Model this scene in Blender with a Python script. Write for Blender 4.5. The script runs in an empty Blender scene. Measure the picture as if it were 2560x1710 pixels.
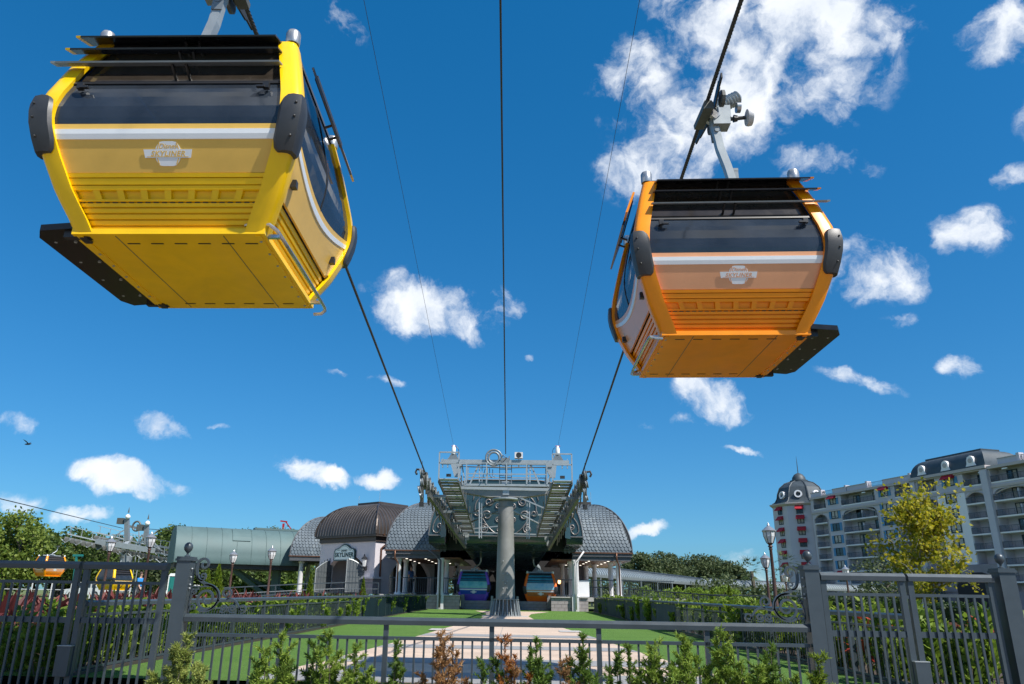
import bpy, math, random
import numpy as np
from mathutils import Matrix, Vector, Euler
random.seed(7)
np.random.seed(7)
R = math.radians
SC = bpy.context.scene
COL = SC.collection

# ---------------------------------------------------------------- camera
K = 2560 / 2347.0
CF, CPX, CPY = 1865 / K, 1215 / K, 855 / K
PIT, ROL, YAW = R(18.83), R(.92), R(2.4)
EYE = Vector((0, 0, 1.0))
_rt = Vector((math.cos(YAW), math.sin(YAW), 0))
_fh = Vector((-math.sin(YAW), math.cos(YAW), 0))
FW = _fh * math.cos(PIT) + Vector((0, 0, 1)) * math.sin(PIT)
_up = Vector((0, 0, 1)) * math.cos(PIT) - _fh * math.sin(PIT)
RT = _rt * math.cos(ROL) + _up * math.sin(ROL)
UP = _up * math.cos(ROL) - _rt * math.sin(ROL)
cam_d = bpy.data.cameras.new('camera')
cam = bpy.data.objects.new('camera', cam_d)
COL.objects.link(cam)
cam.matrix_world = Matrix(((RT.x, UP.x, -FW.x, EYE.x), (RT.y, UP.y, -FW.y, EYE.y), (RT.z, UP.z, -FW.z, EYE.z), (0, 0, 0, 1)))
cam_d.sensor_width = 36
cam_d.lens = 36 * 1865 / 2560
cam_d.shift_x = (1280 - 1215) / 2560
cam_d.clip_start = .05
cam_d.clip_end = 4000
SC.camera = cam


def ray(x, y):
    return FW + RT * ((x - CPX) / CF) + UP * ((CPY - y) / CF)


def at(x, y, X=None, Y=None, Z=None):
    """survey: the point of the sight line at a known distance or height"""
    d = ray(x, y)
    t = Y / d.y if Y is not None else ((Z - 1) / d.z if Z is not None else X / d.x)
    return EYE + d * t


# ---------------------------------------------------------------- sky, sun, exposure
SUN_AZ, SUN_EL = R(52), R(50)          # azimuth to the right of straight behind the camera
sun_dir = Vector((math.sin(SUN_AZ) * math.cos(SUN_EL), -math.cos(SUN_AZ) * math.cos(SUN_EL), math.sin(SUN_EL)))
W = bpy.data.worlds.new('World')
SC.world = W
W.use_nodes = True
nt = W.node_tree
nt.nodes.clear()


def nd(t, ty, **kw):
    n = t.nodes.new(ty)
    for k, v in kw.items():
        setattr(n, k, v)
    return n


out = nd(nt, 'ShaderNodeOutputWorld')
bg = nd(nt, 'ShaderNodeBackground')
bg.inputs['Strength'].default_value = .0755
sky = nd(nt, 'ShaderNodeTexSky', sky_type='NISHITA')
sky.sun_disc = False
sky.sun_elevation = SUN_EL
sky.sun_rotation = math.atan2(sun_dir.x, sun_dir.y)
sky.air_density = 1.0
sky.dust_density = .3
sky.ozone_density = 2.2
hs = nd(nt, 'ShaderNodeHueSaturation')
hs.inputs['Saturation'].default_value = 1.42
hs.inputs['Hue'].default_value = .487
hs.inputs['Value'].default_value = 1.0
nt.links.new(sky.outputs[0], hs.inputs['Color'])
tc = nd(nt, 'ShaderNodeTexCoord')


def M2(op, a, b=None, c=None, t=None, clamp=False):
    n = nd(t or nt, 'ShaderNodeMath', operation=op, use_clamp=clamp)
    for i, v in enumerate((a, b, c)):
        if v is None:
            continue
        if isinstance(v, (int, float)):
            n.inputs[i].default_value = v
        else:
            (t or nt).links.new(v, n.inputs[i])
    return n.outputs[0]


warp = nd(nt, 'ShaderNodeTexNoise')
warp.inputs['Scale'].default_value = 9
warp.inputs['Detail'].default_value = 6
warp.inputs['Roughness'].default_value = .6
nt.links.new(tc.outputs['Generated'], warp.inputs['Vector'])
wsub = nd(nt, 'ShaderNodeVectorMath', operation='SUBTRACT')
nt.links.new(warp.outputs['Color'], wsub.inputs[0])
wsub.inputs[1].default_value = (.5, .5, .5)
wsc = nd(nt, 'ShaderNodeVectorMath', operation='SCALE')
nt.links.new(wsub.outputs[0], wsc.inputs[0])
wsc.inputs['Scale'].default_value = .0755
wadd = nd(nt, 'ShaderNodeVectorMath', operation='ADD')
nt.links.new(tc.outputs['Generated'], wadd.inputs[0])
nt.links.new(wsc.outputs[0], wadd.inputs[1])
WD = wadd.outputs[0]
# (x, y, half width, half height, tilt in degrees, density) of every cloud bank, turned into directions on the sky dome
CLOUDS = [(1760, 90, 255, 175, 10, 1.02), (1640, 290, 255, 108, -28, .98), (1480, 385, 120, 45, 0, .9), (1910, 60, 170, 90, 10, 1.1), (1850, 200, 150, 80, 20, .9),
          (1890, 375, 110, 36, 5, .85), (1440, 190, 80, 110, 20, .55), (2290, 85, 95, 60, -35, .95), (2225, 100, 40, 50, 0, .7), (2335, 400, 62, 38, -20, 1.0), (2010, 620, 112, 66, 0, 1.0),
          (2215, 540, 78, 55, -20, .85), (1640, 915, 95, 46, 25, .9), (1965, 885, 85, 22, 15, .8), (2205, 835, 40, 32, 0, .85), (2070, 737, 55, 15, -5, .55),
          (985, 715, 150, 60, 8, .95), (1160, 690, 50, 36, -25, .7), (770, 70, 66, 46, 25, .55), (300, 1098, 112, 42, 7, 1.5), (372, 980, 62, 28, 15, .95), (35, 967, 56, 20, 10, .6),
          (200, 1180, 76, 20, 6, 1.0), (715, 1090, 84, 30, 14, 1.3), (876, 1102, 58, 22, 0, 1.2), (872, 870, 46, 14, 10, .7), (767, 856, 28, 13, 8, .85), (1500, 1214, 52, 15, 0, 1.0),
          (1710, 1021, 52, 10, 3, .85), (1710, 1285, 130, 30, 0, .55), (500, 976, 32, 10, 12, .6), (30, 1130, 70, 22, 5, .4), (1490, 982, 40, 12, 5, .5), (1212, 823, 17, 9, 0, .7),
          (1590, 960, 60, 16, 0, .45), (2480, 240, 120, 80, 0, .9), (-140, 500, 130, 60, 10, .9)]
_r = random.Random(3)
for _ in range(26):                         # unseen fair weather clouds added round the sky to whiten and brighten the fill
    _az, _el = _r.uniform(0, 2 * math.pi), R(_r.uniform(6, 70))
    _d = Vector((math.sin(_az) * math.cos(_el), math.cos(_az) * math.cos(_el), math.sin(_el)))
    _k = _d.dot(FW)
    if _k > .55:
        continue
    CLOUDS.append((_d, _r.uniform(.12, .3), _r.uniform(.05, .14), _r.uniform(-20, 20), _r.uniform(.9, 1.3)))
acc = None
for cl in CLOUDS:
    tl, st = cl[-2:]
    if len(cl) == 6:
        cx, cy, rx, ry = cl[:4]
        c0 = ray(cx, cy).normalized()
        e1 = (ray(cx + 10, cy).normalized() - c0).normalized()
        e2 = (ray(cx, cy - 10).normalized() - c0)
        sx_, sy_ = rx * (ray(cx + 1, cy).normalized() - c0).length, ry * (ray(cx, cy + 1).normalized() - c0).length
    else:
        c0, sx_, sy_ = cl[:3]
        e1 = c0.cross(Vector((0, 0, 1))).normalized()
        e2 = e1.cross(c0)
    e2 = (e2 - e2.dot(e1) * e1).normalized()
    t_ = R(-tl)
    a1 = e1 * math.cos(t_) + e2 * math.sin(t_)
    a2 = e2 * math.cos(t_) - e1 * math.sin(t_)
    k1 = a1 / sx_
    k2 = a2 / sy_
    d1 = nd(nt, 'ShaderNodeVectorMath', operation='DOT_PRODUCT')
    d2 = nd(nt, 'ShaderNodeVectorMath', operation='DOT_PRODUCT')
    for d_, k_, a_ in ((d1, k1, a1), (d2, k2, a2)):
        nt.links.new(WD, d_.inputs[0])
        d_.inputs[1].default_value = k_
    u1 = M2('ADD', d1.outputs['Value'], -k1.dot(c0))
    u2 = M2('ADD', d2.outputs['Value'], -k2.dot(c0))
    s2 = M2('MULTIPLY_ADD', u2, u2, M2('MULTIPLY', u1, u1))
    v = M2('MULTIPLY_ADD', s2, -st * .62, st)
    acc = v if acc is None else M2('MAXIMUM', acc, v)
fine = nd(nt, 'ShaderNodeTexNoise')
fine.inputs['Scale'].default_value = 17
fine.inputs['Detail'].default_value = 12
fine.inputs['Roughness'].default_value = .6
fine.inputs['Distortion'].default_value = .15
nt.links.new(WD, fine.inputs['Vector'])
dens = M2('ADD', M2('MULTIPLY', M2('MAXIMUM', acc, -1.0), 1.0), M2('MULTIPLY_ADD', fine.outputs['Fac'], 3.5, -1.88))
mr = nd(nt, 'ShaderNodeMapRange', interpolation_type='SMOOTHSTEP')
mr.inputs['From Min'].default_value = .05
mr.inputs['From Max'].default_value = 1.2
nt.links.new(dens, mr.inputs['Value'])
gate = M2('MULTIPLY', mr.outputs[0], M2('MULTIPLY_ADD', acc, 2.2, .25, clamp=True), clamp=True)
cloudcol = nd(nt, 'ShaderNodeMix', data_type='RGBA')
cloudcol.inputs[6].default_value = (7.4, 7.9, 8.6, 1)
cloudcol.inputs[7].default_value = (9.3, 9.5, 9.7, 1)
soft = nd(nt, 'ShaderNodeTexNoise')
soft.inputs['Scale'].default_value = 14
soft.inputs['Detail'].default_value = 5
nt.links.new(WD, soft.inputs['Vector'])
nt.links.new(M2('MULTIPLY_ADD', soft.outputs['Fac'], 2.4, -.7, clamp=True), cloudcol.inputs[0])
mx = nd(nt, 'ShaderNodeMix', data_type='RGBA')
nt.links.new(M2('MULTIPLY', gate, .97), mx.inputs[0])
tint = nd(nt, 'ShaderNodeMix', data_type='RGBA', blend_type='MULTIPLY')
tint.inputs[0].default_value = 1
tint.inputs[7].default_value = (.56, .93, 1.2, 1)
nt.links.new(hs.outputs[0], tint.inputs[6])
gam = nd(nt, 'ShaderNodeGamma')
gam.inputs['Gamma'].default_value = .68
nt.links.new(tint.outputs[2], gam.inputs['Color'])
gain = nd(nt, 'ShaderNodeMix', data_type='RGBA', blend_type='MULTIPLY')
gain.inputs[0].default_value = 1
gain.inputs[7].default_value = (.82, 1.23, 1.57, 1)
nt.links.new(gam.outputs[0], gain.inputs[6])
nt.links.new(gain.outputs[2], mx.inputs[6])
nt.links.new(cloudcol.outputs[2], mx.inputs[7])
nt.links.new(mx.outputs[2], bg.inputs['Color'])
nt.links.new(bg.outputs[0], out.inputs[0])

sd = bpy.data.lights.new('sun', 'SUN')
sd.energy = 4.2
sd.angle = R(.53)
sd.color = (1, .955, .88)
so = bpy.data.objects.new('sun', sd)
COL.objects.link(so)
so.rotation_euler = sun_dir.to_track_quat('Z', 'Y').to_euler()
so.location = (20, -20, 40)

SC.view_settings.view_transform = 'Standard'
SC.view_settings.look = 'None'
SC.view_settings.gamma = 1
SC.view_settings.use_curve_mapping = False
SC.view_settings.exposure = .68
SC.render.engine = 'CYCLES'
SC.cycles.use_denoising = True
SC.cycles.max_bounces = 6
SC.cycles.diffuse_bounces = 3
SC.cycles.glossy_bounces = 3
SC.cycles.transmission_bounces = 4
SC.cycles.transparent_max_bounces = 8
SC.cycles.sample_clamp_indirect = 4
SC.cycles.caustics_reflective = False
SC.cycles.caustics_refractive = False


# ---------------------------------------------------------------- helpers
def mat(name, col, rough=.6, metal=0, coat=0, var=.12, scale=6, bump=0, bscale=60, spec=.5, col2=None, island=0, trans=0, emit=0):
    m = bpy.data.materials.new(name)
    m.use_nodes = True
    t = m.node_tree
    b = t.nodes['Principled BSDF']
    b.inputs['Roughness'].default_value = rough
    b.inputs['Metallic'].default_value = metal
    b.inputs['Coat Weight'].default_value = coat
    b.inputs['Coat Roughness'].default_value = .08
    b.inputs['Specular IOR Level'].default_value = spec
    if emit:
        b.inputs['Emission Color'].default_value = (*col, 1)
        b.inputs['Emission Strength'].default_value = emit
    co = nd(t, 'ShaderNodeTexCoord')
    n = nd(t, 'ShaderNodeTexNoise')
    n.inputs['Scale'].default_value = scale
    n.inputs['Detail'].default_value = 6
    n.inputs['Roughness'].default_value = .65
    t.links.new(co.outputs['Object'], n.inputs['Vector'])
    mixn = nd(t, 'ShaderNodeMix', data_type='RGBA')
    c2 = col2 or tuple(min(1, c * (1 + var)) for c in col)
    c1 = col if col2 else tuple(c * (1 - var) for c in col)
    mixn.inputs[6].default_value = (*c1, 1)
    mixn.inputs[7].default_value = (*c2, 1)
    fac = M2('MULTIPLY_ADD', n.outputs['Fac'], 2.2, -.6, t=t, clamp=True)
    if island:
        g = nd(t, 'ShaderNodeNewGeometry')
        fac = M2('ADD', M2('MULTIPLY', g.outputs['Random Per Island'], island, t=t), M2('MULTIPLY', fac, 1 - island, t=t), t=t, clamp=True)
    t.links.new(fac, mixn.inputs[0])
    t.links.new(mixn.outputs[2], b.inputs['Base Color'])
    if not emit and not island:
        t.links.new(M2('MULTIPLY_ADD', n.outputs['Fac'], .16, rough - .08, t=t, clamp=True), b.inputs['Roughness'])
    if bump:
        n2 = nd(t, 'ShaderNodeTexNoise')
        n2.inputs['Scale'].default_value = bscale
        n2.inputs['Detail'].default_value = 4
        t.links.new(co.outputs['Object'], n2.inputs['Vector'])
        bp = nd(t, 'ShaderNodeBump')
        bp.inputs['Strength'].default_value = bump
        bp.inputs['Distance'].default_value = .02
        t.links.new(n2.outputs['Fac'], bp.inputs['Height'])
        t.links.new(bp.outputs[0], b.inputs['Normal'])
    if trans:
        tr = nd(t, 'ShaderNodeBsdfTranslucent')
        t.links.new(mixn.outputs[2], tr.inputs['Color'])
        ms = nd(t, 'ShaderNodeMixShader')
        ms.inputs[0].default_value = trans
        t.links.new(b.outputs[0], ms.inputs[1])
        t.links.new(tr.outputs[0], ms.inputs[2])
        t.links.new(ms.outputs[0], t.nodes['Material Output'].inputs['Surface'])
    return m


MW = {}


def tag(o, label=None, cat=None, group=None, kind=None):
    if label:
        o['label'] = label
    if cat:
        o['category'] = cat
    if group:
        o['group'] = group
    if kind:
        o['kind'] = kind
    return o


def thing(name, label, cat, loc=(0, 0, 0), rot=(0, 0, 0), group=None, scale=1):
    o = bpy.data.objects.new(name, None)
    o.empty_display_size = .3
    COL.objects.link(o)
    if isinstance(rot, (int, float)):
        rot = (0, 0, rot)
    o.location, o.rotation_euler, o.scale = loc, rot, (scale,) * 3
    MW[o.name] = Matrix.LocRotScale(Vector(loc), Euler(rot), Vector((scale,) * 3))
    return tag(o, label, cat, group)


class MB:
    def __init__(s):
        s.v, s.f = [], []

    def add(s, vs, fs):
        n = len(s.v)
        s.v.extend([Vector(q) for q in vs])
        s.f.extend([tuple(i + n for i in f) for f in fs])
        return s

    def box(s, c, d, M=None):
        x, y, z = d[0] / 2, d[1] / 2, d[2] / 2
        vs = [Vector((a * x, b * y, e * z)) for e in (-1, 1) for b in (-1, 1) for a in (-1, 1)]
        c = Vector(c)
        vs = [(M @ q if M else q) + c for q in vs]
        return s.add(vs, [(0, 2, 3, 1), (4, 5, 7, 6), (0, 1, 5, 4), (2, 6, 7, 3), (0, 4, 6, 2), (1, 3, 7, 5)])

    def bar(s, p, q, w, h, up=(0, 0, 1)):
        p, q = Vector(p), Vector(q)
        d = (q - p).normalized()
        u = Vector(up)
        a = d.cross(u)
        if a.length < 1e-4:
            a = d.cross(Vector((1, 0, 0)))
        a.normalize()
        u = a.cross(d).normalized()
        vs = [e + a * (i * w / 2) + u * (j * h / 2) for e in (p, q) for (i, j) in ((-1, -1), (1, -1), (1, 1), (-1, 1))]
        return s.add(vs, [(3, 2, 1, 0), (4, 5, 6, 7), (0, 1, 5, 4), (1, 2, 6, 5), (2, 3, 7, 6), (3, 0, 4, 7)])

    def sweep(s, pts, sec, up=(0, 0, 1), cap=True):
        """section (list of (a,b)) swept along pts; a runs sideways, b along up"""
        pts = [Vector(p) for p in pts]
        n = len(sec)
        vs = []
        for i, p in enumerate(pts):
            d = (pts[min(i + 1, len(pts) - 1)] - pts[max(i - 1, 0)]).normalized()
            a = d.cross(Vector(up)).normalized()
            u = a.cross(d).normalized()
            vs += [p + a * x + u * y for x, y in sec]
        fs = [(i * n + j, i * n + (j + 1) % n, (i + 1) * n + (j + 1) % n, (i + 1) * n + j) for i in range(len(pts) - 1) for j in range(n)]
        if cap:
            fs += [tuple(range(n))[::-1], tuple(range((len(pts) - 1) * n, len(pts) * n))]
        return s.add(vs, fs)

    def tube(s, pts, r, n=8, closed=False, flat=None):
        pts = [Vector(p) for p in pts]
        m = len(pts)
        rs = r if isinstance(r, (list, tuple)) else [r] * m
        ref = None
        vs = []
        for i, p in enumerate(pts):
            if closed:
                d = pts[(i + 1) % m] - pts[i - 1]
            else:
                d = pts[min(i + 1, m - 1)] - pts[max(i - 1, 0)]
            d.normalize()
            if ref is None:
                ref = Vector((0, 0, 1)) if abs(d.z) < .9 else Vector((1, 0, 0))
            a = d.cross(ref).normalized()
            b = a.cross(d).normalized()
            ref = b
            for k in range(n):
                t = 2 * math.pi * k / n
                vs.append(p + a * (rs[i] * math.cos(t)) + b * (rs[i] * math.sin(t)))
        fs = []
        for i in range(m if closed else m - 1):
            j = (i + 1) % m
            fs += [(i * n + k, i * n + (k + 1) % n, j * n + (k + 1) % n, j * n + k) for k in range(n)]
        if not closed:
            fs += [tuple(range(n))[::-1], tuple(range((m - 1) * n, m * n))]
        return s.add(vs, fs)

    def lathe(s, prof, c=(0, 0, 0), n=16, M=None, cap=True):
        c = Vector(c)
        vs = []
        for (r, z) in prof:
            for k in range(n):
                t = 2 * math.pi * k / n
                q = Vector((r * math.cos(t), r * math.sin(t), z))
                vs.append((M @ q if M else q) + c)
        m = len(prof)
        fs = [(i * n + k, i * n + (k + 1) % n, (i + 1) * n + (k + 1) % n, (i + 1) * n + k) for i in range(m - 1) for k in range(n)]
        if cap:
            fs += [tuple(range(n))[::-1], tuple(range((m - 1) * n, m * n))]
        return s.add(vs, fs)

    def prism(s, poly, o, ex, ey, dep):
        """polygon in the plane o+ex*a+ey*b pushed by the vector dep"""
        o, ex, ey, dep = Vector(o), Vector(ex), Vector(ey), Vector(dep)
        n = len(poly)
        a = [o + ex * x + ey * y for x, y in poly]
        return s.add(a + [q + dep for q in a], [tuple(range(n))[::-1], tuple(range(n, 2 * n))] + [(i, (i + 1) % n, n + (i + 1) % n, n + i) for i in range(n)])

    def grid(s, fn, nu, nv):
        vs = [fn(i / nu, j / nv) for j in range(nv + 1) for i in range(nu + 1)]
        w = nu + 1
        return s.add(vs, [(j * w + i, j * w + i + 1, (j + 1) * w + i + 1, (j + 1) * w + i) for j in range(nv) for i in range(nu)])

    def slab(s, fn, nu, nv, th):
        """fn(u,v)->(point, normal): a curved sheet of thickness th with closed edges"""
        w, h = nu + 1, nv + 1
        A = [fn(i / nu, j / nv) for j in range(h) for i in range(w)]
        vs = [Vector(p) for p, q in A] + [Vector(p) - Vector(q) * th for p, q in A]
        N = w * h
        fs = []
        for j in range(nv):
            for i in range(nu):
                a = (j * w + i, j * w + i + 1, (j + 1) * w + i + 1, (j + 1) * w + i)
                fs += [a, tuple(x + N for x in a[::-1])]
        rim = [i for i in range(w)] + [j * w + nu for j in range(1, h)] + [nv * w + i for i in range(nu - 1, -1, -1)] + [j * w for j in range(nv - 1, 0, -1)]
        for a, b in zip(rim, rim[1:] + rim[:1]):
            fs.append((b, a, a + N, b + N))
        return s.add(vs, fs)

    def mesh(s, name, m, smooth=False):
        me = bpy.data.meshes.new(name)
        me.from_pydata([tuple(q) for q in s.v], [], s.f)
        if m:
            me.materials.append(m)
        if smooth:
            me.polygons.foreach_set('use_smooth', [True] * len(me.polygons))
            if smooth != 'all':
                me.set_sharp_from_angle(angle=R(smooth if not isinstance(smooth, bool) else 40))
        me.update()
        return me

    def build(s, name, m, parent=None, smooth=False, world=True, kind=None, label=None, fix=True):
        if parent is not None and world:
            inv = MW[parent.name].inverted()
            s.v = [inv @ q for q in s.v]
        me = s.mesh(name, m, smooth)
        if fix:
            fixn(me)
        o = bpy.data.objects.new(name, me)
        COL.objects.link(o)
        if parent is not None:
            o.parent = parent
            MW[o.name] = MW[parent.name]
        if kind:
            o['kind'] = kind
        if label:
            o['label'] = label
        return o


import bmesh


def fixn(me):
    bm = bmesh.new()
    bm.from_mesh(me)
    bmesh.ops.recalc_face_normals(bm, faces=bm.faces)
    bm.to_mesh(me)
    bm.free()


def inst(name, me, parent, M):
    """one more object of a shared mesh, placed by the world matrix M"""
    o = bpy.data.objects.new(name, me)
    COL.objects.link(o)
    if parent is not None:
        o.parent = parent
        MW[o.name] = M
        M = MW[parent.name].inverted() @ M
    o.matrix_local = M
    return o


def T(x, y, z):
    return Matrix.Translation((x, y, z))


def basis(o, ex, ey, ez):
    return Matrix(((ex[0], ey[0], ez[0], o[0]), (ex[1], ey[1], ez[1], o[1]), (ex[2], ey[2], ez[2], o[2]), (0, 0, 0, 1)))


def lerp(a, b, t):
    return a + (b - a) * t


def spiral(c, r0, turns, a0, ccw=1, r1=.12, n=18):
    """points of a scroll in the plane: starts at radius r0, angle a0, winds in to r1*r0"""
    pts = []
    for i in range(n + 1):
        t = i / n
        rr = r0 * (1 - t) ** 1.0 * (1 - r1) + r0 * r1
        a = a0 + ccw * 2 * math.pi * turns * t
        pts.append((c[0] + rr * math.cos(a), c[1] + rr * math.sin(a)))
    return pts


def bez(p0, p1, p2, p3, n=10):
    r = []
    for i in range(n + 1):
        t = i / n
        a, b, c, d = (1 - t) ** 3, 3 * t * (1 - t) ** 2, 3 * t * t * (1 - t), t ** 3
        r.append((a * p0[0] + b * p1[0] + c * p2[0] + d * p3[0], a * p0[1] + b * p1[1] + c * p2[1] + d * p3[1]))
    return r


def gz(y):
    return .005 * max(0, min(y, 47))


def text_mesh(s, size, ext, shear=0, space=1.0, bold=0):
    cu = bpy.data.curves.new('lettering', 'FONT')
    cu.body = s
    cu.size = size
    cu.extrude = ext
    cu.shear = shear
    cu.space_character = space
    cu.offset = bold
    cu.resolution_u = 3
    cu.align_x = 'CENTER'
    cu.align_y = 'CENTER'
    o = bpy.data.objects.new('lettering', cu)
    COL.objects.link(o)
    bpy.context.view_layer.update()
    me = bpy.data.meshes.new_from_object(o.evaluated_get(bpy.context.evaluated_depsgraph_get()))
    bpy.data.objects.remove(o)
    me.name = 'lettering'
    me.materials.clear()
    return me


# ---------------------------------------------------------------- materials
M = {}
M['grey_steel'] = mat('grey_steel', (.21, .235, .25), .42, .35, var=.12, scale=3)
M['light_steel'] = mat('light_steel', (.36, .39, .40), .38, .35, var=.1, scale=4)
M['dull_steel'] = mat('dull_steel', (.12, .122, .112), .5, .4, var=.25, scale=7)
M['pole_steel'] = mat('pole_steel', (.225, .225, .215), .5, .2, var=.2, scale=1.1)
M['bare_steel'] = mat('bare_steel', (.55, .55, .54), .28, .9, var=.15, scale=30)
M['dark_steel'] = mat('dark_steel', (.05, .05, .05), .45, .5, var=.2)
M['rope'] = mat('rope', (.055, .05, .045), .5, .4, var=.3, scale=40)
M['fence'] = mat('fence', (.052, .068, .081), .38, .2, var=.12, scale=5, bump=.04, bscale=200)
M['black'] = mat('black', (.018, .018, .02), .4, var=.2)
M['rubber'] = mat('rubber', (.028, .03, .034), .45, var=.15, bump=.05, bscale=120)
M['dark_panel'] = mat('dark_panel', (.02, .026, .036), .25, .2, var=.2)
M['glass'] = mat('glass', (.040, .050, .066), .07, 0, var=.35, scale=2.5, spec=.7)
_t = M['glass'].node_tree
_tr = nd(_t, 'ShaderNodeBsdfTransparent')
_tr.inputs['Color'].default_value = (.42, .5, .6, 1)
_ms = nd(_t, 'ShaderNodeMixShader')
_ms.inputs[0].default_value = .34
_t.links.new(_t.nodes['Principled BSDF'].outputs[0], _ms.inputs[1])
_t.links.new(_tr.outputs[0], _ms.inputs[2])
_t.links.new(_ms.outputs[0], _t.nodes['Material Output'].inputs['Surface'])
M['seat'] = mat('seat', (.12, .10, .08), .6, var=.2)
M['tint'] = mat('tint', (.035, .028, .022), .12, 0, var=.3, spec=.6)
M['white'] = mat('white', (.78, .79, .8), .4, var=.05)
M['stripe'] = mat('stripe', (.74, .77, .80), .3, coat=.3, var=.03)
M['column'] = mat('column', (.62, .61, .62), .55, var=.06, bump=.03)
M['stucco'] = mat('stucco', (.56, .53, .57), .85, var=.06, bump=.25, bscale=90)
M['plinth'] = mat('plinth', (.24, .22, .24), .8, var=.2, bump=.3, bscale=40)
M['hood'] = mat('hood', (.028, .058, .068), .26, .1, coat=.4, var=.12, scale=1.5)
M['scroll'] = mat('scroll', (.22, .20, .19), .35, .5, var=.15)
M['shingle'] = mat('shingle', (.13, .16, .185), .5, .05, var=.28, scale=.8, bump=.1)
M['underlay'] = mat('underlay', (.03, .038, .045), .8)
M['bronze_roof'] = mat('bronze_roof', (.078, .062, .054), .36, .45, var=.2, scale=1)
M['seam'] = mat('seam', (.13, .12, .115), .3, .5, var=.2, scale=1)
M['bronze'] = mat('bronze', (.075, .06, .055), .45, .3, var=.2)
M['copper'] = mat('copper', (.16, .075, .045), .4, .5, var=.2)
M['fascia'] = mat('fascia', (.085, .09, .1), .5, .1, var=.1)
M['wood'] = mat('wood', (.17, .075, .033), .5, var=.3, scale=3)
M['deep_shade'] = mat('deep_shade', (.022, .02, .02), .8, var=.3)  # near-black colour that stands in for the shade of deep interiors
M['block'] = mat('block', (.30, .27, .27), .9, var=.16, scale=2.5, bump=.5, bscale=50)
M['mortar'] = mat('mortar', (.2, .19, .19), .9)
M['concrete'] = mat('concrete', (.42, .40, .38), .85, var=.12, bump=.1)
M['shed_green'] = mat('shed_green', (.085, .14, .143), .62, .05, var=.14, scale=.7)
M['post_brown'] = mat('post_brown', (.085, .045, .035), .5, .2, var=.25)
M['lamp_glass'] = mat('lamp_glass', (.62, .63, .64), .15, var=.15, spec=.6)
M['lamp_metal'] = mat('lamp_metal', (.45, .45, .45), .3, .7, var=.1)
M['downlight'] = mat('downlight', (1, .93, .8), emit=1.6)
M['lamp_lit'] = mat('lamp_lit', (1, .55, .2), emit=4)


# ---------------------------------------------------------------- ground, lawn, pavement
def speckle(m, scale, amt):
    """fine light and dark grain over a material's own colour"""
    t = m.node_tree
    b = t.nodes['Principled BSDF']
    src = b.inputs['Base Color'].links[0].from_socket
    co = nd(t, 'ShaderNodeTexCoord')
    n = nd(t, 'ShaderNodeTexNoise')
    n.inputs['Scale'].default_value = scale
    n.inputs['Detail'].default_value = 3
    t.links.new(co.outputs['Object'], n.inputs['Vector'])
    f = M2('MULTIPLY_ADD', n.outputs['Fac'], amt * 5, 1 - amt * 2.5, t=t)
    v = nd(t, 'ShaderNodeVectorMath', operation='SCALE')
    t.links.new(src, v.inputs[0])
    t.links.new(f, v.inputs['Scale'])
    t.links.new(v.outputs[0], b.inputs['Base Color'])


def strip_mat(name):
    """buff pavement with grey cross bands, brushed finish and fine joints"""
    m = mat(name, (.52, .40, .31), .85, var=.13, scale=1.3, bump=.2, bscale=150)
    speckle(m, 45, .12)
    return m


M['soil'] = mat('soil', (.06, .042, .03), .95, var=.4, scale=4, bump=.8, bscale=25)
M['rough_grass'] = mat('rough_grass', (.085, .125, .03), .95, col2=(.14, .16, .05), scale=.4, bump=.8, bscale=8)
M['turf'] = mat('turf', (.088, .178, .034), .95, col2=(.12, .22, .05), scale=1.1, bump=.9, bscale=190, spec=.15)
speckle(M['turf'], 28, .16)
M['bounce_plaza'] = mat('bounce_plaza', (.24, .20, .17), .85, var=.15, scale=1.2)
M['buff'] = strip_mat('buff')
M['grey_band'] = mat('grey_band', (.25, .25, .25), .85, var=.08, scale=3, bump=.12, bscale=150)
speckle(M['grey_band'], 40, .14)
M['path'] = mat('path', (.46, .38, .31), .85, var=.08, scale=1.2, bump=.1)


def sheet(name, poly, dz, m, ny=24, kind='structure'):
    """flat outline draped on the gently rising site"""
    bm = bmesh.new()
    vs = [bm.verts.new((x, y, 0)) for x, y in poly]
    f = bm.faces.new(vs)
    ys = [y for x, y in poly]
    lo, hi = max(min(ys), 0), min(max(ys), 47)
    for yy in (0.0, 47.0):
        if min(ys) < yy < max(ys):
            bmesh.ops.bisect_plane(bm, geom=bm.verts[:] + bm.edges[:] + bm.faces[:], plane_co=(0, yy, 0), plane_no=(0, 1, 0))
    for v in bm.verts:
        v.co.z = gz(v.co.y) + dz
    bmesh.ops.recalc_face_normals(bm, faces=bm.faces)
    if sum(f.normal.z for f in bm.faces) < 0:
        bmesh.ops.reverse_faces(bm, faces=bm.faces)
    bmesh.ops.triangulate(bm, faces=bm.faces)
    me = bpy.data.meshes.new(name)
    bm.to_mesh(me)
    bm.free()
    me.materials.append(m)
    o = bpy.data.objects.new(name, me)
    COL.objects.link(o)
    o['kind'] = kind
    return o


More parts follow.
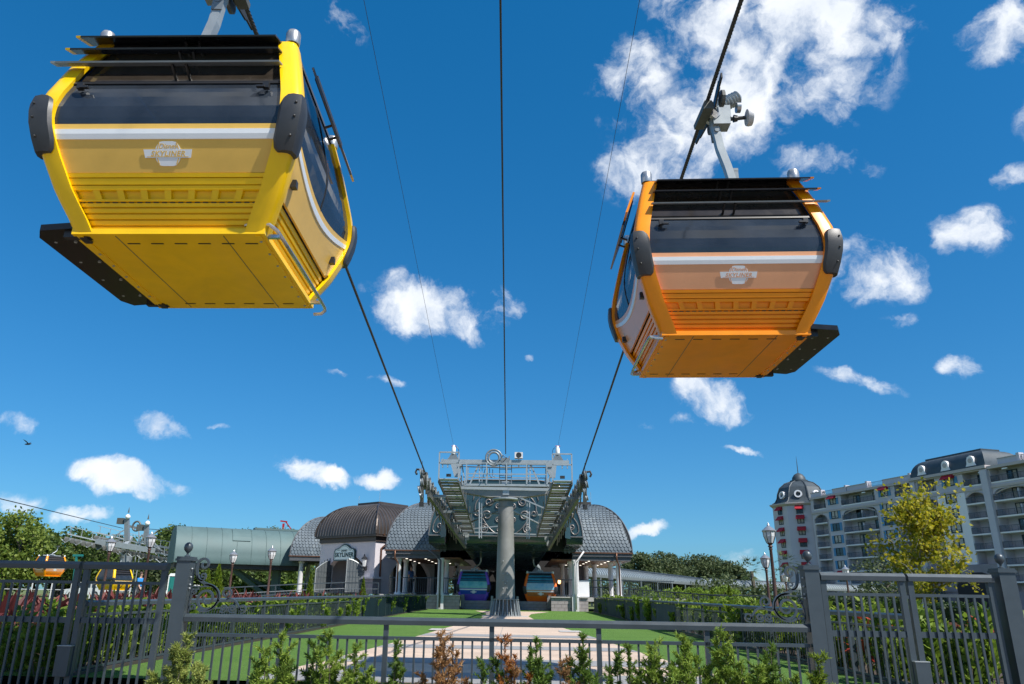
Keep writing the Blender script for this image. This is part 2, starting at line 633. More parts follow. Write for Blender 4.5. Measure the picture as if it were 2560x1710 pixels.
sheet('ground', [(-900, -60), (900, -60), (900, 1500), (-900, 1500)], -.42, M['rough_grass'])
sheet('terrain', [(-120, 9.15), (120, 9.15), (160, 420), (-160, 420)], -.02, M['rough_grass'])
FL, FR = -5.15, 4.55                       # the two side fences
sheet('planting_bed_left', [(-24, 9.2), (FL - .05, 9.2), (FL - .05, 46), (-24, 46)], 0.0, M['soil'])
sheet('planting_bed_right', [(FR + .05, 9.2), (16, 9.2), (16, 46), (FR + .05, 46)], 0.0, M['soil'])
sheet('planting_bed_front', [(-30, 7.2), (30, 7.2), (30, 9.1), (-30, 9.1)], -.40, M['soil'])
sheet('bounce_plaza', [(-30, -25), (30, -25), (30, 7.19), (-30, 7.19)], -.40, M['bounce_plaza'])  # unseen paving, added to bounce light up under the cabins
sheet('lawn', [(-16, 9.12), (16, 9.12), (16, 9.9), (FR + .12, 9.9), (FR + .12, 46.6), (FL - .12, 46.6), (FL - .12, 9.9), (-16, 9.9)], .012, M['turf'])
# pavement: buff slab with a curved outline, grey bands across it
Lp = [(-3.0, 9.14), (-2.95, 10.2), (-2.75, 12.0), (-2.5, 15), (-2.2, 19), (-1.95, 23), (-1.6, 27), (-1.35, 31), (-1.3, 35), (-1.4, 39), (-2.2, 44)]
Rp = [(1.9, 44), (.8, 39), (.6, 35), (.75, 31), (1.1, 27), (1.55, 23), (1.9, 19), (2.2, 15), (2.5, 12), (2.75, 10.2), (2.8, 9.14)]
pv = sheet('pavement', Lp + Rp, .02, M['buff'])


def edge_x(y, P):
    P = sorted(P, key=lambda q: q[1])
    for a, b in zip(P, P[1:]):
        if a[1] <= y <= b[1]:
            return lerp(a[0], b[0], (y - a[1]) / (b[1] - a[1]))
    return P[0][0] if y < P[0][1] else P[-1][0]


for (y0, y1) in ((9.16, 10.35), (11.6, 12.5), (14.6, 15.5), (18.6, 19.6), (24.0, 25.2), (29.5, 30.6)):
    sheet('paving_band', [(edge_x(y0, Lp) + .01, y0), (edge_x(y0, Rp) - .01, y0), (edge_x(y1, Rp) - .01, y1), (edge_x(y1, Lp) + .01, y1)], .025, M['grey_band'])
for (x, y) in ((-2.0, 21.6), (1.5, 21.8)):
    o = sheet('utility_cover', [(x - .3, y - .45), (x + .3, y - .45), (x + .3, y + .45), (x - .3, y + .45)], .031, M['concrete'])
for xj in (-.35,):
    sheet('paving_joint', [(xj - .006, 9.2), (xj + .006, 9.2), (xj + .006, 33), (xj - .006, 33)], .030, M['grey_band'])
for yj in (10.9, 13.5, 17.0, 21.6, 27.4):
    sheet('paving_joint', [(edge_x(yj, Lp) + .02, yj), (edge_x(yj, Rp) - .02, yj), (edge_x(yj, Rp) - .02, yj + .02), (edge_x(yj, Lp) + .02, yj + .015)], .0345, M['grey_band'])
# walks left of the beds and on the right
sheet('ramp_path', [(-15.5, 38), (-11.5, 38), (-8.7, 49.5), (-13.5, 55.0), (-20, 50)], .035, M['path'])
sheet('walk_left', [(-80, 47.5), (-20, 47.5), (-20, 51.5), (-80, 51.5)], .02, M['path'])
sheet('walk_right', [(5, 47.2), (14, 47.2), (20, 70), (60, 100), (60, 106), (14, 74)], .03, M['path'])
sheet('terrace_right', [(14, 30), (60, 42), (60, 70), (18, 44)], .03, M['path'])


# ---------------------------------------------------------------- front fence, pillars, gates
FY = 8.7
RAILSEC = [(-.052, -.035), (.052, -.035), (.058, .012), (.026, .045), (-.026, .045), (-.058, .012)]
XL, XR = -3.72, 3.22
ZR = .725
pick_me = MB().box((0, 0, -.5), (.02, .02, 1.0)).mesh('picket', M['fence'])
post_me = MB().box((0, 0, -.6), (.052, .045, 1.2)).mesh('post', M['fence'])
ff = thing('front_fence', 'low charcoal metal fence with wide handrail across the bottom of the view', 'fence', (0, FY, -.4))
MB().sweep([(XL + .07, FY, ZR), (XR - .07, FY, ZR)], RAILSEC).build('handrail', M['fence'], ff)
MB().box(((XL + XR) / 2, FY, ZR - .17), (XR - XL - .16, .045, .035)).build('mid_rail', M['fence'], ff)
MB().box(((XL + XR) / 2, FY, -.28), (XR - XL - .16, .045, .035)).build('bottom_rail', M['fence'], ff)
nb = 6
for i in range(nb + 1):
    x = lerp(XL, XR, i / nb)
    if 0 < i < nb:
        inst('post', post_me, ff, T(x, FY, ZR - .036))
    if i < nb:
        for k in range(1, 11):
            inst('picket', pick_me, ff, T(x + (XR - XL) / nb * k / 11, FY, ZR - .188))
cap_prof = [(.0, 0), (.036, 0), (.036, .012), (.016, .022), (.014, .04), (.024, .05), (.05, .075), (.058, .105), (.05, .135), (.028, .155), (0.001, .162)]


def pillar(x, y, z0, z1, label, w=.155):
    t = thing('gate_pillar', label, 'fence pillar', (x, y, z0), group='fence pillars with ball finials')
    MB().box((x, y, (z0 + z1) / 2), (w, w, z1 - z0)).build('shaft', M['fence'], t)
    m = MB().box((x, y, z1 + .012), (w + .03, w + .03, .024)).box((x, y, z1 + .034), (w + .012, w + .012, .022))
    m.build('cap', M['fence'], t)
    MB().lathe([(r * .86, z) for r, z in cap_prof], (x, y, z1 + .045), 20).build('ball_finial', M['fence'], t, smooth=50)
    return t


pillar(XL - .01, FY, -.4, 1.33, 'charcoal pillar with ball finial at left end of the low front fence')
pillar(XR + .01, FY, -.4, 1.33, 'charcoal pillar with ball finial at right end of the low front fence')
pillar(5.33, FY + .05, -.4, 1.33, 'charcoal ball topped pillar at the right edge of the view', .17)
pillar(-6.62, FY - .05, -.4, 1.33, 'charcoal pillar just beyond the left edge of the view', .17)


def bracket(x0, s, label):
    """wrought scroll in the corner of pillar and handrail; s=+1 runs right"""
    t = thing('scroll_bracket', label, 'fence scroll', (x0, FY, ZR + .045), group='scrollwork brackets on the front fence')
    z0 = ZR + .05

    def rod(pts, w, name):
        P = [(x0 + s * x, FY, z0 + z) for x, z in pts]
        sec = [(-.012, -w / 2), (.012, -w / 2), (.012, w / 2), (-.012, w / 2)]
        m = MB()
        n = len(P)
        vs = []
        for i in range(n):
            a, b = Vector(P[max(0, i - 1)]), Vector(P[min(n - 1, i + 1)])
            d = (b - a).normalized()
            nn = Vector((-d.z, 0, d.x))
            ww = w * (1 - .35 * abs(2 * i / (n - 1) - 1))
            for (dy, q) in ((-.012, -1), (.012, -1), (.012, 1), (-.012, 1)):
                vs.append(Vector(P[i]) + nn * (q * ww / 2) + Vector((0, dy, 0)))
        fs = [(i * 4 + j, i * 4 + (j + 1) % 4, i * 4 + 4 + (j + 1) % 4, i * 4 + 4 + j) for i in range(n - 1) for j in range(4)]
        fs += [(0, 3, 2, 1), (n * 4 - 4, n * 4 - 3, n * 4 - 2, n * 4 - 1)]
        m.add(vs, fs)
        m.build(name, M['fence'], t)
    # big scroll
    rod(spiral((.20, .155), .150, 1.9, math.pi * .60, -1, .2, 34), .026, 'scroll')
    # sweeping stem from the top curl down over the big scroll
    top = spiral((.125, .52), .075, 1.1, math.pi, -1, .25, 16)[::-1]
    rod(top + bez((.05, .50), (.04, .36), (.13, .32), (.22, .30), 8)[1:] + bez((.22, .30), (.33, .27), (.36, .18), (.33, .12), 8)[1:] + bez((.33, .12), (.28, .02), (.18, -.01), (.11, .045), 6)[1:], .03, 'scroll')
    rod(bez((.06, .40), (.08, .33), (.16, .33), (.16, .39), 8) + spiral((.13, .395), .032, .9, 0, 1, .3, 10)[1:], .018, 'scroll')
    rod(spiral((.42, .215), .065, 1.35, -math.pi * .45, 1, .25, 20), .02, 'scroll')
    rod(bez((.33, .15), (.36, .11), (.40, .13), (.44, .15), 6) + bez((.44, .15), (.54, .17), (.57, .08), (.60, .03), 8)[1:], .022, 'scroll')
    rod(spiral((.615, .055), .05, 1.2, -math.pi * .6, 1, .3, 16), .018, 'scroll')
    rod(spiral((.405, .055), .048, 1.5, -math.pi * .8, 1, .2, 18), .018, 'scroll')
    rod(spiral((.50, .055), .048, 1.5, -math.pi * .3, -1, .2, 18), .018, 'scroll')
    rod(spiral((.045, .06), .04, 1.2, -math.pi * .2, 1, .3, 14), .018, 'scroll')
    rod(spiral((.045, .225), .03, 1.2, math.pi * .2, -1, .3, 12), .016, 'scroll')
    rod(bez((.02, .02), (0.0, .12), (.03, .2), (.06, .26), 10), .016, 'scroll')
    rod([(.0, .28), (.1, .28), (.22, .285)], .016, 'scroll')
    for z in (.26, .30, .38, .47):
        MB().lathe([(.011, -.004), (.011, .008), (.004, .014)], (x0 + s * .004, FY - .03, z0 + z), 8, Matrix.Rotation(R(90), 3, 'X')).build('bolt', M['light_steel'], t)


bracket(XL + .075, 1, 'wrought scrollwork bracket beside the left front pillar')
bracket(XR - .075, -1, 'wrought scrollwork bracket beside the right front pillar')


def gate_leaf(x0, x1, y0, y1, zt, label, lock=None, npk=8):
    t = thing('gate_leaf', label, 'gate', (x0, y0, -.4), group='charcoal picket gate leaves')
    a, b = Vector((x0, y0, 0)), Vector((x1, y1, 0))
    d = (b - a).normalized()
    Z = Vector((0, 0, 1))
    MB().sweep([a + Z * zt, b + Z * zt], RAILSEC).build('top_rail', M['fence'], t)
    for q in (a + d * .03, b - d * .03):
        MB().box(q + Z * ((zt - .036 - .34) / 2), (.06, .055, zt - .036 + .34)).build('stile', M['fence'], t)
    p, q = a + d * .062, b - d * .062
    MB().bar(p + Z * (zt - .18), q + Z * (zt - .18), .04, .032).build('upper_rail', M['fence'], t)
    MB().bar(p + Z * (zt - .58), q + Z * (zt - .58), .03, .06).build('mid_rail', M['fence'], t)
    MB().bar(p + Z * -.25, q + Z * -.25, .04, .05).build('bottom_rail', M['fence'], t)
    me = MB().box((0, 0, -.5), (.022, .02, 1.0)).mesh('picket', M['fence'])
    Lh = zt - .197 + .22
    for k in range(1, npk + 1):
        c = p + (q - p) * (k / (npk + 1))
        inst('picket', me, t, Matrix.LocRotScale(c + Z * (zt - .197) - Vector((-d.y, d.x, 0)) * .026, None, Vector((1, 1, Lh))))
    if lock:
        c = (b if lock > 0 else a) - d * (.03 * lock)
        bx = MB().box(c + Z * (zt - 1.0) + Vector((d.x * .05 * lock, -.035, 0)), (.15, .12, .3)).build('lock_box', M['fence'], t)
        MB().box(c + Z * (zt - .842) + Vector((d.x * .05 * lock, -.035, 0)), (.156, .126, .008)).build('lock_lid', M['light_steel'], bx)
    for zz in (zt - .2, zt - .9):
        hp = a if (lock or 1) > 0 else b
        MB().box(hp - d * (.02 if (lock or 1) > 0 else -.02) + Z * zz, (.08, .04, .035)).build('hinge', M['fence'], t)
    return t


gate_leaf(-6.42, -4.93, FY - .03, FY - .01, 1.262, 'left gate leaf cut off by the left edge of the view', 1, 13)
gate_leaf(-4.885, -3.93, FY - .01, FY, 1.262, 'gate leaf hung on the left front pillar', None, 8)
gate_leaf(3.33, 4.245, FY, FY + .03, 1.262, 'gate leaf hung on the right front pillar', 1, 8)
gate_leaf(4.275, 5.20, FY + .03, FY + .05, 1.262, 'gate leaf by the pillar at the right edge', None, 8)

# ---------------------------------------------------------------- side fences
M['screen'] = mat('screen', (.010, .022, .028), .9, var=.2, scale=1.5, spec=.05)
M['screen_grey'] = mat('screen_grey', (.13, .155, .165), .8, var=.15, scale=2.2, trans=.42, spec=.1)


def side_fence(x, label, scr0, scr1, smat, inside):
    t = thing('side_fence', label, 'fence', (x, 9.3, gz(9.3)))
    y0, y1 = 9.3, 45.6
    H = .80

    def rail(name, z, sec, dx=0):
        MB().sweep([(x + dx, y, gz(y) + z) for y in (y0, 47 * .6, y1)], sec).build(name, M['fence'], t)
    rail('handrail', H, [(-.045, -.03), (.045, -.03), (.045, .015), (.02, .035), (-.02, .035), (-.045, .015)])
    rail('upper_rail', H - .13, [(-.018, -.014), (.018, -.014), (.018, .014), (-.018, .014)])
    rail('bottom_rail', .07, [(-.018, -.014), (.018, -.014), (.018, .014), (-.018, .014)])
    pm = MB().box((0, 0, -.3), (.014, .012, .6)).mesh('picket', M['fence'])
    qm = MB().box((0, 0, -.4), (.045, .05, .8)).mesh('post', M['fence'])
    n = 0
    y = y0
    i = 0
    while y < y1:
        if i % 14 == 0:
            inst('post', qm, t, T(x, y, gz(y) + H - .03))
        elif n < 290:
            inst('picket', pm, t, T(x, y, gz(y) + H - .144))
            n += 1
        y += .121
        i += 1
    ys = list(np.linspace(scr0, scr1, 8))
    for a, b in zip(ys, ys[1:]):
        MB().slab(lambda u, v: ((x + inside * (.03 + .012 * math.sin(u * 9 + a)), lerp(a, b - .06, u), gz(a) + lerp(.06, H - .05, v)), (inside, 0, 0)), 6, 1, .006).build('screen_panel', smat, t)
    return t


side_fence(FL, 'long charcoal picket fence left of the lawn with dark screens at far end', 26.5, 45.4, M['screen'], 1)
side_fence(FR, 'long charcoal picket fence right of the lawn with grey mottled screens', 22.5, 45.4, M['screen_grey'], -1)
for sx, lab in ((FL, 'brown mulch kerb under the left lawn fence'), (FR, 'brown mulch kerb under the right lawn fence')):
    m = MB()
    m.sweep([(sx, y, gz(y) + .03) for y in (9.2, 28, 46)], [(-.06, -.05), (.06, -.05), (.06, .02), (-.06, .02)])
    tag(m.build('kerb', M['bronze']), kind='structure')


# ---------------------------------------------------------------- ropeway cabins
_Z = [0, .15, .30, .42, .55, .72, .86, 1.0, 1.2, 1.35, 1.6, 1.8, 2.02]
_HX = [.80, .875, .945, .985, 1.03, 1.075, 1.095, 1.095, 1.075, 1.05, 1.0, .955, .90]
_HY = [.84, .93, 1.0, 1.055, 1.11, 1.18, 1.20, 1.20, 1.16, 1.12, 1.05, .97, .88]


def hx(z):
    return float(np.interp(z, _Z, _HX))


def hy(z):
    return float(np.interp(z, _Z, _HY))


FRW = .15


def wallpt(side, t, z, off):
    if side in 'FB':
        s = -1 if side == 'F' else 1
        return Vector((t * (hx(z) - FRW) * -s, s * (hy(z) - .03 + off), z)), Vector((0, s, 0))
    s = -1 if side == 'L' else 1
    return Vector((s * (hx(z) - .03 + off), t * (hy(z) - FRW) * s, z)), Vector((s, 0, 0))


def patch(side, zlo, zhi, off=0, nt=1, nz=8, t0=-1, t1=1, th=.02):
    lo = zlo if callable(zlo) else (lambda t: zlo)
    hi = zhi if callable(zhi) else (lambda t: zhi)

    def fn(u, v):
        t = lerp(t0, t1, u)
        return wallpt(side, t, lerp(lo(t), hi(t), v), off)
    return MB().slab(fn, nt, nz, th)


def hbar(side, z, h, d, off=0, t0=-1, t1=1):
    """a horizontal rib lying on a wall"""
    pts = []
    for q in (z - h / 2, z + h / 2):
        for o2 in (off - .012, off + d):
            for t in (t0, t1):
                pts.append(wallpt(side, t, q, o2 if q < z or True else o2)[0])
    a = pts
    return a[0], a


def rib(side, z, h, d, off=0, t0=-1, t1=1):
    _, a = hbar(side, z, h, d, off, t0, t1)
    return MB().add(a, [(0, 1, 3, 2), (4, 6, 7, 5), (0, 4, 5, 1), (2, 3, 7, 6), (0, 2, 6, 4), (1, 5, 7, 3)])


ZA = lambda t: .64 + .19 * t * t           # lower edge of the door glass
BARREL = [(-.26, 0), (-.245, -.13), (-.17, -.235), (-.1, -.25), (.1, -.25), (.17, -.235), (.245, -.13), (.26, 0), (.245, .13), (.17, .235), (.1, .25), (-.1, .25), (-.17, .235), (-.245, .13)]
BANNER = [(-.5, .085), (-.47, -.085), (.47, -.085), (.5, .085)]


def zmap(z):
    """squeezes the upper body to the measured cabin height"""
    return z if z < .8 else (.8 + (z - .8) * .795 if z < 1.36 else (1.245 + (z - 1.36) * .917 if z < 2.02 else z - .17))


def cabin(name, label, loc, rot, body, print_, floorc=None, full=True, group=None, art=None, rope=(-.12, 3.40), scale=1):
    t = thing(name, label, 'gondola cabin', loc, rot, group, scale)

    def B(m, n, ma, par=t, **k):
        m.v = [Vector((q.x, q.y, zmap(q.z))) for q in m.v]
        return m.build(n, ma, par, world=False, **k)
    # corner frames
    sec = [(-.165, -.004), (-.07, -.002), (-.028, -.012), (-.008, -.034), (0, -.075), (-.004, -.165), (-.045, -.165), (-.05, -.09), (-.09, -.05), (-.165, -.045)]
    zs = [-.02, .08, .2, .3, .42, .55, .65, .75, .86, .95, 1.05, 1.2, 1.35, 1.5, 1.65, 1.8, 1.92, 2.02]
    for sx in (-1, 1):
        for sy in (-1, 1):
            vs = [(sx * (hx(z) + a), sy * (hy(z) + b), z) for z in zs for a, b in sec]
            n = len(sec)
            fs = [(i * n + j, i * n + (j + 1) % n, (i + 1) * n + (j + 1) % n, (i + 1) * n + j) for i in range(len(zs) - 1) for j in range(n)]
            fs += [tuple(range(n)), tuple(range((len(zs) - 1) * n, len(zs) * n))]
            B(MB().add(vs, fs), 'corner_frame', body, smooth=45)
            # bumper pad: long octagon wrapped round the corner
            bv = []
            prof = [(.55, .20), (.58, .65), (.65, .95), (.78, 1.0), (.90, 1.0), (.98, .95), (1.06, .65), (1.10, .20)]
            bs = [(-.165, .006), (-.14, .03), (-.045, .038), (.02, .02), (.038, -.045), (.03, -.14), (.006, -.165), (-.08, -.08)]
            for z, k in prof:
                bv += [(sx * (hx(z) + (a if a > -.06 else a * (.55 + .45 * k))), sy * (hy(z) + (b if b > -.06 else b * (.55 + .45 * k))), z) for a, b in bs]
            n = len(bs)
            fs = [(i * n + j, i * n + (j + 1) % n, (i + 1) * n + (j + 1) % n, (i + 1) * n + j) for i in range(len(prof) - 1) for j in range(n)]
            fs += [tuple(range(n)), tuple(range((len(prof) - 1) * n, len(prof) * n))]
            bp = B(MB().add(bv, fs), 'bumper', M['rubber'], smooth=30)
            if full:
                for (za, tt) in ((.66, 0), (.82, 0), (.98, 0)):
                    B(MB().lathe([(.012, -.004), (.01, .006), (.002, .01)], (sx * (hx(za) - .02), sy * (hy(za) + .036), za), 8, Matrix.Rotation(R(90 * sy) * -1, 3, 'X')), 'bolt', M['dark_steel'], bp)
    # floor and roof
    fl = B(MB().box((0, 0, -.015), (1.60, 1.67, .05)), 'floor_plate', body)
    B(MB().box((0, 0, .03), (1.44, 1.5, .05)), 'floor_pan', M['black'])
    if full:
        for xx in (-.45, .45):
            B(MB().box((xx, 0, -.0415), (.006, 1.6, .003)), 'floor_seam', M['dull_steel'], fl)
        for xx in (-.74, .74):
            B(MB().box((xx, 0, -.045), (.05, 1.62, .012)), 'floor_rim', body, fl)
            for k in range(7):
                B(MB().lathe([(.011, -.006), (.011, .002)], (xx, -.72 + k * .24, -.054), 8), 'bolt', M['light_steel'], fl)
        for yy in (-.66, .70):
            for k in range(6):
                B(MB().box((-.42 + k * .2 + (.06 if yy < 0 else .0), yy, -.0425), (.105, .014, .004)), 'drain_slot', M['black'], fl)
    B(MB().box((0, 0, 2.03), (1.74, 1.70, .035)), 'roof', M['dark_panel'])
    for sx in (-1, 1):
        for sy in (-1, 1):
            B(MB().lathe([(.062, 0), (.066, .02), (.066, .11), (.055, .135), (.001, .14)], (sx * .85, sy * .82, 2.03), 14), 'roof_cap', M['white'] if not full else M['lamp_metal'], smooth=50)
    # ends
    for sd in 'FB':
        lp = B(patch(sd, .0, .425, -.05, 1, 6), 'end_panel', body)
        for k in range(5):
            B(rib(sd, .025 + k * .043, .028, .02, -.05), 'rib', body, lp)
        B(rib(sd, .315, .03, .018, -.03), 'rib', body, lp)
        B(rib(sd, .36, .045, .02, -.03), 'rib', body, lp)
        B(rib(sd, .405, .03, .022, -.03), 'rib', body, lp)
        B(rib(sd, .226, .014, .022, -.04), 'rib', body, lp)
        for k in range(9):
            tc_ = -1 + 2 * k / 8
            B(rib(sd, .266, .07, .022, -.04, max(-1, tc_ - .035), min(1, tc_ + .035)), 'vent_divider', body, lp)
        if full:
            for k in range(22):
                tc_ = -.95 + 1.9 * k / 21
                B(rib(sd, .2125, .007, .013, -.04, tc_ - .03, tc_ + .025), 'slit', M['black'], lp)
        cp = B(patch(sd, .425, .80, -.012, 1, 6), 'printed_panel', print_)
        B(patch(sd, .672, .752, -.004, 1, 2, th=.012), 'stripe', M['stripe'], cp)
        B(patch(sd, .803, 1.36, -.012, 1, 8), 'window', M['glass'] if not art else art[0])
        uw = B(patch(sd, 1.365, 2.0, -.06, 1, 6), 'upper_window', M['tint'] if not art else art[1])
        B(rib(sd, 1.372, .035, .06, -.06), 'window_bar', M['black'], uw)
        B(rib(sd, 1.985, .03, .07, -.06), 'window_bar', M['black'], uw)
        s = -1 if sd == 'F' else 1
        for k, zz in enumerate((1.56, 1.78, 1.97)):
            if full:
                bl = MB()
                y_ = s * (hy(zz) + .05)
                w_ = (.10, .12, .22)[k]
                bl.bar((-hx(zz) - .03, y_, zz), (hx(zz) - .14, y_, zz), w_, .016, (0, s * .42, 1))
                b_ = B(bl, 'louvre', M['dark_panel'] if k else M['grey_steel'])
                B(MB().bar((-hx(zz) - .07, y_, zz), (-hx(zz) - .032, y_, zz), w_, .018, (0, s * .42, 1)), 'louvre_tip', body if k else M['light_steel'], b_)
                for xx in (-.06, .06):
                    B(MB().bar((xx, s * (hy(zz) - .09), zz - .1), (xx, y_, zz - .01), .018, .03), 'louvre_bracket', M['black'], b_)
            else:
                B(rib(sd, zz - .04, .05, .05, -.03), 'louvre', M['black'])
        if full:
            for sx in (-1, 1):
                B(MB().box((sx * .78, s * (hy(1.27) + .0), 1.27), (.05, .04, .07)).box((sx * .74, s * (hy(1.25) + .01), 1.245), (.07, .03, .02)), 'window_clip', M['black'])
        # emblem: barrel with a banner across it
        e0, n0 = wallpt(sd, .02, .565, -.012)
        e1 = Vector((-s, 0, 0))
        up = (wallpt(sd, 0, .66, 0)[0] - wallpt(sd, 0, .47, 0)[0]).normalized()
        nv = e1.cross(up).normalized()
        e0 = e0 + nv * .004
        w = .40
        em = B(MB().prism([(a * w, b * w) for a, b in BARREL], e0 - nv * .01, e1, up, nv * .0115), 'emblem', M['stripe'], cp)
        B(MB().prism([(a * w, b * w) for a, b in BANNER], e0, e1, up, nv * .003), 'banner', M['stripe'], em)
        if full:
            for txt, sz, zz, nz_, shr, sp_, bo in (('SKYLINER', .060, -.002, .0034, .25, 1.10, .0012), ('Disney', .058, .058, .0022, .3, .95, .0004)):
                me = text_mesh(txt, sz, .0006, shr, sp_, bo)
                me.materials.append(print_)
                o = bpy.data.objects.new('lettering', me)
                COL.objects.link(o)
                o.parent = em
                o.matrix_local = basis(e0 + up * zz + nv * nz_, e1, up, nv)
            for aa in (-1, 1):
                for z0_, z1_ in ((.036, .088), (-.036, -.088)):
                    B(MB().bar(e0 + e1 * (aa * .088) + up * z0_ + nv * .0018, e0 + e1 * (aa * .070) + up * z1_ + nv * .0018, .008, .002, nv), 'emblem_line', print_, em)
            B(MB().bar(e0 + e1 * -.17 + up * -.025 + nv * .0035, e0 + e1 * .17 + up * -.025 + nv * .0035, .004, .002, nv), 'emblem_line', print_, em)
    # long sides: door glass with a sagging lower edge
    for sd in 'LR':
        lp = B(patch(sd, .0, .30, -.05, 1, 5), 'side_panel', body)
        for k in range(6):
            B(rib(sd, .03 + k * .045, .026, .022, -.05), 'rib', body, lp)
        dp = B(patch(sd, .30, ZA, -.012, 16, 6), 'door_print', print_)
        B(patch(sd, lambda q: ZA(q) - .105, lambda q: ZA(q) - .055, -.004, 16, 2, th=.012), 'stripe', M['stripe'], dp)
        dg = B(patch(sd, lambda q: ZA(q) + .003, 1.97, -.012, 16, 10), 'door_glass', M['glass'])
        B(patch(sd, lambda q: ZA(q) + .01, 1.96, -.004, 1, 8, -.012, .012, th=.012), 'door_seam', M['black'], dg)
        for tq in (-.82, .82):
            p, n_ = wallpt(sd, tq, .36 + .1, -.012)
            B(MB().box(p + n_ * .02, (.05, .06, .07)), 'door_stop', M['black'])
    if full:
        for s in (-1, 1):
            sb_ = B(MB().box((0, s * .52, .42), (1.5, .38, .06)), 'bench', M['seat'])
            B(MB().box((0, s * .78, .70), (1.5, .06, .5)), 'bench_back', M['seat'], sb_)
            B(MB().box((0, s * .55, .22), (1.4, .08, .36)), 'bench_support', M['black'], sb_)
        B(MB().tube([(0, 0, .06), (0, 0, 1.99)], .018, 8), 'grab_pole', M['bare_steel'])
        # hinged side vent on the +x side
        b_ = B(MB().bar((1.0, -.50, 1.92), (1.0, .62, 1.92), .03, .05), 'vent_hinge', M['black'])
        M3 = Matrix.Rotation(R(24), 3, 'Y')
        vf = MB()
        vf.bar((1.06, -.62, 1.74), (1.06, .64, 1.74), .022, .42, (-.34, 0, 1))
        vf = B(vf, 'side_vent', M['dark_panel'])
        B(MB().bar((1.06, .641, 1.74), (1.06, .86, 1.74), .024, .30, (-.34, 0, 1)), 'vent_tip', body, vf)
        for yy in (-.1, .1):
            B(MB().tube([(1.0, yy, 1.62), (1.10, yy, 1.66)], .014, 6), 'vent_stay', M['black'], vf)
        # tube rail low on the +x side
        B(MB().tube([(.62, -.80, .055), (.74, -.83, .06), (.83, -.83, .045), (.88, -.78, .02), (.93, -.62, -.05), (.95, -.3, -.075), (.95, .3, -.075), (.94, .62, -.06), (.93, .78, -.05), (.92, .85, -.06), (.88, .87, -.085), (.80, .87, -.09)], .017, 8), 'guide_rail', M['bare_steel'], smooth=True)
        for yy in (-.74, .72):
            B(MB().box((.83, yy, -.02), (.14, .035, .03)), 'rail_bracket', M['bare_steel'])
        # folded rack on the -x side
        rk = MB().prism([(-.82, -.70), (-.70, -.88), (.72, -.88), (.86, -.70), (.86, 0), (-.82, 0)], (-.80, 0, .02), (0, 1, 0), (.40, 0, .03), (0, 0, .055))
        rk = B(rk, 'rack', M['rack_black'])
        B(MB().bar((-1.14, -.66, .055), (-1.14, .68, .055), .03, .1), 'rack_lip', M['black'], rk)
        B(MB().bar((-.98, -.7, .018), (-.98, .72, .018), .02, .012), 'rack_bar', M['dull_steel'], rk)
        for yy in (-.6, -.2, .2, .6):
            for xx in (-.9, -1.07):
                B(MB().lathe([(.014, -.012), (.014, .003)], (xx, yy, .01), 8), 'bolt', M['light_steel'], rk)
        for yy in (-.76, .76):
            B(MB().box((-.78, yy, -.015), (.22, .06, .06)).box((-.72, yy * .98, -.05), (.06, .1, .02)), 'rack_hinge', M['black'], rk)
        # roof box and cable
        B(MB().box((.30, -.05, 2.10), (.50, .30, .10)), 'roof_box', M['light_steel'])
        B(MB().tube([(.1, .1, 2.14), (-.0, -.3, 2.22), (-.2, -.48, 2.17), (-.35, -.5, 2.06)], .009, 6), 'cable', M['black'])
        # hanger and grip
        rx, rz = rope
        rx_, rz_ = rx, rz

        def H(m, n, ma, par=t, sh=True, **k):
            if sh:
                m.v = [Vector((rx_ + (q.x - .22) * 1.3, q.y * 1.3, rz_ + (q.z - 3.08) * 1.3)) for q in m.v]
            return m.build(n, ma, par, world=False, **k)
        sec4 = [(-.055, -.06), (.055, -.06), (.055, .06), (-.055, .06)]
        MATS = M['light_steel']
        bx = -.40
        H(MB().sweep([(bx, 0, 1.86), (bx, 0, 2.0), (bx + .01, 0, 2.16)], sec4, up=(0, 1, 0)).box((bx, 0, 1.90), (.2, .26, .07)), 'hanger_foot', MATS, sh=False)
        H(MB().sweep([(bx + .01, 0, 2.15), (bx + .0, 0, 2.34), (bx + .04, 0, 2.56), (bx + .11, 0, 2.84), (rx - .13, 0, rz - .22), (rx - .12, 0, rz - .04)], [(a * .85, b * .85) for a, b in sec4], up=(0, 1, 0)), 'hanger_arm', MATS, sh=False)
        H(MB().bar((bx - .06, -.03, 2.22), (bx - .06, -.03, 2.52), .035, .075, (1, 0, 0)).bar((bx - .10, -.03, 2.54), (bx + .08, -.03, 2.54), .04, .04), 'damper', M['grey_steel'], sh=False)
        H(MB().tube([(bx - .04, -.08, 2.56), (bx + .07, -.08, 2.34), (bx + .11, -.08, 2.26)], .016, 8).lathe([(.035, -.02), (.035, .02)], (bx + .14, -.08, 2.25), 10, Matrix.Rotation(R(90), 3, 'Y')), 'damper_link', M['bare_steel'], sh=False)
        H(MB().lathe([(.03, -.07), (.03, .07)], (rx - .14, 0, rz - .3), 10, Matrix.Rotation(R(90), 3, 'X')).bar((rx - .145, -.055, rz - .42), (rx - .13, -.055, rz - .14), .02, .11, (1, 0, 0)), 'hanger_joint', M['grey_steel'], sh=False)
        rx, rz = .22, 3.08
        gp = H(MB().box((.06, 0, 2.97), (.17, .15, .13)).box((.02, 0, 3.06), (.12, .13, .14)), 'grip', M['light_steel'])
        H(MB().bar((.10, -.05, 2.98), (rx - .03, -.05, rz), .05, .07).bar((.10, .06, 2.98), (rx - .03, .06, rz), .05, .07), 'grip_lever', M['bare_steel'], gp)
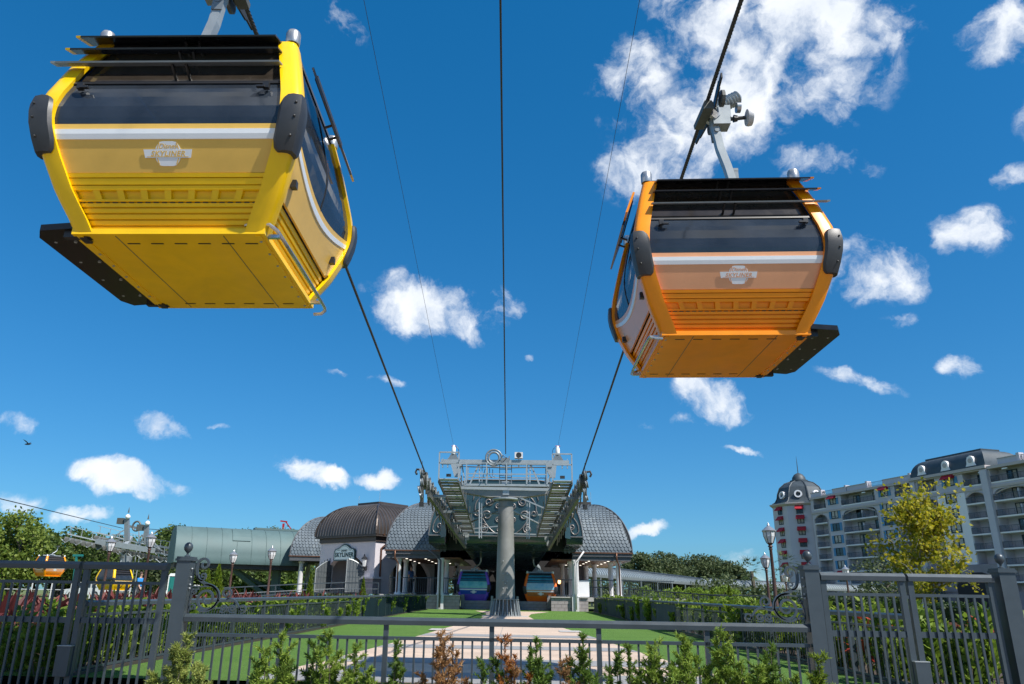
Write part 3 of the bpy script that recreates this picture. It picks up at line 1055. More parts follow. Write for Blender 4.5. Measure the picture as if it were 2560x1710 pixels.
        H(MB().prism([(-.05, -.05), (.05, -.05), (.055, .0), (.035, .045), (-.035, .045), (-.055, 0)], (rx, -.21, rz), (1, 0, 0), (0, 0, 1), (0, .42, -.04)), 'grip_jaw', M['dull_steel'], gp)
        for s_ in (-1, 1):
            H(MB().bar((rx - .09, s_ * .10, rz + .02), (rx - .06, s_ * .42, rz + (.03)), .016, .09).bar((rx - .06, s_ * .42, rz + .03), (rx - .05, s_ * .56, rz + .03), .016, .055), 'guide_plate', M['dark_steel'], gp)
            H(MB().lathe([(.07, -.02), (.085, -.015), (.085, .015), (.07, .02)], (rx - .13, s_ * .24, rz), 14, Matrix.Rotation(R(90), 3, 'Y')), 'guide_disc', M['dull_steel'], gp)
        # spring as a ringed barrel
        prof = [(.03, -.17)]
        for k in range(9):
            z_ = -.15 + k * .034
            prof += [(.062, z_), (.078, z_ + .011), (.062, z_ + .024)]
        prof += [(.03, .17)]
        q = Vector((-.55, 0, .28)).normalized()
        MS = q.to_track_quat('Z', 'Y').to_matrix()
        H(MB().lathe(prof, (-.03, -.03, 3.22), 14, MS), 'spring', M['light_steel'], gp, smooth=50)
        H(MB().tube([(.0, 0, 3.0), (-.20, 0, 3.02)], .02, 8).lathe([(.03, -.02), (.04, .02)], (-.1, 0, 3.01), 10, Matrix.Rotation(R(90), 3, 'Y')), 'roller_axle', M['dark_steel'], gp)
        H(MB().lathe([(.03, -.03), (.085, -.026), (.09, 0), (.085, .026), (.03, .03)], (-.24, 0, 3.02), 18, Matrix.Rotation(R(90), 3, 'Y')), 'roller', M['column'], gp, smooth=50)
        H(MB().lathe([(.02, -.02), (.055, -.02), (.055, .02), (.02, .02)], (-.13, .03, 3.12), 14, Matrix.Rotation(R(90), 3, 'Y')), 'roller', M['lamp_metal'], gp, smooth=50)
    else:
        MATS = M['light_steel']
        B(MB().bar((-.86, 0, 2.11), (.86, 0, 2.11), .12, .09).bar((0, -.55, 2.11), (0, .55, 2.11), .12, .08), 'roof_rack', MATS)
        B(MB().box((0, 0, 2.2), (.45, .3, .1)), 'hanger_foot', MATS)
        B(MB().tube([(0, 0, 2.2), (.0, 0, 2.32), (.16, 0, 2.42), (.36, 0, 2.56), (.42, 0, 2.75), (.42, 0, 3.05)], .05, 8), 'hanger_arm', MATS, smooth=True)
        B(MB().box((.42, 0, 3.02), (.14, .4, .14)), 'grip', M['dull_steel'])
    return t


M['rack_black'] = mat('rack_black', (.006, .006, .008), .3, var=.3)


def paint(n, c):
    m = mat(n, c, .34, coat=.22, var=.09, scale=1.6, spec=.35)
    speckle(m, 7, .025)
    return m


M['yellow'] = paint('yellow', (.88, .54, .003))
M['yellow_print'] = mat('yellow_print', (.74, .46, .10), .34, coat=.12, var=.07, scale=3, spec=.3)
M['orange'] = paint('orange', (.90, .29, .002))
M['orange_print'] = mat('orange_print', (.74, .36, .19), .34, coat=.12, var=.07, scale=3, spec=.3)
M['violet'] = paint('violet', (.20, .11, .60))
M['navy'] = mat('navy', (.03, .10, .45), .3, coat=.4, var=.2, scale=4)
M['deep_orange'] = paint('deep_orange', (.9, .17, .02))
M['rust_print'] = mat('rust_print', (.50, .16, .05), .3, coat=.4, var=.2, scale=4)
M['sea_print'] = mat('sea_print', (.05, .36, .44), .3, coat=.3, col2=(.30, .62, .60), scale=2.6)
M['sky_print'] = mat('sky_print', (.08, .36, .62), .3, coat=.3, col2=(.5, .65, .68), scale=2.2)
M['teal_pane'] = mat('teal_pane', (.03, .22, .36), .25, coat=.3, var=.3, scale=3)
M['blue_pane'] = mat('blue_pane', (.05, .30, .45), .25, coat=.3, var=.3, scale=3)


def place_cabin(ref, yaw, roll, flip):
    """ref = the point midway between the front bumpers; the body reaches 1.15 m behind it"""
    Rm = Matrix.Rotation(yaw, 4, 'Z') @ Matrix.Rotation(roll, 4, 'Y')
    o = Vector(ref) - (Rm @ Vector((0, -1.12, .766)))
    if flip:
        Rm = Matrix.Rotation(yaw + math.pi, 4, 'Z') @ Matrix.Rotation(-roll, 4, 'Y')
    return o, Rm.to_euler()


lo, ro = place_cabin((-2.854, 5.118, 4.58), .017, -.006, False)
cabin('gondola_cabin', 'large yellow gondola cabin overhead at upper left with cream band', lo, tuple(ro), M['yellow'], M['yellow_print'], group='gondola cabins on the ropeway')
lo2, ro2 = place_cabin((2.388, 7.454, 4.536), -.0098, -.0048, True)
cabin('gondola_cabin', 'large orange gondola cabin hanging at right with tan band', lo2, tuple(ro2), M['orange'], M['orange_print'], group='gondola cabins on the ropeway')
pa = at(1084, 1378, Y=48.3)
cabin('gondola_cabin', 'violet and navy gondola cabin parked in the station left of the tower', (pa.x, pa.y + 1.1, pa.z + .02), 0, M['violet'], M['navy'], full=False, scale=.93, group='gondola cabins on the ropeway', art=(M['sea_print'], M['teal_pane']))
pb = at(1239, 1383, Y=48.1)
cabin('gondola_cabin', 'bright orange red gondola cabin parked in the station right of the tower', (pb.x, pb.y + 1.1, pb.z + .02), math.pi, M['deep_orange'], M['rust_print'], full=False, scale=.93, group='gondola cabins on the ropeway', art=(M['sky_print'], M['blue_pane']))
pc = at(110, 1320, Y=76)
cabin('gondola_cabin', 'small orange gondola cabin in the distance above the left gate', (pc.x, pc.y, pc.z), R(58), M['orange'], M['orange_print'], full=False, group='gondola cabins on the ropeway')
pd = at(258, 1352, Y=70)
cabin('gondola_cabin', 'small yellow gondola cabin low behind the left gate pickets', (pd.x, pd.y, pd.z), R(68), M['yellow'], M['yellow_print'], full=False, group='gondola cabins on the ropeway')
GRIP_L = Matrix.LocRotScale(lo, ro, Vector((1, 1, 1))) @ Vector((-.12, 0, 3.40))
GRIP_R = Matrix.LocRotScale(lo2, ro2, Vector((1, 1, 1))) @ Vector((-.12, 0, 3.40))


# ---------------------------------------------------------------- ropes
def rope(name, label, pts, r, cat='cable', strands=False):
    P = [Vector(p) for p in pts]
    if not strands:
        return tag(MB().tube(P, r, 8).build(name, M['rope'], smooth='all'), label, cat, 'cables running to the tower')
    m = MB()
    Q = []
    for a, b in zip(P, P[1:]):
        n = max(2, int((b - a).length / .022)) if (a.y < 14) else max(2, int((b - a).length / .5))
        Q += [a.lerp(b, i / n) for i in range(n)]
    Q.append(P[-1])
    L = 0
    n = 12
    vs = []
    for i, p in enumerate(Q):
        if i:
            L += (p - Q[i - 1]).length
        d = (Q[min(i + 1, len(Q) - 1)] - Q[max(i - 1, 0)]).normalized()
        a = d.cross(Vector((0, 0, 1))).normalized()
        b = a.cross(d)
        for k in range(n):
            t = 2 * math.pi * k / n
            rr = r * (1 - .17 * (k % 2)) if (p.y < 15) else r * .95
            tw = t + L * 20
            vs.append(p + a * rr * math.cos(tw) + b * rr * math.sin(tw))
    fs = [(i * n + k, i * n + (k + 1) % n, (i + 1) * n + (k + 1) % n, (i + 1) * n + k) for i in range(len(Q) - 1) for k in range(n)]
    o = m.add(vs, fs).build(name, M['rope'])
    return tag(o, label, cat, 'cables running to the tower')


RL = at(975, 1085, Y=28)
RR = at(1333, 1090, Y=28)
gl, gr = GRIP_L, GRIP_R
back = lambda g, p: g + (g - p).normalized() * 26
TL = at(1062, 1226, Y=43)
TR = at(1262, 1230, Y=43)
rope('haul_rope', 'thick twisted haul rope carrying the yellow cabin', [back(gl, RL), gl, RL, TL], .027, strands=True)
rope('haul_rope', 'thick twisted haul rope gripped by the large orange cabin', [back(gr, RR), gr, RR, TR], .027, strands=True)
TY = 35.0
c1 = at(1159, 1040, Y=TY)
c0 = at(1147, 0, Y=11.2)
rope('overhead_cable', 'dark straight cable running overhead down the middle of the sky', [c0 + (c0 - c1) * .6, c0, c1], .022)
a1, a0 = at(1040, 1024, Y=TY), at(834, 0, Y=11.0)
rope('guy_wire', 'thin wire rising from the left tower mast', [a0 + (a0 - a1) * .6, a0, a1], .005)
a1, a0 = at(1278, 1027, Y=TY), at(1466, 0, Y=11.0)
rope('guy_wire', 'thin wire rising from the right tower mast', [a0 + (a0 - a1) * .6, a0, a1], .005)

# ---------------------------------------------------------------- entry tower
PB = at(1158, 1413, Y=TY)
PB = Vector((PB.x, TY, gz(TY)))
tw = thing('ropeway_tower', 'grey steel ropeway tower with lattice catwalks standing before the station', 'tower', PB)
px_, zb = PB.x, PB.z
bd = lambda m, n, ma=None, par=None, **k: m.build(n, ma or M['light_steel'], par or tw, **k)
prof = [(.435, zb + .03), (.425, zb + .9), (.40, zb + 2.2), (.365, zb + 3.8), (.345, 5.1), (.33, 5.5)]
# diamond bolt studs and seam
pole = bd(MB().lathe(prof, (px_, TY, 0), 28), 'pole', M['pole_steel'], smooth=50)
bd(MB().lathe([(.352, 0), (.36, .01), (.36, .05), (.352, .06)], (px_, TY, 4.9), 28), 'collar', M['pole_steel'], pole, smooth=50)
for (zz, xx) in ((1.25, -.1), (1.25, .08), (1.55, -.1), (1.45, .0), (1.55, .08), (1.85, -.1), (1.85, .08), (1.0, -.1), (1.0, .08), (2.4, -.1)):
    rr = .43
    bd(MB().lathe([(.03, -.01), (.03, .02), (.012, .045)], (px_ + xx, TY - math.sqrt(rr * rr - xx * xx), zz + .1), 8, Matrix.Rotation(R(90), 3, 'X')), 'stud', M['light_steel'], pole)
# flared foot cage
bd(MB().lathe([(.72, zb), (.72, zb + .05), (.44, zb + .05), (.44, zb)], (px_, TY, 0), 32), 'base_plate', M['pole_steel'])
bd(MB().lathe([(.44, zb + .70), (.60, zb + .70), (.60, zb + .735), (.44, zb + .735)], (px_, TY, 0), 32), 'flange', M['pole_steel'])
for k in range(22):
    t = 2 * math.pi * k / 22
    d = Vector((math.cos(t), math.sin(t), 0))
    o = Vector((px_, TY, zb))
    m = MB().prism([(.43, .04), (.70, .04), (.585, .705), (.43, .705)], o - d.cross(Vector((0, 0, 1))) * .012, d, (0, 0, 1), d.cross(Vector((0, 0, 1))) * .024)
    bd(m, 'gusset', M['light_steel'])
    t += math.pi / 22
    d = Vector((math.cos(t), math.sin(t), 0))
    bd(MB().lathe([(.045, 0), (.045, .05), (.02, .05), (.02, .16), (.001, .16)], o + d * .62 + Vector((0, 0, .05)), 8), 'anchor_bolt', M['light_steel'])
tag(MB().box((px_, TY, zb + .008), (2.0, 1.9, .036)).build('tower_pad', M['concrete']), kind='structure')
# head box and cross arm
q0, q1 = at(1042, 1118, Y=TY), at(1272, 1121, Y=TY)
xa, xb = -3.0, 2.2
zt = 5.78
m = MB().prism([(xa, zt - .16), (px_ - .75, zt - .46), (px_ + .75, zt - .46), (xb, zt - .16), (xb, zt + .0), (xa, zt + .0)], (0, TY - .33, 0), (1, 0, 0), (0, 0, 1), (0, .66, 0))
bd(m, 'cross_arm', M['pole_steel'])
bd(MB().lathe([(.55, 0), (.62, .03), (.62, .09), (.36, .1)], (px_, TY, 5.20), 24), 'head_flange', M['light_steel'])
bd(MB().box((px_, TY - .36, 5.52), (.3, .06, .2)), 'junction_box', M['light_steel'])
# service platform with railings
pz = zt + .06
bd(MB().box(((xa + xb) / 2, TY - .0, pz), (3.9, 1.1, .10)), 'platform', M['light_steel'])
for y in (TY - .55, TY + .55):
    xs = np.linspace(xa + .75, xb - .75, 5)
    for x in xs:
        bd(MB().box((x, y, pz + .52), (.05, .05, .95)), 'railing_post')
    for z in (.5, 1.0):
        bd(MB().bar((xs[0], y, pz + z), (xs[-1], y, pz + z), .045, .045), 'railing')
# lifting gantry
bz = at(1160, 1060, Y=TY).z
gx0, gx1 = at(1011, 1060, Y=TY).x, at(1304, 1060, Y=TY).x
bd(MB().box(((gx0 + gx1) / 2, TY, bz), (gx1 - gx0, .16, .22)), 'gantry_beam')
for x in (gx0 + .08, gx0 + .32, gx1 - .08, gx1 - .32):
    bd(MB().box((x, TY, bz - .16), (.05, .1, .22)).box((x, TY, bz + .14), (.03, .03, .12)), 'lug')
for s, x in ((1, gx0 + .78), (-1, gx1 - .78)):
    lx = x + s * .55
    bd(MB().prism([(-.13, -.6), (.13, -.6), (.20, 0), (-.32, 0)], (x, TY - .09, bz - .1), (1, 0, 0), (0, 0, 1), (0, .18, 0)), 'knee_bracket')
    bd(MB().bar((x + s * .04, TY - .1, bz - .5), (x + s * .35, TY - .1, zt), .07, .16, (0, 1, 0)).bar((x + s * .2, TY + .16, bz - .1), (x + s * .4, TY + .16, zt), .06, .1, (0, 1, 0)), 'gantry_leg')
    bd(MB().bar((x + s * 1.0, TY, bz - .1), (x + s * .55, TY, zt + .05), .07, .07, (0, 1, 0)), 'brace')
    bd(MB().bar((x + s * 1.03, TY, bz - .1), (x + s * 1.10, TY - .3, zt - 2.3), .05, .06, (0, 1, 0)).bar((x + s * 1.16, TY, bz - .1), (x + s * 1.2, TY - .3, zt - 2.3), .03, .03, (0, 1, 0)), 'ladder_rail')
    for k in range(16):
        z = lerp(zt - 2.2, bz - .3, k / 15)
        bd(MB().bar((x + s * 1.05, TY - .1, z), (x + s * 1.18, TY - .1, z), .02, .02, (0, 1, 0)), 'rung')
    mt = at(1040 if s > 0 else 1278, 1024, Y=TY)
    bd(MB().prism([(-.26, 0), (.26, 0), (.12, .26), (.1, .3), (-.1, .3), (-.12, .26)], (mt.x, TY - .06, bz + .11), (1, 0, 0), (0, 0, 1), (0, .12, 0)), 'mast_foot', M['grey_steel'])
    bd(MB().lathe([(.09, 0), (.10, .02), (.10, .30), (.07, .36), (.05, .44), (.001, .46)], (mt.x, TY, bz + .36), 12), 'mast_light', M['white'], smooth=50)
    bd(MB().tube([(mt.x - .1, TY, mt.z + .03), (mt.x + .12, TY, mt.z + .03)], .022, 6), 'mast_clamp', mat('red_clamp', (.45, .02, .05), .4))
    bd(MB().tube([(mt.x + s * .1, TY, bz + .7)] + [(mt.x + s * (.1 + .14 * math.sin(a)), TY, bz + .52 + .2 * math.cos(a)) for a in np.linspace(.3, 2.9, 8)], .013, 6), 'mast_cable', M['black'])
rc = at(1132, 1049, Y=TY - .2)
ring = bd(MB().tube([(rc.x + .37 * math.cos(t), rc.y, rc.z + .37 * math.sin(t)) for t in np.linspace(0, 2 * math.pi, 33)[:-1]], .045, 8, closed=True).tube([(rc.x + .25 * math.cos(t), rc.y, rc.z + .25 * math.sin(t)) for t in np.linspace(0, 2 * math.pi, 29)[:-1]], .05, 8, closed=True), 'ring_light', M['grey_steel'], smooth='all')
for k in range(10):
    t = 2 * math.pi * k / 10
    bd(MB().bar((rc.x + .26 * math.cos(t), rc.y, rc.z + .26 * math.sin(t)), (rc.x + .36 * math.cos(t), rc.y, rc.z + .36 * math.sin(t)), .04, .05, (0, 1, 0)), 'ring_spoke', M['light_steel'], ring)
sp = at(1189, 1043, Y=TY - .2)
spk = bd(MB().prism([(-.19, -.14), (.19, -.14), (.19, .14), (-.19, .14)], sp, (1, 0, 0), (0, 0, 1), (0, .3, 0)).bar((sp.x, sp.y + .15, sp.z - .14), (sp.x, TY, bz - .2), .06, .06), 'loudspeaker', M['column'])
bd(MB().lathe([(.12, -.01), (.04, .1), (.03, .1)], sp, 16, Matrix.Rotation(R(-90), 3, 'X')), 'speaker_horn', M['dark_steel'], spk)
bd(MB().lathe([(.13, .0), (.14, -.012), (.11, -.012)], sp, 16, Matrix.Rotation(R(90), 3, 'X') @ Matrix.Identity(3)), 'speaker_rim', M['column'], spk)
cx = c1.x
bd(MB().box((cx, TY - .1, bz + .02), (.34, .2, .34)).box((cx - .17, TY - .1, bz + .2), (.05, .14, .16)).box((cx + .17, TY - .1, bz + .2), (.05, .14, .16)), 'cable_saddle', M['grey_steel'])
bd(MB().box((cx, TY, bz - 1.0), (.34, .2, .22)), 'pulley_box')
bd(MB().tube([(cx, TY, bz - .1), (cx, TY, zt)], .02, 6), 'drop_cable', M['dark_steel'])
for s in (-1, 1):
    bd(MB().box((cx + s * .28, TY + .1, bz - .75), (.035, .035, 1.5)), 'ladder_rail', M['grey_steel'])
for k in range(5):
    bd(MB().box((cx, TY + .1, bz - .3 - .3 * k), (.56, .03, .03)), 'rung', M['grey_steel'])
for (x0, z0, x1, z1) in ((-.95, -.32, -1.0, -.75), (-.75, -.3, -.62, -.75), (-.6, -.35, -.5, -.7)):
    bd(MB().tube([(cx + x0, TY - .1, bz + z0), (cx + (x0 + x1) / 2 - .05, TY - .12, bz + (z0 + z1) / 2 - .1), (cx + x1, TY - .1, bz + z1)], .018, 6), 'hanging_cable', M['black'])
bd(MB().tube([(gx0 + .8, TY - .12, bz - .22), (cx, TY - .12, bz - .28), (gx1 - .8, TY - .12, bz - .22)], .018, 6), 'conduit', M['dark_steel'])
bd(MB().tube([(rc.x + .35, rc.y, rc.z + .15), (rc.x + .6, rc.y, rc.z - .0), (cx - .15, rc.y, bz - .05)], .02, 6), 'conduit', M['black'])

# catwalks: stringers and treads, seen from below
CW = []
for s, (o0, i0, o1, i1) in ((-1, ((1005.4, 1101), (1050.5, 1104), (1059, 1222), (1087, 1225))), (1, ((1311.5, 1106), (1267, 1109), (1260, 1228), (1231, 1228)))):
    A0, A1, B0, B1 = at(*o0, Y=29), at(*i0, Y=29), at(*o1, Y=43), at(*i1, Y=43)
    A1.z = A0.z
    B1.z = B0.z
    CW.append((A0, A1, B0, B1))
    for p, q in ((A0, B0), (A1, B1)):
        bd(MB().bar(p, q, .05, .17), 'stringer', M['dull_steel'])
    N = 25
    for k in range(N + 1):
        t = k / N
        p, q = A0.lerp(B0, t), A1.lerp(B1, t)
        u = (B0 - A0).normalized()
        m = MB().bar(p + (q - p) * .05 + Vector((0, 0, .03)), q - (q - p) * .05 + Vector((0, 0, .03)), .34, .035, u.cross(q - p))
        tr = bd(m, 'tread', M['dull_steel'] if k % 3 else M['light_steel'])
    # inner handrail posts
    for k in range(9):
        p = A1.lerp(B1, k / 8)
        bd(MB().box(p + Vector((0, 0, .3)), (.04, .04, .55)), 'railing_post', M['dull_steel'])
    # front guard
    for p in (A0, A1):
        bd(MB().box(p + Vector((0, 0, .55)), (.05, .05, 1.1)), 'guard_post')
    for z in (.05, .68, 1.1):
        bd(MB().bar(A0 + Vector((0, 0, z)), A1 + Vector((0, 0, z)), .05, .05), 'guard_rail')
    c = (A0 + A1) / 2
    bd(MB().box(c + Vector((0, 0, .2)), (.18, .12, .1)), 'lamp_box', M['dark_steel'])
(LA0, LA1, LB0, LB1), (RA0, RA1, RB0, RB1) = CW
# ties between the catwalks
for t, w in ((.10, .11), (.52, .07), (.97, .06)):
    p, q = LA1.lerp(LB1, t), RA1.lerp(RB1, t)
    bd(MB().bar(p, q, .09, w), 'tie_beam')
bd(MB().bar((px_, TY + .1, zt - .35), LA1.lerp(LB1, .55), .06, .06), 'brace', M['dull_steel'])
bd(MB().bar((px_, TY - .2, zt - .2), RA1.lerp(RB1, .40), .06, .06), 'brace')
bd(MB().bar((px_ + .2, TY + .1, zt - .95), RA1.lerp(RB1, .72), .06, .06), 'brace')
bd(MB().bar((px_ - .2, TY + .1, zt - .95), LA1.lerp(LB1, .72), .06, .06), 'brace', M['dull_steel'])
bd(MB().bar((px_ - .3, TY + 6, LB1.z + .25), LA1.lerp(LB1, .88), .06, .06), 'brace')

# sheave trains
wheel = MB().lathe([(.05, -.07), (.25, -.07), (.295, -.06), (.295, -.035), (.25, -.02), (.25, .02), (.295, .035), (.295, .06), (.25, .07), (.05, .07)], (0, 0, 0), 18).mesh('sheave', M['dull_steel'], 40)
for s, P0, P1, C0 in ((-1, RL, TL, LA0), (1, RR, TR, RA0)):
    n = 18
    d = (P1 - P0)
    for k in range(n):
        t = .01 + .95 * k / (n - 1)
        c = P0 + d * t - Vector((0, 0, .22))
        Mx = T(*c) @ Matrix.Rotation(R(90), 4, 'Y')
        w = inst('sheave', wheel, tw, Mx)
        bd(MB().lathe([(.12, -.085), (.2, -.085), (.2, -.07), (.12, -.07)], c, 14, Matrix.Rotation(R(90 if s > 0 else -90), 3, 'Y')), 'hub_plate', M['light_steel'])
        if k % 2 == 0:
            c2 = P0 + d * (t + .95 / (n - 1)) - Vector((0, 0, .22))
            mid = (c + c2) / 2 - Vector((0, 0, .26))
            off = Vector((s * .075, 0, 0))
            bd(MB().bar(c + off, mid + off, .04, .10, (1, 0, 0)).bar(c2 + off, mid + off, .04, .10, (1, 0, 0)).bar(c - off, mid - off, .04, .10, (1, 0, 0)).bar(c2 - off, mid - off, .04, .10, (1, 0, 0)), 'rocker', M['grey_steel'])
            if k % 4 == 0:
                mid2 = mid + d * (1.9 / (n - 1))
                bd(MB().bar(mid, mid2, .12, .20), 'rocker_beam', M['dull_steel'])
    bd(MB().bar(P0 + Vector((-s * .12, .3, -.72)), P1 + Vector((-s * .12, 0, -.62)), .12, .24), 'sheave_beam', M['dull_steel'])
    for t in (.08, .3, .5, .7):
        c = P0 + d * t
        bd(MB().bar(c + Vector((-s * .1, 0, -.6)), c + Vector((-s * .65, 0, -.6)), .08, .1), 'sheave_bracket', M['grey_steel'])
    # front catcher cluster hanging at the nose
    o = P0 + Vector((s * .12, -.1, 0))
    cl = bd(MB().bar(o + Vector((0, 0, .12)), o + Vector((-s * .02, .2, -1.05)), .14, .07, (0, 1, 0)).bar(o + Vector((-s * .14, .1, .05)), o + Vector((-s * .16, .3, -.75)), .06, .06, (0, 1, 0)), 'catcher', M['dull_steel'])
    for (a, b, r_) in ((.0, -.02, .17), (.03, -.35, .14), (-.05, -.62, .13), (.02, -.85, .10)):
        bd(MB().lathe([(.03, -.05), (r_, -.05), (r_ * 1.1, -.035), (r_ * .9, 0), (r_ * 1.1, .035), (r_, .05), (.03, .05)], o + Vector((a, -.12, b)), 14, Matrix.Rotation(R(78), 3, 'Y')), 'catcher_wheel', M['grey_steel'], cl, smooth=40)
    bd(MB().tube([o + Vector((s * .02, -.1, .1)), o + Vector((s * .18, -.1, .12)), o + Vector((s * .22, -.1, .02)), o + Vector((s * .17, -.1, -.08))], .04, 8), 'rope_guide', M['dark_steel'], cl)
    bd(MB().box(o + Vector((-s * .02, .1, -1.15)), (.16, .12, .16)), 'sensor_box', M['dark_steel'], cl)
    bd(MB().tube([o + Vector((0, 0, .1)), o + Vector((0, 0, .45))], .008, 5), 'whip', M['dark_steel'], cl)
    for k in range(10):
        t = .15 + .08 * k
        c = P0 + d * t + Vector((s * .12, 0, -.25))
        bd(MB().tube([c + Vector((0, 0, .05)), c + Vector((s * .12, .2, -.1)), c + Vector((s * .08, .5, -.45))], .03, 6), 'catcher_arm', M['dull_steel'])
    e = P1 + Vector((-s * .25, -.6, -.15))
    bd(MB().box(e, (.22, .3, .34)).box(e + Vector((s * .05, -.2, -.25)), (.1, .12, .3)), 'end_switch', M['light_steel'])


# ---------------------------------------------------------------- station hood (dark green terminal cover with scrolls)
HY = 45.0
HB = 58.0
hd = thing('terminal_hood', 'dark green terminal hood with raised bronze scrollwork behind the tower', 'ropeway hood', (-.5, HY, gz(HY)))


def hp(cx, cy, Y=HY):
    return at((1060 + cx / 5.59) / K, (1100 + cy / 5.59) / K, Y=Y)


HX0 = hp(1150, 1340)
hc = HX0.x                                  # centre line of the hood
zl = hp(1150, 1340).z                       # lip height
hwid = (hp(2220, 1362).x - hp(65, 1330).x) / 2
hc = (hp(2220, 1362).x + hp(65, 1330).x) / 2
ht = hp(1150, 560).z                        # crown height


def hoodcurve(n=12):
    """right half outline from the lip up to the crown, (x, z) about the centre line"""
    a = bez((hwid, zl), (hwid * .985, lerp(zl, ht, .38)), (hwid * .87, lerp(zl, ht, .72)), (hwid * .70, lerp(zl, ht, .90)), n)
    b = bez((hwid * .70, lerp(zl, ht, .90)), (hwid * .55, lerp(zl, ht, 1.03)), (hwid * .3, ht), (0, ht), n)
    return a + b[1:]


HC = hoodcurve()
outl = [(-x, z) for x, z in HC] + [(x, z) for x, z in HC[::-1][1:]]
# rope slots
sx0, sx1 = hwid * .60, hwid * .79
szt = hp(1150, 1150).z
zl2 = hp(1150, 1455).z                      # underside of the lip band
front = [(-hwid, zl)] + outl[1:-1] + [(hwid, zl), (sx1, zl), (sx1, szt), (sx0 + .12, szt), (sx0, szt - .1), (sx0, zl), (-sx0, zl), (-sx0, szt - .1), (-sx0 - .12, szt), (-sx1, szt), (-sx1, zl)]
hb = lambda m, n, ma=None, par=None, **k: m.build(n, ma or M['hood'], par or hd, **k)
fp = hb(MB().prism(front, (hc, HY, 0), (1, 0, 0), (0, 0, 1), (0, .12, 0)), 'front_panel')
# shell running back into the station
sh = MB()
n = len(outl)
vs = [(hc + x, y, z) for y in (HY + .12, HB) for x, z in outl]
sh.add(vs, [(i, i + 1, n + i + 1, n + i) for i in range(n - 1)])
hb(sh, 'shell', smooth=60)
# edge moulding
hb(MB().tube([(hc + x, HY - .02, z) for x, z in outl], .035, 6), 'edge_moulding', M['scroll'], fp)
for a, b in ((-hwid, -sx1), (-sx0, sx0), (sx1, hwid)):
    hb(MB().box((hc + (a + b) / 2, HY - .03, zl - .01), (b - a, .08, .06)), 'lip_moulding', M['scroll'], fp)


def hull(x0, x1, name, drop, inset0, inset1, ins0=.0, ins1=.0):
    """a bellied underside: a curved lip, then a long sloping keel going back"""
    rows = []
    for k in range(6):
        t = k / 5 * math.pi / 2
        rows.append((HY + .0 + .35 * (1 - math.cos(t)), zl - (zl - zl2) * math.sin(t), 0, 0))
    rows.append((HY + 2.5, zl2 - drop * .18, inset0 * .2, inset1 * .2))
    rows.append((HY + 7, zl2 - drop * .75, inset0 * .7, inset1 * .7))
    rows.append((HB, zl2 - drop, inset0, inset1))
    m = MB()
    vs = []
    for (y, z, i0, i1) in rows:
        a, b = hc + x0 + i0, hc + x1 - i1
        vs += [(a, y, z), (lerp(a, b, .25), y, z), (lerp(a, b, .5), y, z), (lerp(a, b, .75), y, z), (b, y, z)]
        # top edge to close the sides
    N = len(rows)
    fs = [(r * 5 + c, r * 5 + c + 1, r * 5 + c + 6, r * 5 + c + 5) for r in range(N - 1) for c in range(4)]
    base = len(vs)
    for (y, z, i0, i1) in rows:
        vs += [(hc + x0, y, zl), (hc + x1, y, zl)]
    fs += [(r * 5, (r + 1) * 5, base + (r + 1) * 2, base + r * 2) for r in range(N - 1)]
    fs += [(r * 5 + 4, base + r * 2 + 1, base + (r + 1) * 2 + 1, (r + 1) * 5 + 4) for r in range(N - 1)]
    m.add(vs, fs)
    return hb(m, name, smooth=50)


hull(-sx0, sx0, 'hull', 1.15, .9, .9)
hull(-hwid, -sx1, 'wing_hull', .8, .9, -.4)
hull(sx1, hwid, 'wing_hull', .8, -.4, .9)
for s in (-1, 1):
    m = MB().box((hc + s * (sx0 + sx1) / 2, HY + 7, (szt + zl) / 2 + .9), (sx1 - sx0 + .1, 13.6, .05))
    hb(m, 'slot_roof', M['black'])
    hb(MB().box((hc + s * sx1, HY + 3.2, (szt + zl) / 2 - .15), (.05, 6, szt - zl + .5)), 'slot_side', M['black'])
    hb(MB().box((hc + s * sx0, HY + 3.2, (szt + zl) / 2 - .15), (.05, 6, szt - zl + .5)), 'slot_side', M['black'])
    hb(MB().prism([(0, 0), (.35, -.05), (.35, .9), (.2, .95), (0, .9)], (hc + s * (sx1 - .1), HY - .35, zl - .1), (s * .9, .43, 0), (0, 0, 1), (0, .05, 0)), 'deflector')
    hb(MB().tube([(hc + s * (sx0 - .02), HY - .03, zl)] + [(hc + s * (sx0 - .02), HY - .03, szt - .12), (hc + s * (sx0 + .1), HY - .03, szt)] + [(hc + s * (sx1 - .1), HY - .03, szt)], .03, 6), 'slot_trim', M['light_steel'])
# scrollwork in mirrored pairs: (spiral centre x, z, radius, start angle, sense)
U = ht - zl


def sc_rod(pts, w=.036):
    for s in (-1, 1):
        hb(MB().tube([(hc + s * x, HY - .03, z) for x, z in pts], [w * (.75 + .5 * math.sin(math.pi * i / (len(pts) - 1))) for i in range(len(pts))], 6), 'scroll', M['scroll'], fp, smooth='all')


def sp(x, z, r, a0, ccw, turns=1.6, tail=None):
    pts = spiral((x, zl + z * U), r, turns, a0, ccw, .22, 26)
    sc_rod((tail or []) + pts)


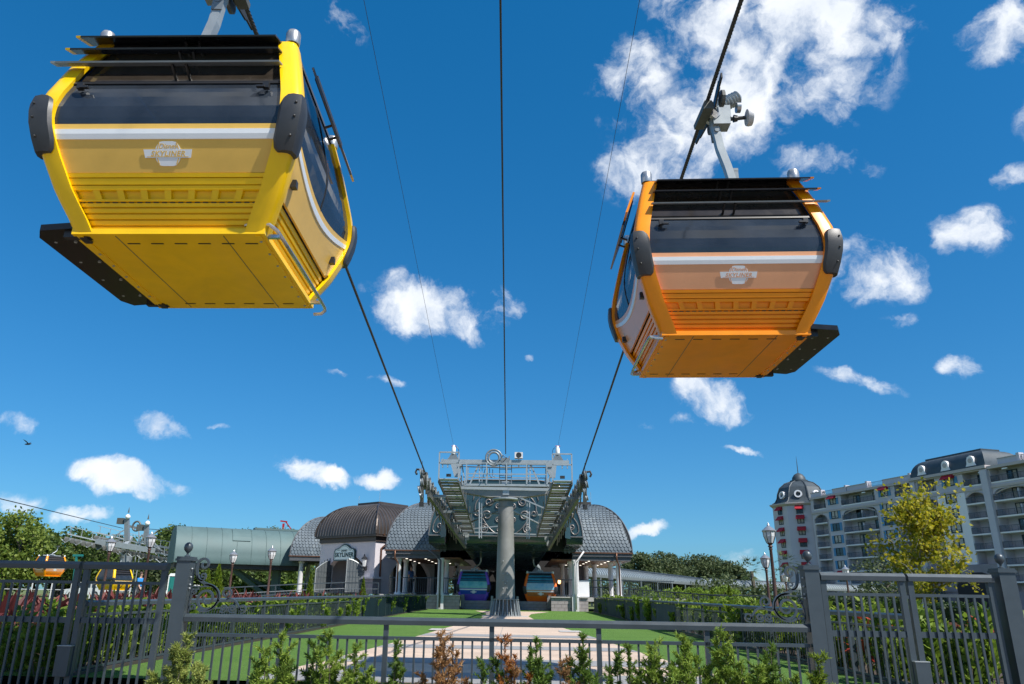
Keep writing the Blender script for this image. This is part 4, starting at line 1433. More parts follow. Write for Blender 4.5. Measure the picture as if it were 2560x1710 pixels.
h2 = hwid
sp(.245 * h2, .36, .30, -.6, 1, 1.7, bez((.02 * h2, zl + .02 * U), (.10 * h2, zl + .0 * U), (.20 * h2, zl + .06 * U), (.245 * h2 + .25, zl + .36 * U - .17), 8)[:-1])
sp(.10 * h2, .52, .17, 2.4, -1, 1.4)
sp(.10 * h2, .29, .16, -2.2, 1, 1.4)
sp(.09 * h2, .10, .11, 2.2, -1, 1.3)
sp(.285 * h2, .12, .28, 1.2, 1, 1.7)
sp(.22 * h2, .60, .29, 1.0, 1, 1.7, bez((.03 * h2, zl + .90 * U), (.12 * h2, zl + .78 * U), (.2 * h2, zl + .8 * U), (.22 * h2 + .157, zl + .60 * U + .244), 8)[:-1])
sp(.37 * h2, .40, .20, .9, -1, 1.5, bez((.10 * h2, zl + .86 * U), (.28 * h2, zl + .74 * U), (.42 * h2, zl + .66 * U), (.37 * h2 + .124, zl + .40 * U + .157), 10)[:-1])
sp(.355 * h2, .82, .17, 2.2, -1, 1.3, bez((.43 * h2, zl + .62 * U), (.41 * h2, zl + .72 * U), (.41 * h2, zl + .9 * U), (.355 * h2 - .1, zl + .82 * U + .137), 8)[:-1])
sp(.07 * h2, .74, .10, 0, 1, 1.2)
sp(.86 * h2, .17, .20, 2.2, 1, 1.5, bez((.70 * h2, zl + .62 * U), (.76 * h2, zl + .40 * U), (.955 * h2, zl + .36 * U), (.95 * h2, zl + .10 * U), 8) + bez((.95 * h2, zl + .10 * U), (.93 * h2, zl - .0 * U), (.83 * h2, zl + .0 * U), (.86 * h2 - .118, zl + .17 * U + .16), 6)[1:-1])
sp(.87 * h2, .38, .10, -.4, 1, 1.3)
sp(.77 * h2, .60, .11, -.4, 1, 1.3)
sp(.44 * h2, .16, .16, 1.8, -1, 1.2)

# ---------------------------------------------------------------- pavilions with curved shingle roofs
sh_me = MB().add([(-.5, .30, .0), (.5, .30, .0), (.5, -.42, .035), (.30, -.70, .05), (0, -.80, .055), (-.30, -.70, .05), (-.5, -.42, .035),
                  (.5, -.42, .0), (.30, -.70, .0), (0, -.80, .0), (-.30, -.70, .0), (-.5, -.42, .0)],
                 [(0, 1, 2, 6), (6, 2, 3, 5), (5, 3, 4), (2, 7, 8, 3), (3, 8, 9, 4), (4, 9, 10, 5), (5, 10, 11, 6)]).mesh('shingle', M['shingle'])
sh_alt = sh_me.copy()
sh_alt.name = 'shingle'
sh_alt.materials[0] = mat('shingle_worn', (.16, .19, .21), .55, .05, var=.25, scale=1.2, bump=.1)
sh_dark = sh_me.copy()
sh_dark.name = 'shingle'
sh_dark.materials[0] = mat('shingle_dark', (.10, .125, .145), .5, .05, var=.25, scale=1.2, bump=.1)


def ell(t, run, rise):
    """quarter ellipse from the eave (t=0) to the top (t=1): horizontal run in, rise up"""
    a = t * math.pi / 2
    return run * (1 - math.cos(a)) if run else 0, rise * math.sin(a)


def curved_roof(root, o, ex, ey, L, D, run, rise, spans, sw=.225, rows=23, cap_h=.22, mat_side=None, limit=300):
    """hip roof of convex section. o: front left eave corner, ex along the eave, ey into the building.
    spans: stretches of the front eave that carry separate shingles"""
    o, ex, ey = Vector(o), Vector(ex), Vector(ey)
    Z = Vector((0, 0, 1))
    S = 14

    def ring(t):
        i, h = ell(t, run, rise)
        return [o + ex * i + ey * i + Z * h, o + ex * (L - i) + ey * i + Z * h, o + ex * (L - i) + ey * (D - i) + Z * h, o + ex * i + ey * (D - i) + Z * h]
    vs = []
    for k in range(S + 1):
        vs += ring(k / S)
    fs = [(k * 4 + j, k * 4 + (j + 1) % 4, k * 4 + 4 + (j + 1) % 4, k * 4 + 4 + j) for k in range(S) for j in range(4)] + [tuple(range(S * 4, S * 4 + 4))]
    rf = MB().add(vs, fs).build('roof', mat_side or M['underlay'], root, smooth=40)
    # shingles on the front slope
    places = []
    for r in range(rows + 1):
        t = (r + .35) / (rows + .4)
        if t > 1:
            break
        i, h = ell(t, run, rise)
        i2, h2_ = ell(min(1, t + .01), run, rise)
        up = (ey * (i2 - i) + Z * (h2_ - h)).normalized()
        nn = ex.cross(up).normalized()
        if nn.z < 0 and nn.dot(ey) > 0:
            nn = -nn
        off = (r % 2) * sw / 2
        nx = int((L - 2 * i) / sw) + 1
        for k in range(nx):
            x = i + off + (k + .3) * sw
            if x > L - i - sw * .3:
                continue
            if any(a <= x <= b for a, b in spans):
                p = o + ex * x + ey * i + Z * h
                hgt = rise * math.pi / 2 / rows * .98
                places.append((p + nn * (.008 + .004 * random.random()), nn, up, hgt))
    places.sort(key=lambda q: abs(q[0].x) + .5 * q[0].z)
    rest = MB()
    for c, (p, nn, up, hg) in enumerate(places):
        Mx = basis(p, ex * sw * .9, up * hg * 1.08, nn * .6)
        me = random.choice((sh_me, sh_me, sh_alt, sh_dark))
        if c < limit:
            inst('shingle', me, rf, Mx)
        else:
            rest.add([Mx @ v.co for v in me.vertices], [tuple(q.vertices) for q in me.polygons])
    if rest.v:
        rest.build('shingles', M['shingle'], rf, kind='stuff', fix=False)
    # hip rolls and the ridge curb
    for a in (0, 1):
        MB().tube([ring(k / S)[a] + Z * .02 for k in range(S + 1)], .05, 6).build('hip_roll', M['fascia'], root)
    q = ring(1)
    c = sum(q, Vector()) / 4
    cm = MB()
    for j in range(4):
        a, b = q[j], q[(j + 1) % 4]
        cm.bar(a + Z * cap_h / 2, b + Z * cap_h / 2, .12, cap_h)
    cm.build('ridge_curb', M['bronze'], root)
    return rf


EZ = 3.78                                   # eave height of the pavilions
e0, e1 = at(884, 1258, Y=47.6), at(1449, 1268, Y=47.6)
EZ = (e0.z + e1.z) / 2
zr = (at(1362, 1157, Y=50).z + at(965, 1150, Y=50).z) / 2 - .1
pv1 = thing('station_pavilion', 'station pavilion with grey scalloped shingle roof and white columns behind the hood', 'station', ((e0.x + e1.x) / 2, 47.6, gz(47)))
PL, PD = e1.x - e0.x, 12.5
hl, hr = hc - hwid - e0.x, hc + hwid - e0.x
curved_roof(pv1, (e0.x, 47.6, EZ), (1, 0, 0), (0, 1, 0), PL, PD, 2.25, zr - EZ, [(0, hl + .9), (hr - .9, PL)])
b1 = lambda m, n, ma=None, par=None, **k: m.build(n, ma or M['fascia'], par or pv1, **k)
fz0, fz1 = EZ - .50, EZ - .02
for nm, z0, z1, out_, ma in (('gutter', fz1 - .06, fz1 + .02, .06, M['copper']), ('fascia', fz1 - .24, fz1 - .062, .0, M['fascia']), ('fascia', fz0, fz1 - .242, -.09, M['fascia'])):
    x0, x1, y0, y1 = e0.x - out_, e1.x + out_, 47.6 - out_, 60.1 + out_
    w = .18
    for a_, b_, sx_ in ((x0, hc - hwid * .9, x0 + w / 2), (hc + hwid * .9, x1, x1 - w / 2)):
        m = MB().box(((a_ + b_) / 2, y0 + w / 2, (z0 + z1) / 2), (b_ - a_, w, z1 - z0)).box((sx_, (y0 + w + y1) / 2 + .002, (z0 + z1) / 2), (w - .004, y1 - y0 - w, z1 - z0))
        b1(m, nm, ma)
sof = b1(MB().box(((e0.x + .2 + hc - hwid * .62) / 2, 53.8, fz0 + .05), (hc - hwid * .62 - e0.x - .2, 12, .06)).box(((e1.x - .2 + hc + hwid * .62) / 2, 53.8, fz0 + .05), (e1.x - .2 - hc - hwid * .62, 12, .06)), 'soffit', M['wood'])
xs = np.linspace(e0.x + .3, e1.x - .3, 60)
for x, y in [(e0.x + a, b) for a in (1.2, 2.4, 3.4, 11.6, 12.6, 13.8) for b in (48.6, 50.4, 52.5, 55)]:
    b1(MB().lathe([(.07, 0), (.07, -.02), (.001, -.02)], (x, y, fz0 + .018), 10), 'downlight', M['downlight'], sof)
# platform deck with a block retaining wall
PZ = at(1160, 1366, Y=47.2).z
dk = b1(MB().box(((e0.x - .2 + hc - 2.75) / 2, 54, PZ - .12), (hc - 2.75 - e0.x + .2, 13.4, .24)).box(((e1.x + 3.0 + hc + 2.75) / 2, 54, PZ - .12), (e1.x + 3.0 - hc - 2.75, 13.4, .24)), 'platform', M['concrete'])
bay0, bay1 = hc - 2.72, hc + 2.72
wall_me = {}


def block_wall(x0, x1, y, z0, z1, par):
    rows_ = max(1, int(round((z1 - z0) / .175)))
    h = (z1 - z0) / rows_
    core = MB().box(((x0 + x1) / 2, y + .12, (z0 + z1) / 2), (x1 - x0, .2, z1 - z0)).build('wall_core', M['mortar'], par)
    for r in range(rows_):
        x = x0 - (r % 2) * .2
        while x < x1 - .02:
            a, b = max(x + .006, x0), min(x + .394, x1)
            if b - a > .05:
                key = (round(b - a, 2), round(h, 3))
                if key not in wall_me:
                    wall_me[key] = MB().box((0, 0, 0), (key[0], .08, h - .014)).mesh('block', M['block'])
                inst('block', wall_me[key], core, T((a + b) / 2, y - .02 + random.uniform(-.006, .006), z0 + (r + .5) * h))
            x += .4


g0 = gz(47)
block_wall(at(976, 1380, Y=47.2).x, bay0, 47.15, g0, PZ - .05, pv1)
block_wall(bay0 + .005, bay1 - .005, 48.3, g0, g0 + .52, pv1)
block_wall(bay1, at(1348, 1385, Y=47.2).x, 47.15, g0, PZ - .05, pv1)
b1(MB().box(((at(976, 1380, Y=47.2).x + bay0) / 2, 47.25, PZ - .02), (bay0 - at(976, 1380, Y=47.2).x, .5, .06)).box(((at(1348, 1385, Y=47.2).x + bay1) / 2, 47.25, PZ - .02), (at(1348, 1385, Y=47.2).x - bay1, .5, .06)), 'coping', M['concrete'])
b1(MB().box((hc, 54.5, g0 + .05), (5.4, 12, .06)), 'bay_floor', M['concrete'])
b1(MB().box((bay0 + .1, 54, .7), (.2, 12.5, .8)).box((bay1 - .1, 54, .7), (.2, 12.5, .8)), 'bay_wall', M['mortar'])
for x in (at(1128, 1390, Y=48.5).x, at(1186, 1390, Y=48.5).x):
    b1(MB().box((x, 48.0, g0 + .2), (.28, .3, .4)).box((x, 48.0, g0 + .55), (.13, .15, .5)), 'buffer', M['grey_steel'])
col_prof = lambda h, r: [(r * 1.45, 0), (r * 1.45, .07), (r * 1.25, .1), (r * 1.05, .16), (r, .22), (r * .97, h * .5), (r * .88, h - .2), (r * .95, h - .17), (r * 1.2, h - .1), (r * 1.3, h - .07), (r * 1.3, h)]


def column(dx, dy, Y, z0=None, r=.155, par=None, h1=None):
    p = at(dx, dy, Y=Y)
    z0 = PZ if z0 is None else z0
    return MB().lathe(col_prof((h1 or fz0) - z0, r), (p.x, Y, z0), 18).build('column', M['column'], par or pv1, smooth=50)


for dx, Y in ((912.7, 48.0), (929, 49.4), (1023, 49.0), (948, 53.5), (1047, 53.5), (1308, 49.0), (1289, 52.5), (1400, 49.2), (1418, 48.0), (1363, 52.5), (1343, 55.5), (896, 55.5)):
    column(dx, 1330, Y)
for dx, Y in ((1006, 47.0), (1012.5, 47.0), (1315.5, 47.0), (1323, 47.0)):
    p = at(dx, 1380, Y=Y)
    ped = b1(MB().box((p.x, Y, (g0 + PZ) / 2), (.21, .24, PZ - g0)), 'pedestal', M['column'])
    column(dx, 1330, Y, r=.10)
for sx in (-1, 1):
    xx = at(1009.5 if sx < 0 else 1319, 1300, Y=46.8).x
    b1(MB().tube([(hc + sx * (hwid + .2), 46.9, zl2 - .25), (xx - sx * -.2, 46.85, fz0 + .05), (xx, 46.8, fz0 - .15), (xx, 46.8, g0 + .1)], .05, 8), 'downpipe', M['column'] if sx > 0 else M['fascia'], smooth='all')
for (a, Y) in ((905, 47.75), (1413, 47.75)):
    xx = at(a, 1300, Y=Y).x
    b1(MB().tube([(xx, 47.5, fz1), (xx, 47.5, fz0 + .05), (xx + .18, 47.85, fz0 - .3), (xx + .18, 47.85, PZ + .1)], .045, 8), 'downpipe', M['copper'], smooth='all')
# dimness painted into the near-black back wall with two openings, ticket room on the right
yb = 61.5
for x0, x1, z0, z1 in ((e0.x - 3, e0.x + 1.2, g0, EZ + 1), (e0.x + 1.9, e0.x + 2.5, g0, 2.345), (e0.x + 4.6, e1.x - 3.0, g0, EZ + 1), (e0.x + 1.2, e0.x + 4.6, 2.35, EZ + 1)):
    b1(MB().box(((x0 + x1) / 2, yb, (z0 + z1) / 2), (x1 - x0 - .01, .2, z1 - z0)), 'back_wall', M['deep_shade'])
tx0, tx1 = at(1322, 1340, Y=56).x, at(1349, 1340, Y=56).x
room = b1(MB().box(((tx0 + tx1) / 2, 57.5, (PZ + fz0) / 2), (tx1 - tx0, 3.4, fz0 - PZ)), 'room', M['stucco'])
b1(MB().box((tx0 + .55 * (tx1 - tx0), 55.77, PZ + 1.05), (.62, .06, 2.1)), 'door', M['plinth'], room)
b1(MB().lathe([(.05, 0), (.09, .05), (.09, .2), (.04, .26)], at(1282, 1338, Y=51.5), 10), 'wall_lantern', M['lamp_lit'])
# railings on the deck
for (xa_, xb_, yy) in ((e0.x + .2, bay0 - .1, 48.6), (bay1 + .1, e1.x + 2.6, 48.5)):
    m = MB()
    b1(MB().bar((xa_, yy, PZ + 1.0), (xb_, yy, PZ + 1.0), .05, .05), 'deck_rail', M['fence'])
    b1(MB().bar((xa_, yy, PZ + .1), (xb_, yy, PZ + .1), .03, .03), 'deck_rail', M['fence'])
    nn_ = int((xb_ - xa_) / .13)
    me = MB().box((0, 0, .53), (.02, .02, .9)).mesh('deck_picket', M['fence'])
    for k in range(nn_):
        inst('deck_picket', me, pv1, T(xa_ + k * .13, yy, PZ))
bx = at(1339, 1360, Y=48.4)
b1(MB().box((bx.x, 48.35, PZ + .5), (.62, .05, .95)), 'notice_panel', M['white'])
for x in (e0.x + 2.2, e1.x - 2.2):
    b1(MB().tube([(x, 49.8, zr), (x, 49.8, zr + .85)], .012, 5), 'lightning_rod', M['light_steel'])

# ---------------------------------------------------------------- gatehouse with bronze seamed dome
GA = at(854, 1362, Y=52.0)
GA = Vector((GA.x, 52.0, PZ))
gx = Vector((-.80, .60, 0)).normalized()    # along the sign wall
gn = Vector((-gx.y, gx.x, 0))
gn = gn if gn.y < 0 else -gn                 # outward normal of the sign wall
gi = -gn                                     # into the building
GL, GD = 5.75, 6.4
gh = thing('gatehouse', 'pale stucco gatehouse with bronze standing seam dome and the station sign', 'gatehouse', GA)
b2 = lambda m, n, ma=None, par=None, **k: m.build(n, ma or M['stucco'], par or gh, **k)
wz = at(854, 1229, Y=52).z - PZ              # wall height above the deck
Zv = Vector((0, 0, 1))


def arch_wall(o, ex, dep, L, H, a0, a1, zs, za, n=14):
    arch = [(lerp(a1, a0, k / n), zs + (za - zs) * math.sin(math.pi * k / n) ** .8) for k in range(n + 1)]
    m = MB()
    xs_ = [0, a0] + [lerp(a0, a1, k / n) for k in range(1, n)] + [a1, L]
    # built in vertical strips so that it stays clean
    m.prism([(0, 0), (a0, 0), (a0, H), (0, H)], o, ex, Zv, dep)
    m.prism([(a1, 0), (L, 0), (L, H), (a1, H)], o, ex, Zv, dep)
    A = arch[::-1]
    for (xa_, za_), (xb_, zb_) in zip(A, A[1:]):
        m.prism([(xa_, za_), (xb_, zb_), (xb_, H), (xa_, H)], o, ex, Zv, dep)
    bm = bmesh.new()
    me = m.mesh('t', None)
    bm.from_mesh(me)
    bmesh.ops.remove_doubles(bm, verts=bm.verts, dist=.0005)
    # drop the inner partition faces that the strips share
    seen = {}
    for f in bm.faces:
        seen.setdefault(tuple(sorted(v.index for v in f.verts)), []).append(f)
    dead = [f for fl_ in seen.values() if len(fl_) > 1 for f in fl_]
    bmesh.ops.delete(bm, geom=dead, context='FACES')
    r = MB()
    bm.verts.index_update()
    r.v = [v.co.copy() for v in bm.verts]
    r.f = [tuple(v.index for v in f.verts) for f in bm.faces]
    bm.free()
    return r


fw = b2(arch_wall(GA, gx, gi * .45, GL, wz, 1.0, GL - 1.0, 1.75, 2.62), 'sign_wall')
rw = b2(arch_wall(GA + gi * .455, gi, gx * .4, GD - .9, wz, 1.0, 5.2, 1.2, 2.6), 'side_wall')
b2(MB().prism([(.0, 0), (GL, 0), (GL, wz), (0, wz)], GA + gi * GD, gx, Zv, gi * -.4), 'back_wall', M['deep_shade'])
b2(MB().bar(GA + gx * (GL - .2) + gi * .5 + Zv * wz / 2, GA + gx * (GL - .2) + gi * (GD - .5) + Zv * wz / 2, .4, wz), 'end_wall')
for (u0, u1) in ((-.12, .85),):
    b2(MB().bar(GA + gx * u0 + gi * .2 + Zv * .48, GA + gx * u1 + gi * .2 + Zv * .48, .75, .96), 'plinth', M['plinth'])
    b2(MB().bar(GA + gx * (u0 - .08) + gi * .2 + Zv * 1.03, GA + gx * (u1 + .08) + gi * .2 + Zv * 1.03, .92, .13), 'plinth_cap', M['stucco'])
b2(MB().bar(GA + gx * (GL - .75) + gi * .2 + Zv * .48, GA + gx * (GL + .05) + gi * .2 + Zv * .48, .7, .96), 'plinth', M['plinth'])
# cornice and dome
for (z0, z1, ov) in ((wz - .32, wz - .0, .10), (wz, wz + .12, .32)):
    m = MB()
    c = GA + gx * GL / 2 + gi * GD / 2
    m.prism([(-GL / 2 - ov, -GD / 2 - ov), (GL / 2 + ov, -GD / 2 - ov), (GL / 2 + ov, GD / 2 + ov), (-GL / 2 - ov, GD / 2 + ov)], c + Zv * z0, gx, gi, Zv * (z1 - z0 - .003))
    b2(m, 'cornice', M['bronze'])
b2(MB().bar(GA - gx * .36 - gn * .4 + Zv * (wz + .13), GA + gx * (GL + .36) - gn * .4 + Zv * (wz + .13), .12, .09), 'gutter', M['copper'])
dome_o = GA - gx * .34 + gn * .34 + Zv * (wz + .122)
DL, DD = GL + .68, GD + .68
rise = 2.25
run = 2.1


def dring(t):
    i, h = ell(t, run, rise)
    return [dome_o + gx * i + gi * i + Zv * h, dome_o + gx * (DL - i) + gi * i + Zv * h, dome_o + gx * (DL - i) + gi * (DD - i) + Zv * h, dome_o + gx * i + gi * (DD - i) + Zv * h]


S = 14
vs = []
for k in range(S + 1):
    vs += dring(k / S)
dm = b2(MB().add(vs, [(k * 4 + j, k * 4 + (j + 1) % 4, k * 4 + 4 + (j + 1) % 4, k * 4 + 4 + j) for k in range(S) for j in range(4)] + [tuple(range(S * 4, S * 4 + 4))]), 'dome', M['bronze_roof'], smooth=40)
for side, (ea, eb, LL, oo) in enumerate(((gx, gi, DL, dome_o), (gi, gx, DD, dome_o))):
    n_ = 22
    for k in range(1, n_):
        x = LL * k / n_
        pts = []
        for q in range(S + 1):
            i, h = ell(q / S, run, rise)
            if i <= min(x, LL - x) + .001:
                pts.append(oo + ea * x + eb * i + Zv * (h + .03))
        if len(pts) >= 2:
            b2(MB().tube(pts, .042, 5), 'seam', M['seam'], dm)
for a in (0, 1, 3):
    b2(MB().tube([dring(k / S)[a] + Zv * .03 for k in range(S + 1)], .07, 6), 'hip_roll', M['bronze_roof'], dm)
q = dring(1)
m = MB()
for j in range(4):
    m.bar(q[j] + Zv * .12, q[(j + 1) % 4] + Zv * .12, .14, .24)
b2(m, 'ridge_curb', M['bronze'])
b2(MB().tube([q[0] + Zv * .2, q[0] + Zv * 1.0], .012, 5).tube([q[1] + Zv * .2, q[1] + Zv * .8], .012, 5), 'lightning_rod', M['light_steel'])
b2(MB().tube([GA + gi * .9 - gx * .3 + Zv * (wz + .1), GA + gi * .9 - gx * .3 + Zv * (wz - .35), GA + gi * .5 - gx * .07 + Zv * (wz - .75), GA + gi * .5 - gx * .07 + Zv * 1.1], .06, 8), 'downpipe', M['copper'], smooth='all')
# sign
SGN = [(-1.0, -.46), (1.0, -.46), (1.0, .12), (.93, .17), (.90, .25), (.72, .27), (.52, .33), (.36, .44), (.2, .51), (0, .54), (-.2, .51), (-.36, .44), (-.52, .33), (-.72, .27), (-.90, .25), (-.93, .17), (-1.0, .12)]
M['sign_green'] = mat('sign_green', (.008, .035, .04), .4, var=.1)
M['sign_face'] = mat('sign_face', (.62, .74, .72), .5, var=.04)
sc_ = GA + gx * 3.0 + gn * .02 + Zv * (wz - 1.04)
sg = thing('station_sign', 'white and dark green arched sign board on the gatehouse wall', 'sign', sc_)
SW = 1.12
ex_ = -gx
sb = MB().prism([(x * SW, y * SW) for x, y in SGN], sc_ + gn * .0, ex_, Zv, gn * .10).build('board', M['sign_green'], sg)
MB().prism([(x * SW * .90, (y - .01) * SW * .88) for x, y in SGN], sc_ + gn * .095, ex_, Zv, gn * .025).build('face', M['sign_face'], sg)
pts = [sc_ + ex_ * (x * SW * .82) + Zv * ((y - .02) * SW * .80) + gn * .122 for x, y in SGN]
MB().tube(pts, .010, 4, closed=True).build('border_line', M['sign_green'], sg)
for txt, sz, zz, bo in (('SKYLINER', .40, -.13, .014), ('DISNEY', .18, .155, .004)):
    me = text_mesh(txt, sz, .01, 0, 1.12, bo)
    me.materials.append(M['sign_green'])
    o = bpy.data.objects.new('lettering', me)
    COL.objects.link(o)
    o.parent = sg
    o.matrix_local = T(*(-sc_)) @ basis(sc_ + Zv * zz + gn * .124, ex_, Zv, gn)
for a in (-1, 1):
    MB().bar(sc_ + ex_ * (a * .42) + Zv * .2 + gn * .124, sc_ + ex_ * (a * .72) + Zv * .16 + gn * .124, .02, .014, gn).build('flourish', M['sign_green'], sg)
# open gates
M['mesh_gate'] = mat('mesh_gate', (.10, .115, .125), .6, .2, var=.3, scale=12)


def court_gate(hinge, d, w, flip, label):
    t = thing('courtyard_gate', label, 'gate', hinge, group='open gates of the gatehouse arch')
    n_ = 10
    top = [(lerp(0, w, k / n_), 1.58 + (.64 * math.sin(math.pi / 2 * k / n_) if flip else .64 * math.sin(math.pi / 2 * (1 - k / n_)))) for k in range(n_ + 1)]
    poly = [(0, .1), (w, .1)] + top[::-1]
    nrm = Vector((-d.y, d.x, 0))
    MB().prism(poly, hinge, d, Zv, nrm * .02).build('panel', M['mesh_gate'], t)
    P = [hinge + d * x + Zv * z + nrm * .01 for x, z in poly]
    MB().tube(P, .035, 6, closed=True).build('frame', M['light_steel'], t)
    for k in range(1, 6):
        x = w * k / 6
        h = float(np.interp(x, [q[0] for q in top], [q[1] for q in top]))
        MB().bar(hinge + d * x + Zv * .1, hinge + d * x + Zv * (h + .16), .05, .05).build('bar', M['fence'], t)
    for z in (1.05, 1.4):
        MB().bar(hinge + d * .02 + Zv * z, hinge + d * (w - .02) + Zv * z, .05, .03).build('cross_bar', M['fence'], t)
    for z in (.5, 1.62):
        for k in range(3):
            c = hinge + d * (w * (k + 1) / 4) + Zv * z
            for f_ in (-1, 1):
                MB().tube([c + d * (f_ * x) + Zv * y_ - nrm * .02 for x, y_ in spiral((.10, 0), .1, 1.2, math.pi, f_, .3, 10)], .012, 4).build('scroll', M['light_steel'], t)


hg1 = at(834, 1366, Y=52.6)
tip1 = at(790, 1366, Y=52.2)
d_ = (tip1 - hg1)
w_ = Vector((d_.x, d_.y, 0)).length
court_gate(Vector((hg1.x, hg1.y, PZ)), Vector((d_.x, d_.y, 0)).normalized(), w_, True, 'grey mesh courtyard gate standing open right of the arch')
hg2 = at(756, 1366, Y=55.0)
tip2 = at(719, 1366, Y=53.4)
d_ = (tip2 - hg2)
w_ = Vector((d_.x, d_.y, 0)).length
court_gate(Vector((hg2.x, hg2.y, PZ)), Vector((d_.x, d_.y, 0)).normalized(), w_, False, 'grey mesh courtyard gate standing open left of the arch')
lt = GA + gx * .75 + gn * .25 + Zv * 2.05
wl = thing('wall_lantern', 'black lantern on the gatehouse wall right of the arch', 'lantern', lt)
MB().lathe([(.10, -.3), (.17, .15), (.17, .17)], lt, 6).build('glass', M['lamp_glass'], wl)
MB().lathe([(.22, .17), (.2, .22), (.06, .38), (.03, .5), (.001, .52)], lt, 6).build('hood', M['black'], wl)
MB().lathe([(.04, -.45), (.11, -.38), (.11, -.3)], lt, 6).build('base', M['black'], wl)
MB().bar(lt + Zv * -.42, lt + Zv * -.42 - gn * .25, .05, .3).build('bracket', M['black'], wl)

# ---------------------------------------------------------------- rear pavilion and the second station's canopy
r0 = at(664, 1273, Y=60.0)
pv2 = thing('rear_pavilion', 'smaller scalloped shingle pavilion left of the bronze dome', 'station', (r0.x + 3.5, 60, gz(47)))
curved_roof(pv2, (r0.x, 60.0, r0.z), (.985, .17, 0), (-.17, .985, 0), 9.0, 8.0, 2.5, at(735, 1186, Y=63).z - r0.z, [(0, 6.0)], sw=.25, rows=20, limit=300)
ex2, ey2 = Vector((.985, .17, 0)), Vector((-.17, .985, 0))
MB().bar(Vector((r0.x, 60.05, r0.z - .2)), Vector((r0.x, 60.05, r0.z - .2)) + ex2 * 9, .2, .36).build('fascia', M['fascia'], pv2)
MB().bar(Vector((r0.x + .1, 60.25, r0.z - .2)), Vector((r0.x, 60.2, r0.z - .2)) + ey2 * 8, .18, .36).build('fascia', M['fascia'], pv2)
MB().bar(Vector((r0.x - .05, 59.93, r0.z - .03)), Vector((r0.x - .05, 59.93, r0.z - .03)) + ex2 * 9, .1, .08).build('gutter', M['copper'], pv2)
for u, v in ((.9, .6), (1.9, 3.8), (5.2, .8), (.9, 6.5)):
    p = Vector((r0.x, 60, 0)) + ex2 * u + ey2 * v
    MB().lathe(col_prof(r0.z - .38 - .5, .2), (p.x, p.y, .5), 16).build('column', M['column'], pv2, smooth=50)
MB().prism([(.6, .4), (8.6, .4), (8.6, 7.4), (.6, 7.4)], Vector((r0.x, 60, r0.z - .42)), ex2, ey2, (0, 0, .05)).build('soffit', M['deep_shade'], pv2)

A0, A1 = at(400, 1271, Y=57), at(706, 1287, Y=61.8)
A1.z = A0.z
B0z = at(410, 1203, Y=58).z
sd_ = thing('station_canopy', 'long grey green barrel roofed canopy raised on one leg at left', 'ropeway hood', (A0.x + 4, 58, gz(47)))
ed = (A1 - A0)
LL = ed.length
ed.normalize()
en = Vector((-ed.y, ed.x, 0))
rise_c = B0z - A0.z
cprof = [(0, -.55), (-.06, -.3), (0, 0)] + [(2.1 * (1 - math.cos(a)), rise_c * math.sin(a)) for a in np.linspace(.12, math.pi / 2, 11)] + [(4.4, rise_c)] + [(4.4 + 2.1 * math.sin(a), rise_c * math.cos(a)) for a in np.linspace(.2, math.pi / 2, 8)] + [(6.5, -.55)]
b3 = lambda m, n, ma=None, par=None, **k: m.build(n, ma or M['shed_green'], par or sd_, **k)
n_ = len(cprof)
npan = 9
for k in range(npan):
    u0, u1 = LL * k / npan, LL * (k + 1) / npan - .012
    vs = [A0 + ed * u + en * x + Zv * z for u in (u0, u1) for x, z in cprof]
    b3(MB().add(vs, [(i, i + 1, n_ + i + 1, n_ + i) for i in range(n_ - 1)] + [tuple(range(n_)), tuple(range(n_, 2 * n_))]), 'roof_panel', smooth=50)
for k in range(npan + 1):
    u = min(LL * k / npan, LL - .01)
    b3(MB().tube([A0 + ed * (u - .006) + en * (x - .012) + Zv * (z + .008) for x, z in cprof[2:14]], .022, 4), 'panel_joint', M['shed_green'])
for u in (4.1, 10.9):
    vs = []
    m = MB()
    sl = [q for q in cprof[2:14] if .52 * rise_c < q[1] < .97 * rise_c]

    def hatch(a, b):
        x = float(np.interp(b, [0, 1], [sl[0][0], sl[-1][0]]))
        z = float(np.interp(x, [q[0] for q in sl], [q[1] for q in sl]))
        return A0 + ed * (u + a * 1.35) + en * (x - .05) + Zv * (z + .035), (-en + Zv * .6).normalized()
    b3(m.slab(hatch, 1, 5, .05), 'hatch', M['shed_green'])
b3(MB().bar(A0 + ed * .1 + en * 3.2 + Zv * -.72, A1 - ed * .1 + en * 3.2 + Zv * -.72, 5.6, .34), 'underframe', M['dark_steel'])
b3(MB().bar(A0 + ed * 6 + en * 2.6 + Zv * (rise_c + .1), A0 + ed * 13.5 + en * 2.6 + Zv * (rise_c + .1), .9, .16), 'ridge_box', M['shed_green'])
lg = at(633, 1330, Y=63)
lx_ = A0 + ed * ((lg - A0).dot(ed)) + en * 2.5
b3(MB().box((lx_.x, lx_.y, (lx_.z - .9) / 2), (.55, .7, lx_.z - .9)), 'leg', M['shed_green'])
b3(MB().bar((lx_.x - .2, lx_.y, .4), A0 + ed * 4.3 + en * 1.2 + Zv * -.8, .3, .3), 'brace', M['shed_green'])
b3(MB().bar((lx_.x + .2, lx_.y, 1.4), (lx_.x + 2.0, lx_.y + .6, .35), .25, .25), 'brace', M['shed_green'])
b3(MB().bar((lx_.x - .2, lx_.y + 1.5, .9), A0 + ed * 5.0 + en * 3.6 + Zv * -.8, .25, .25), 'brace', M['shed_green'])


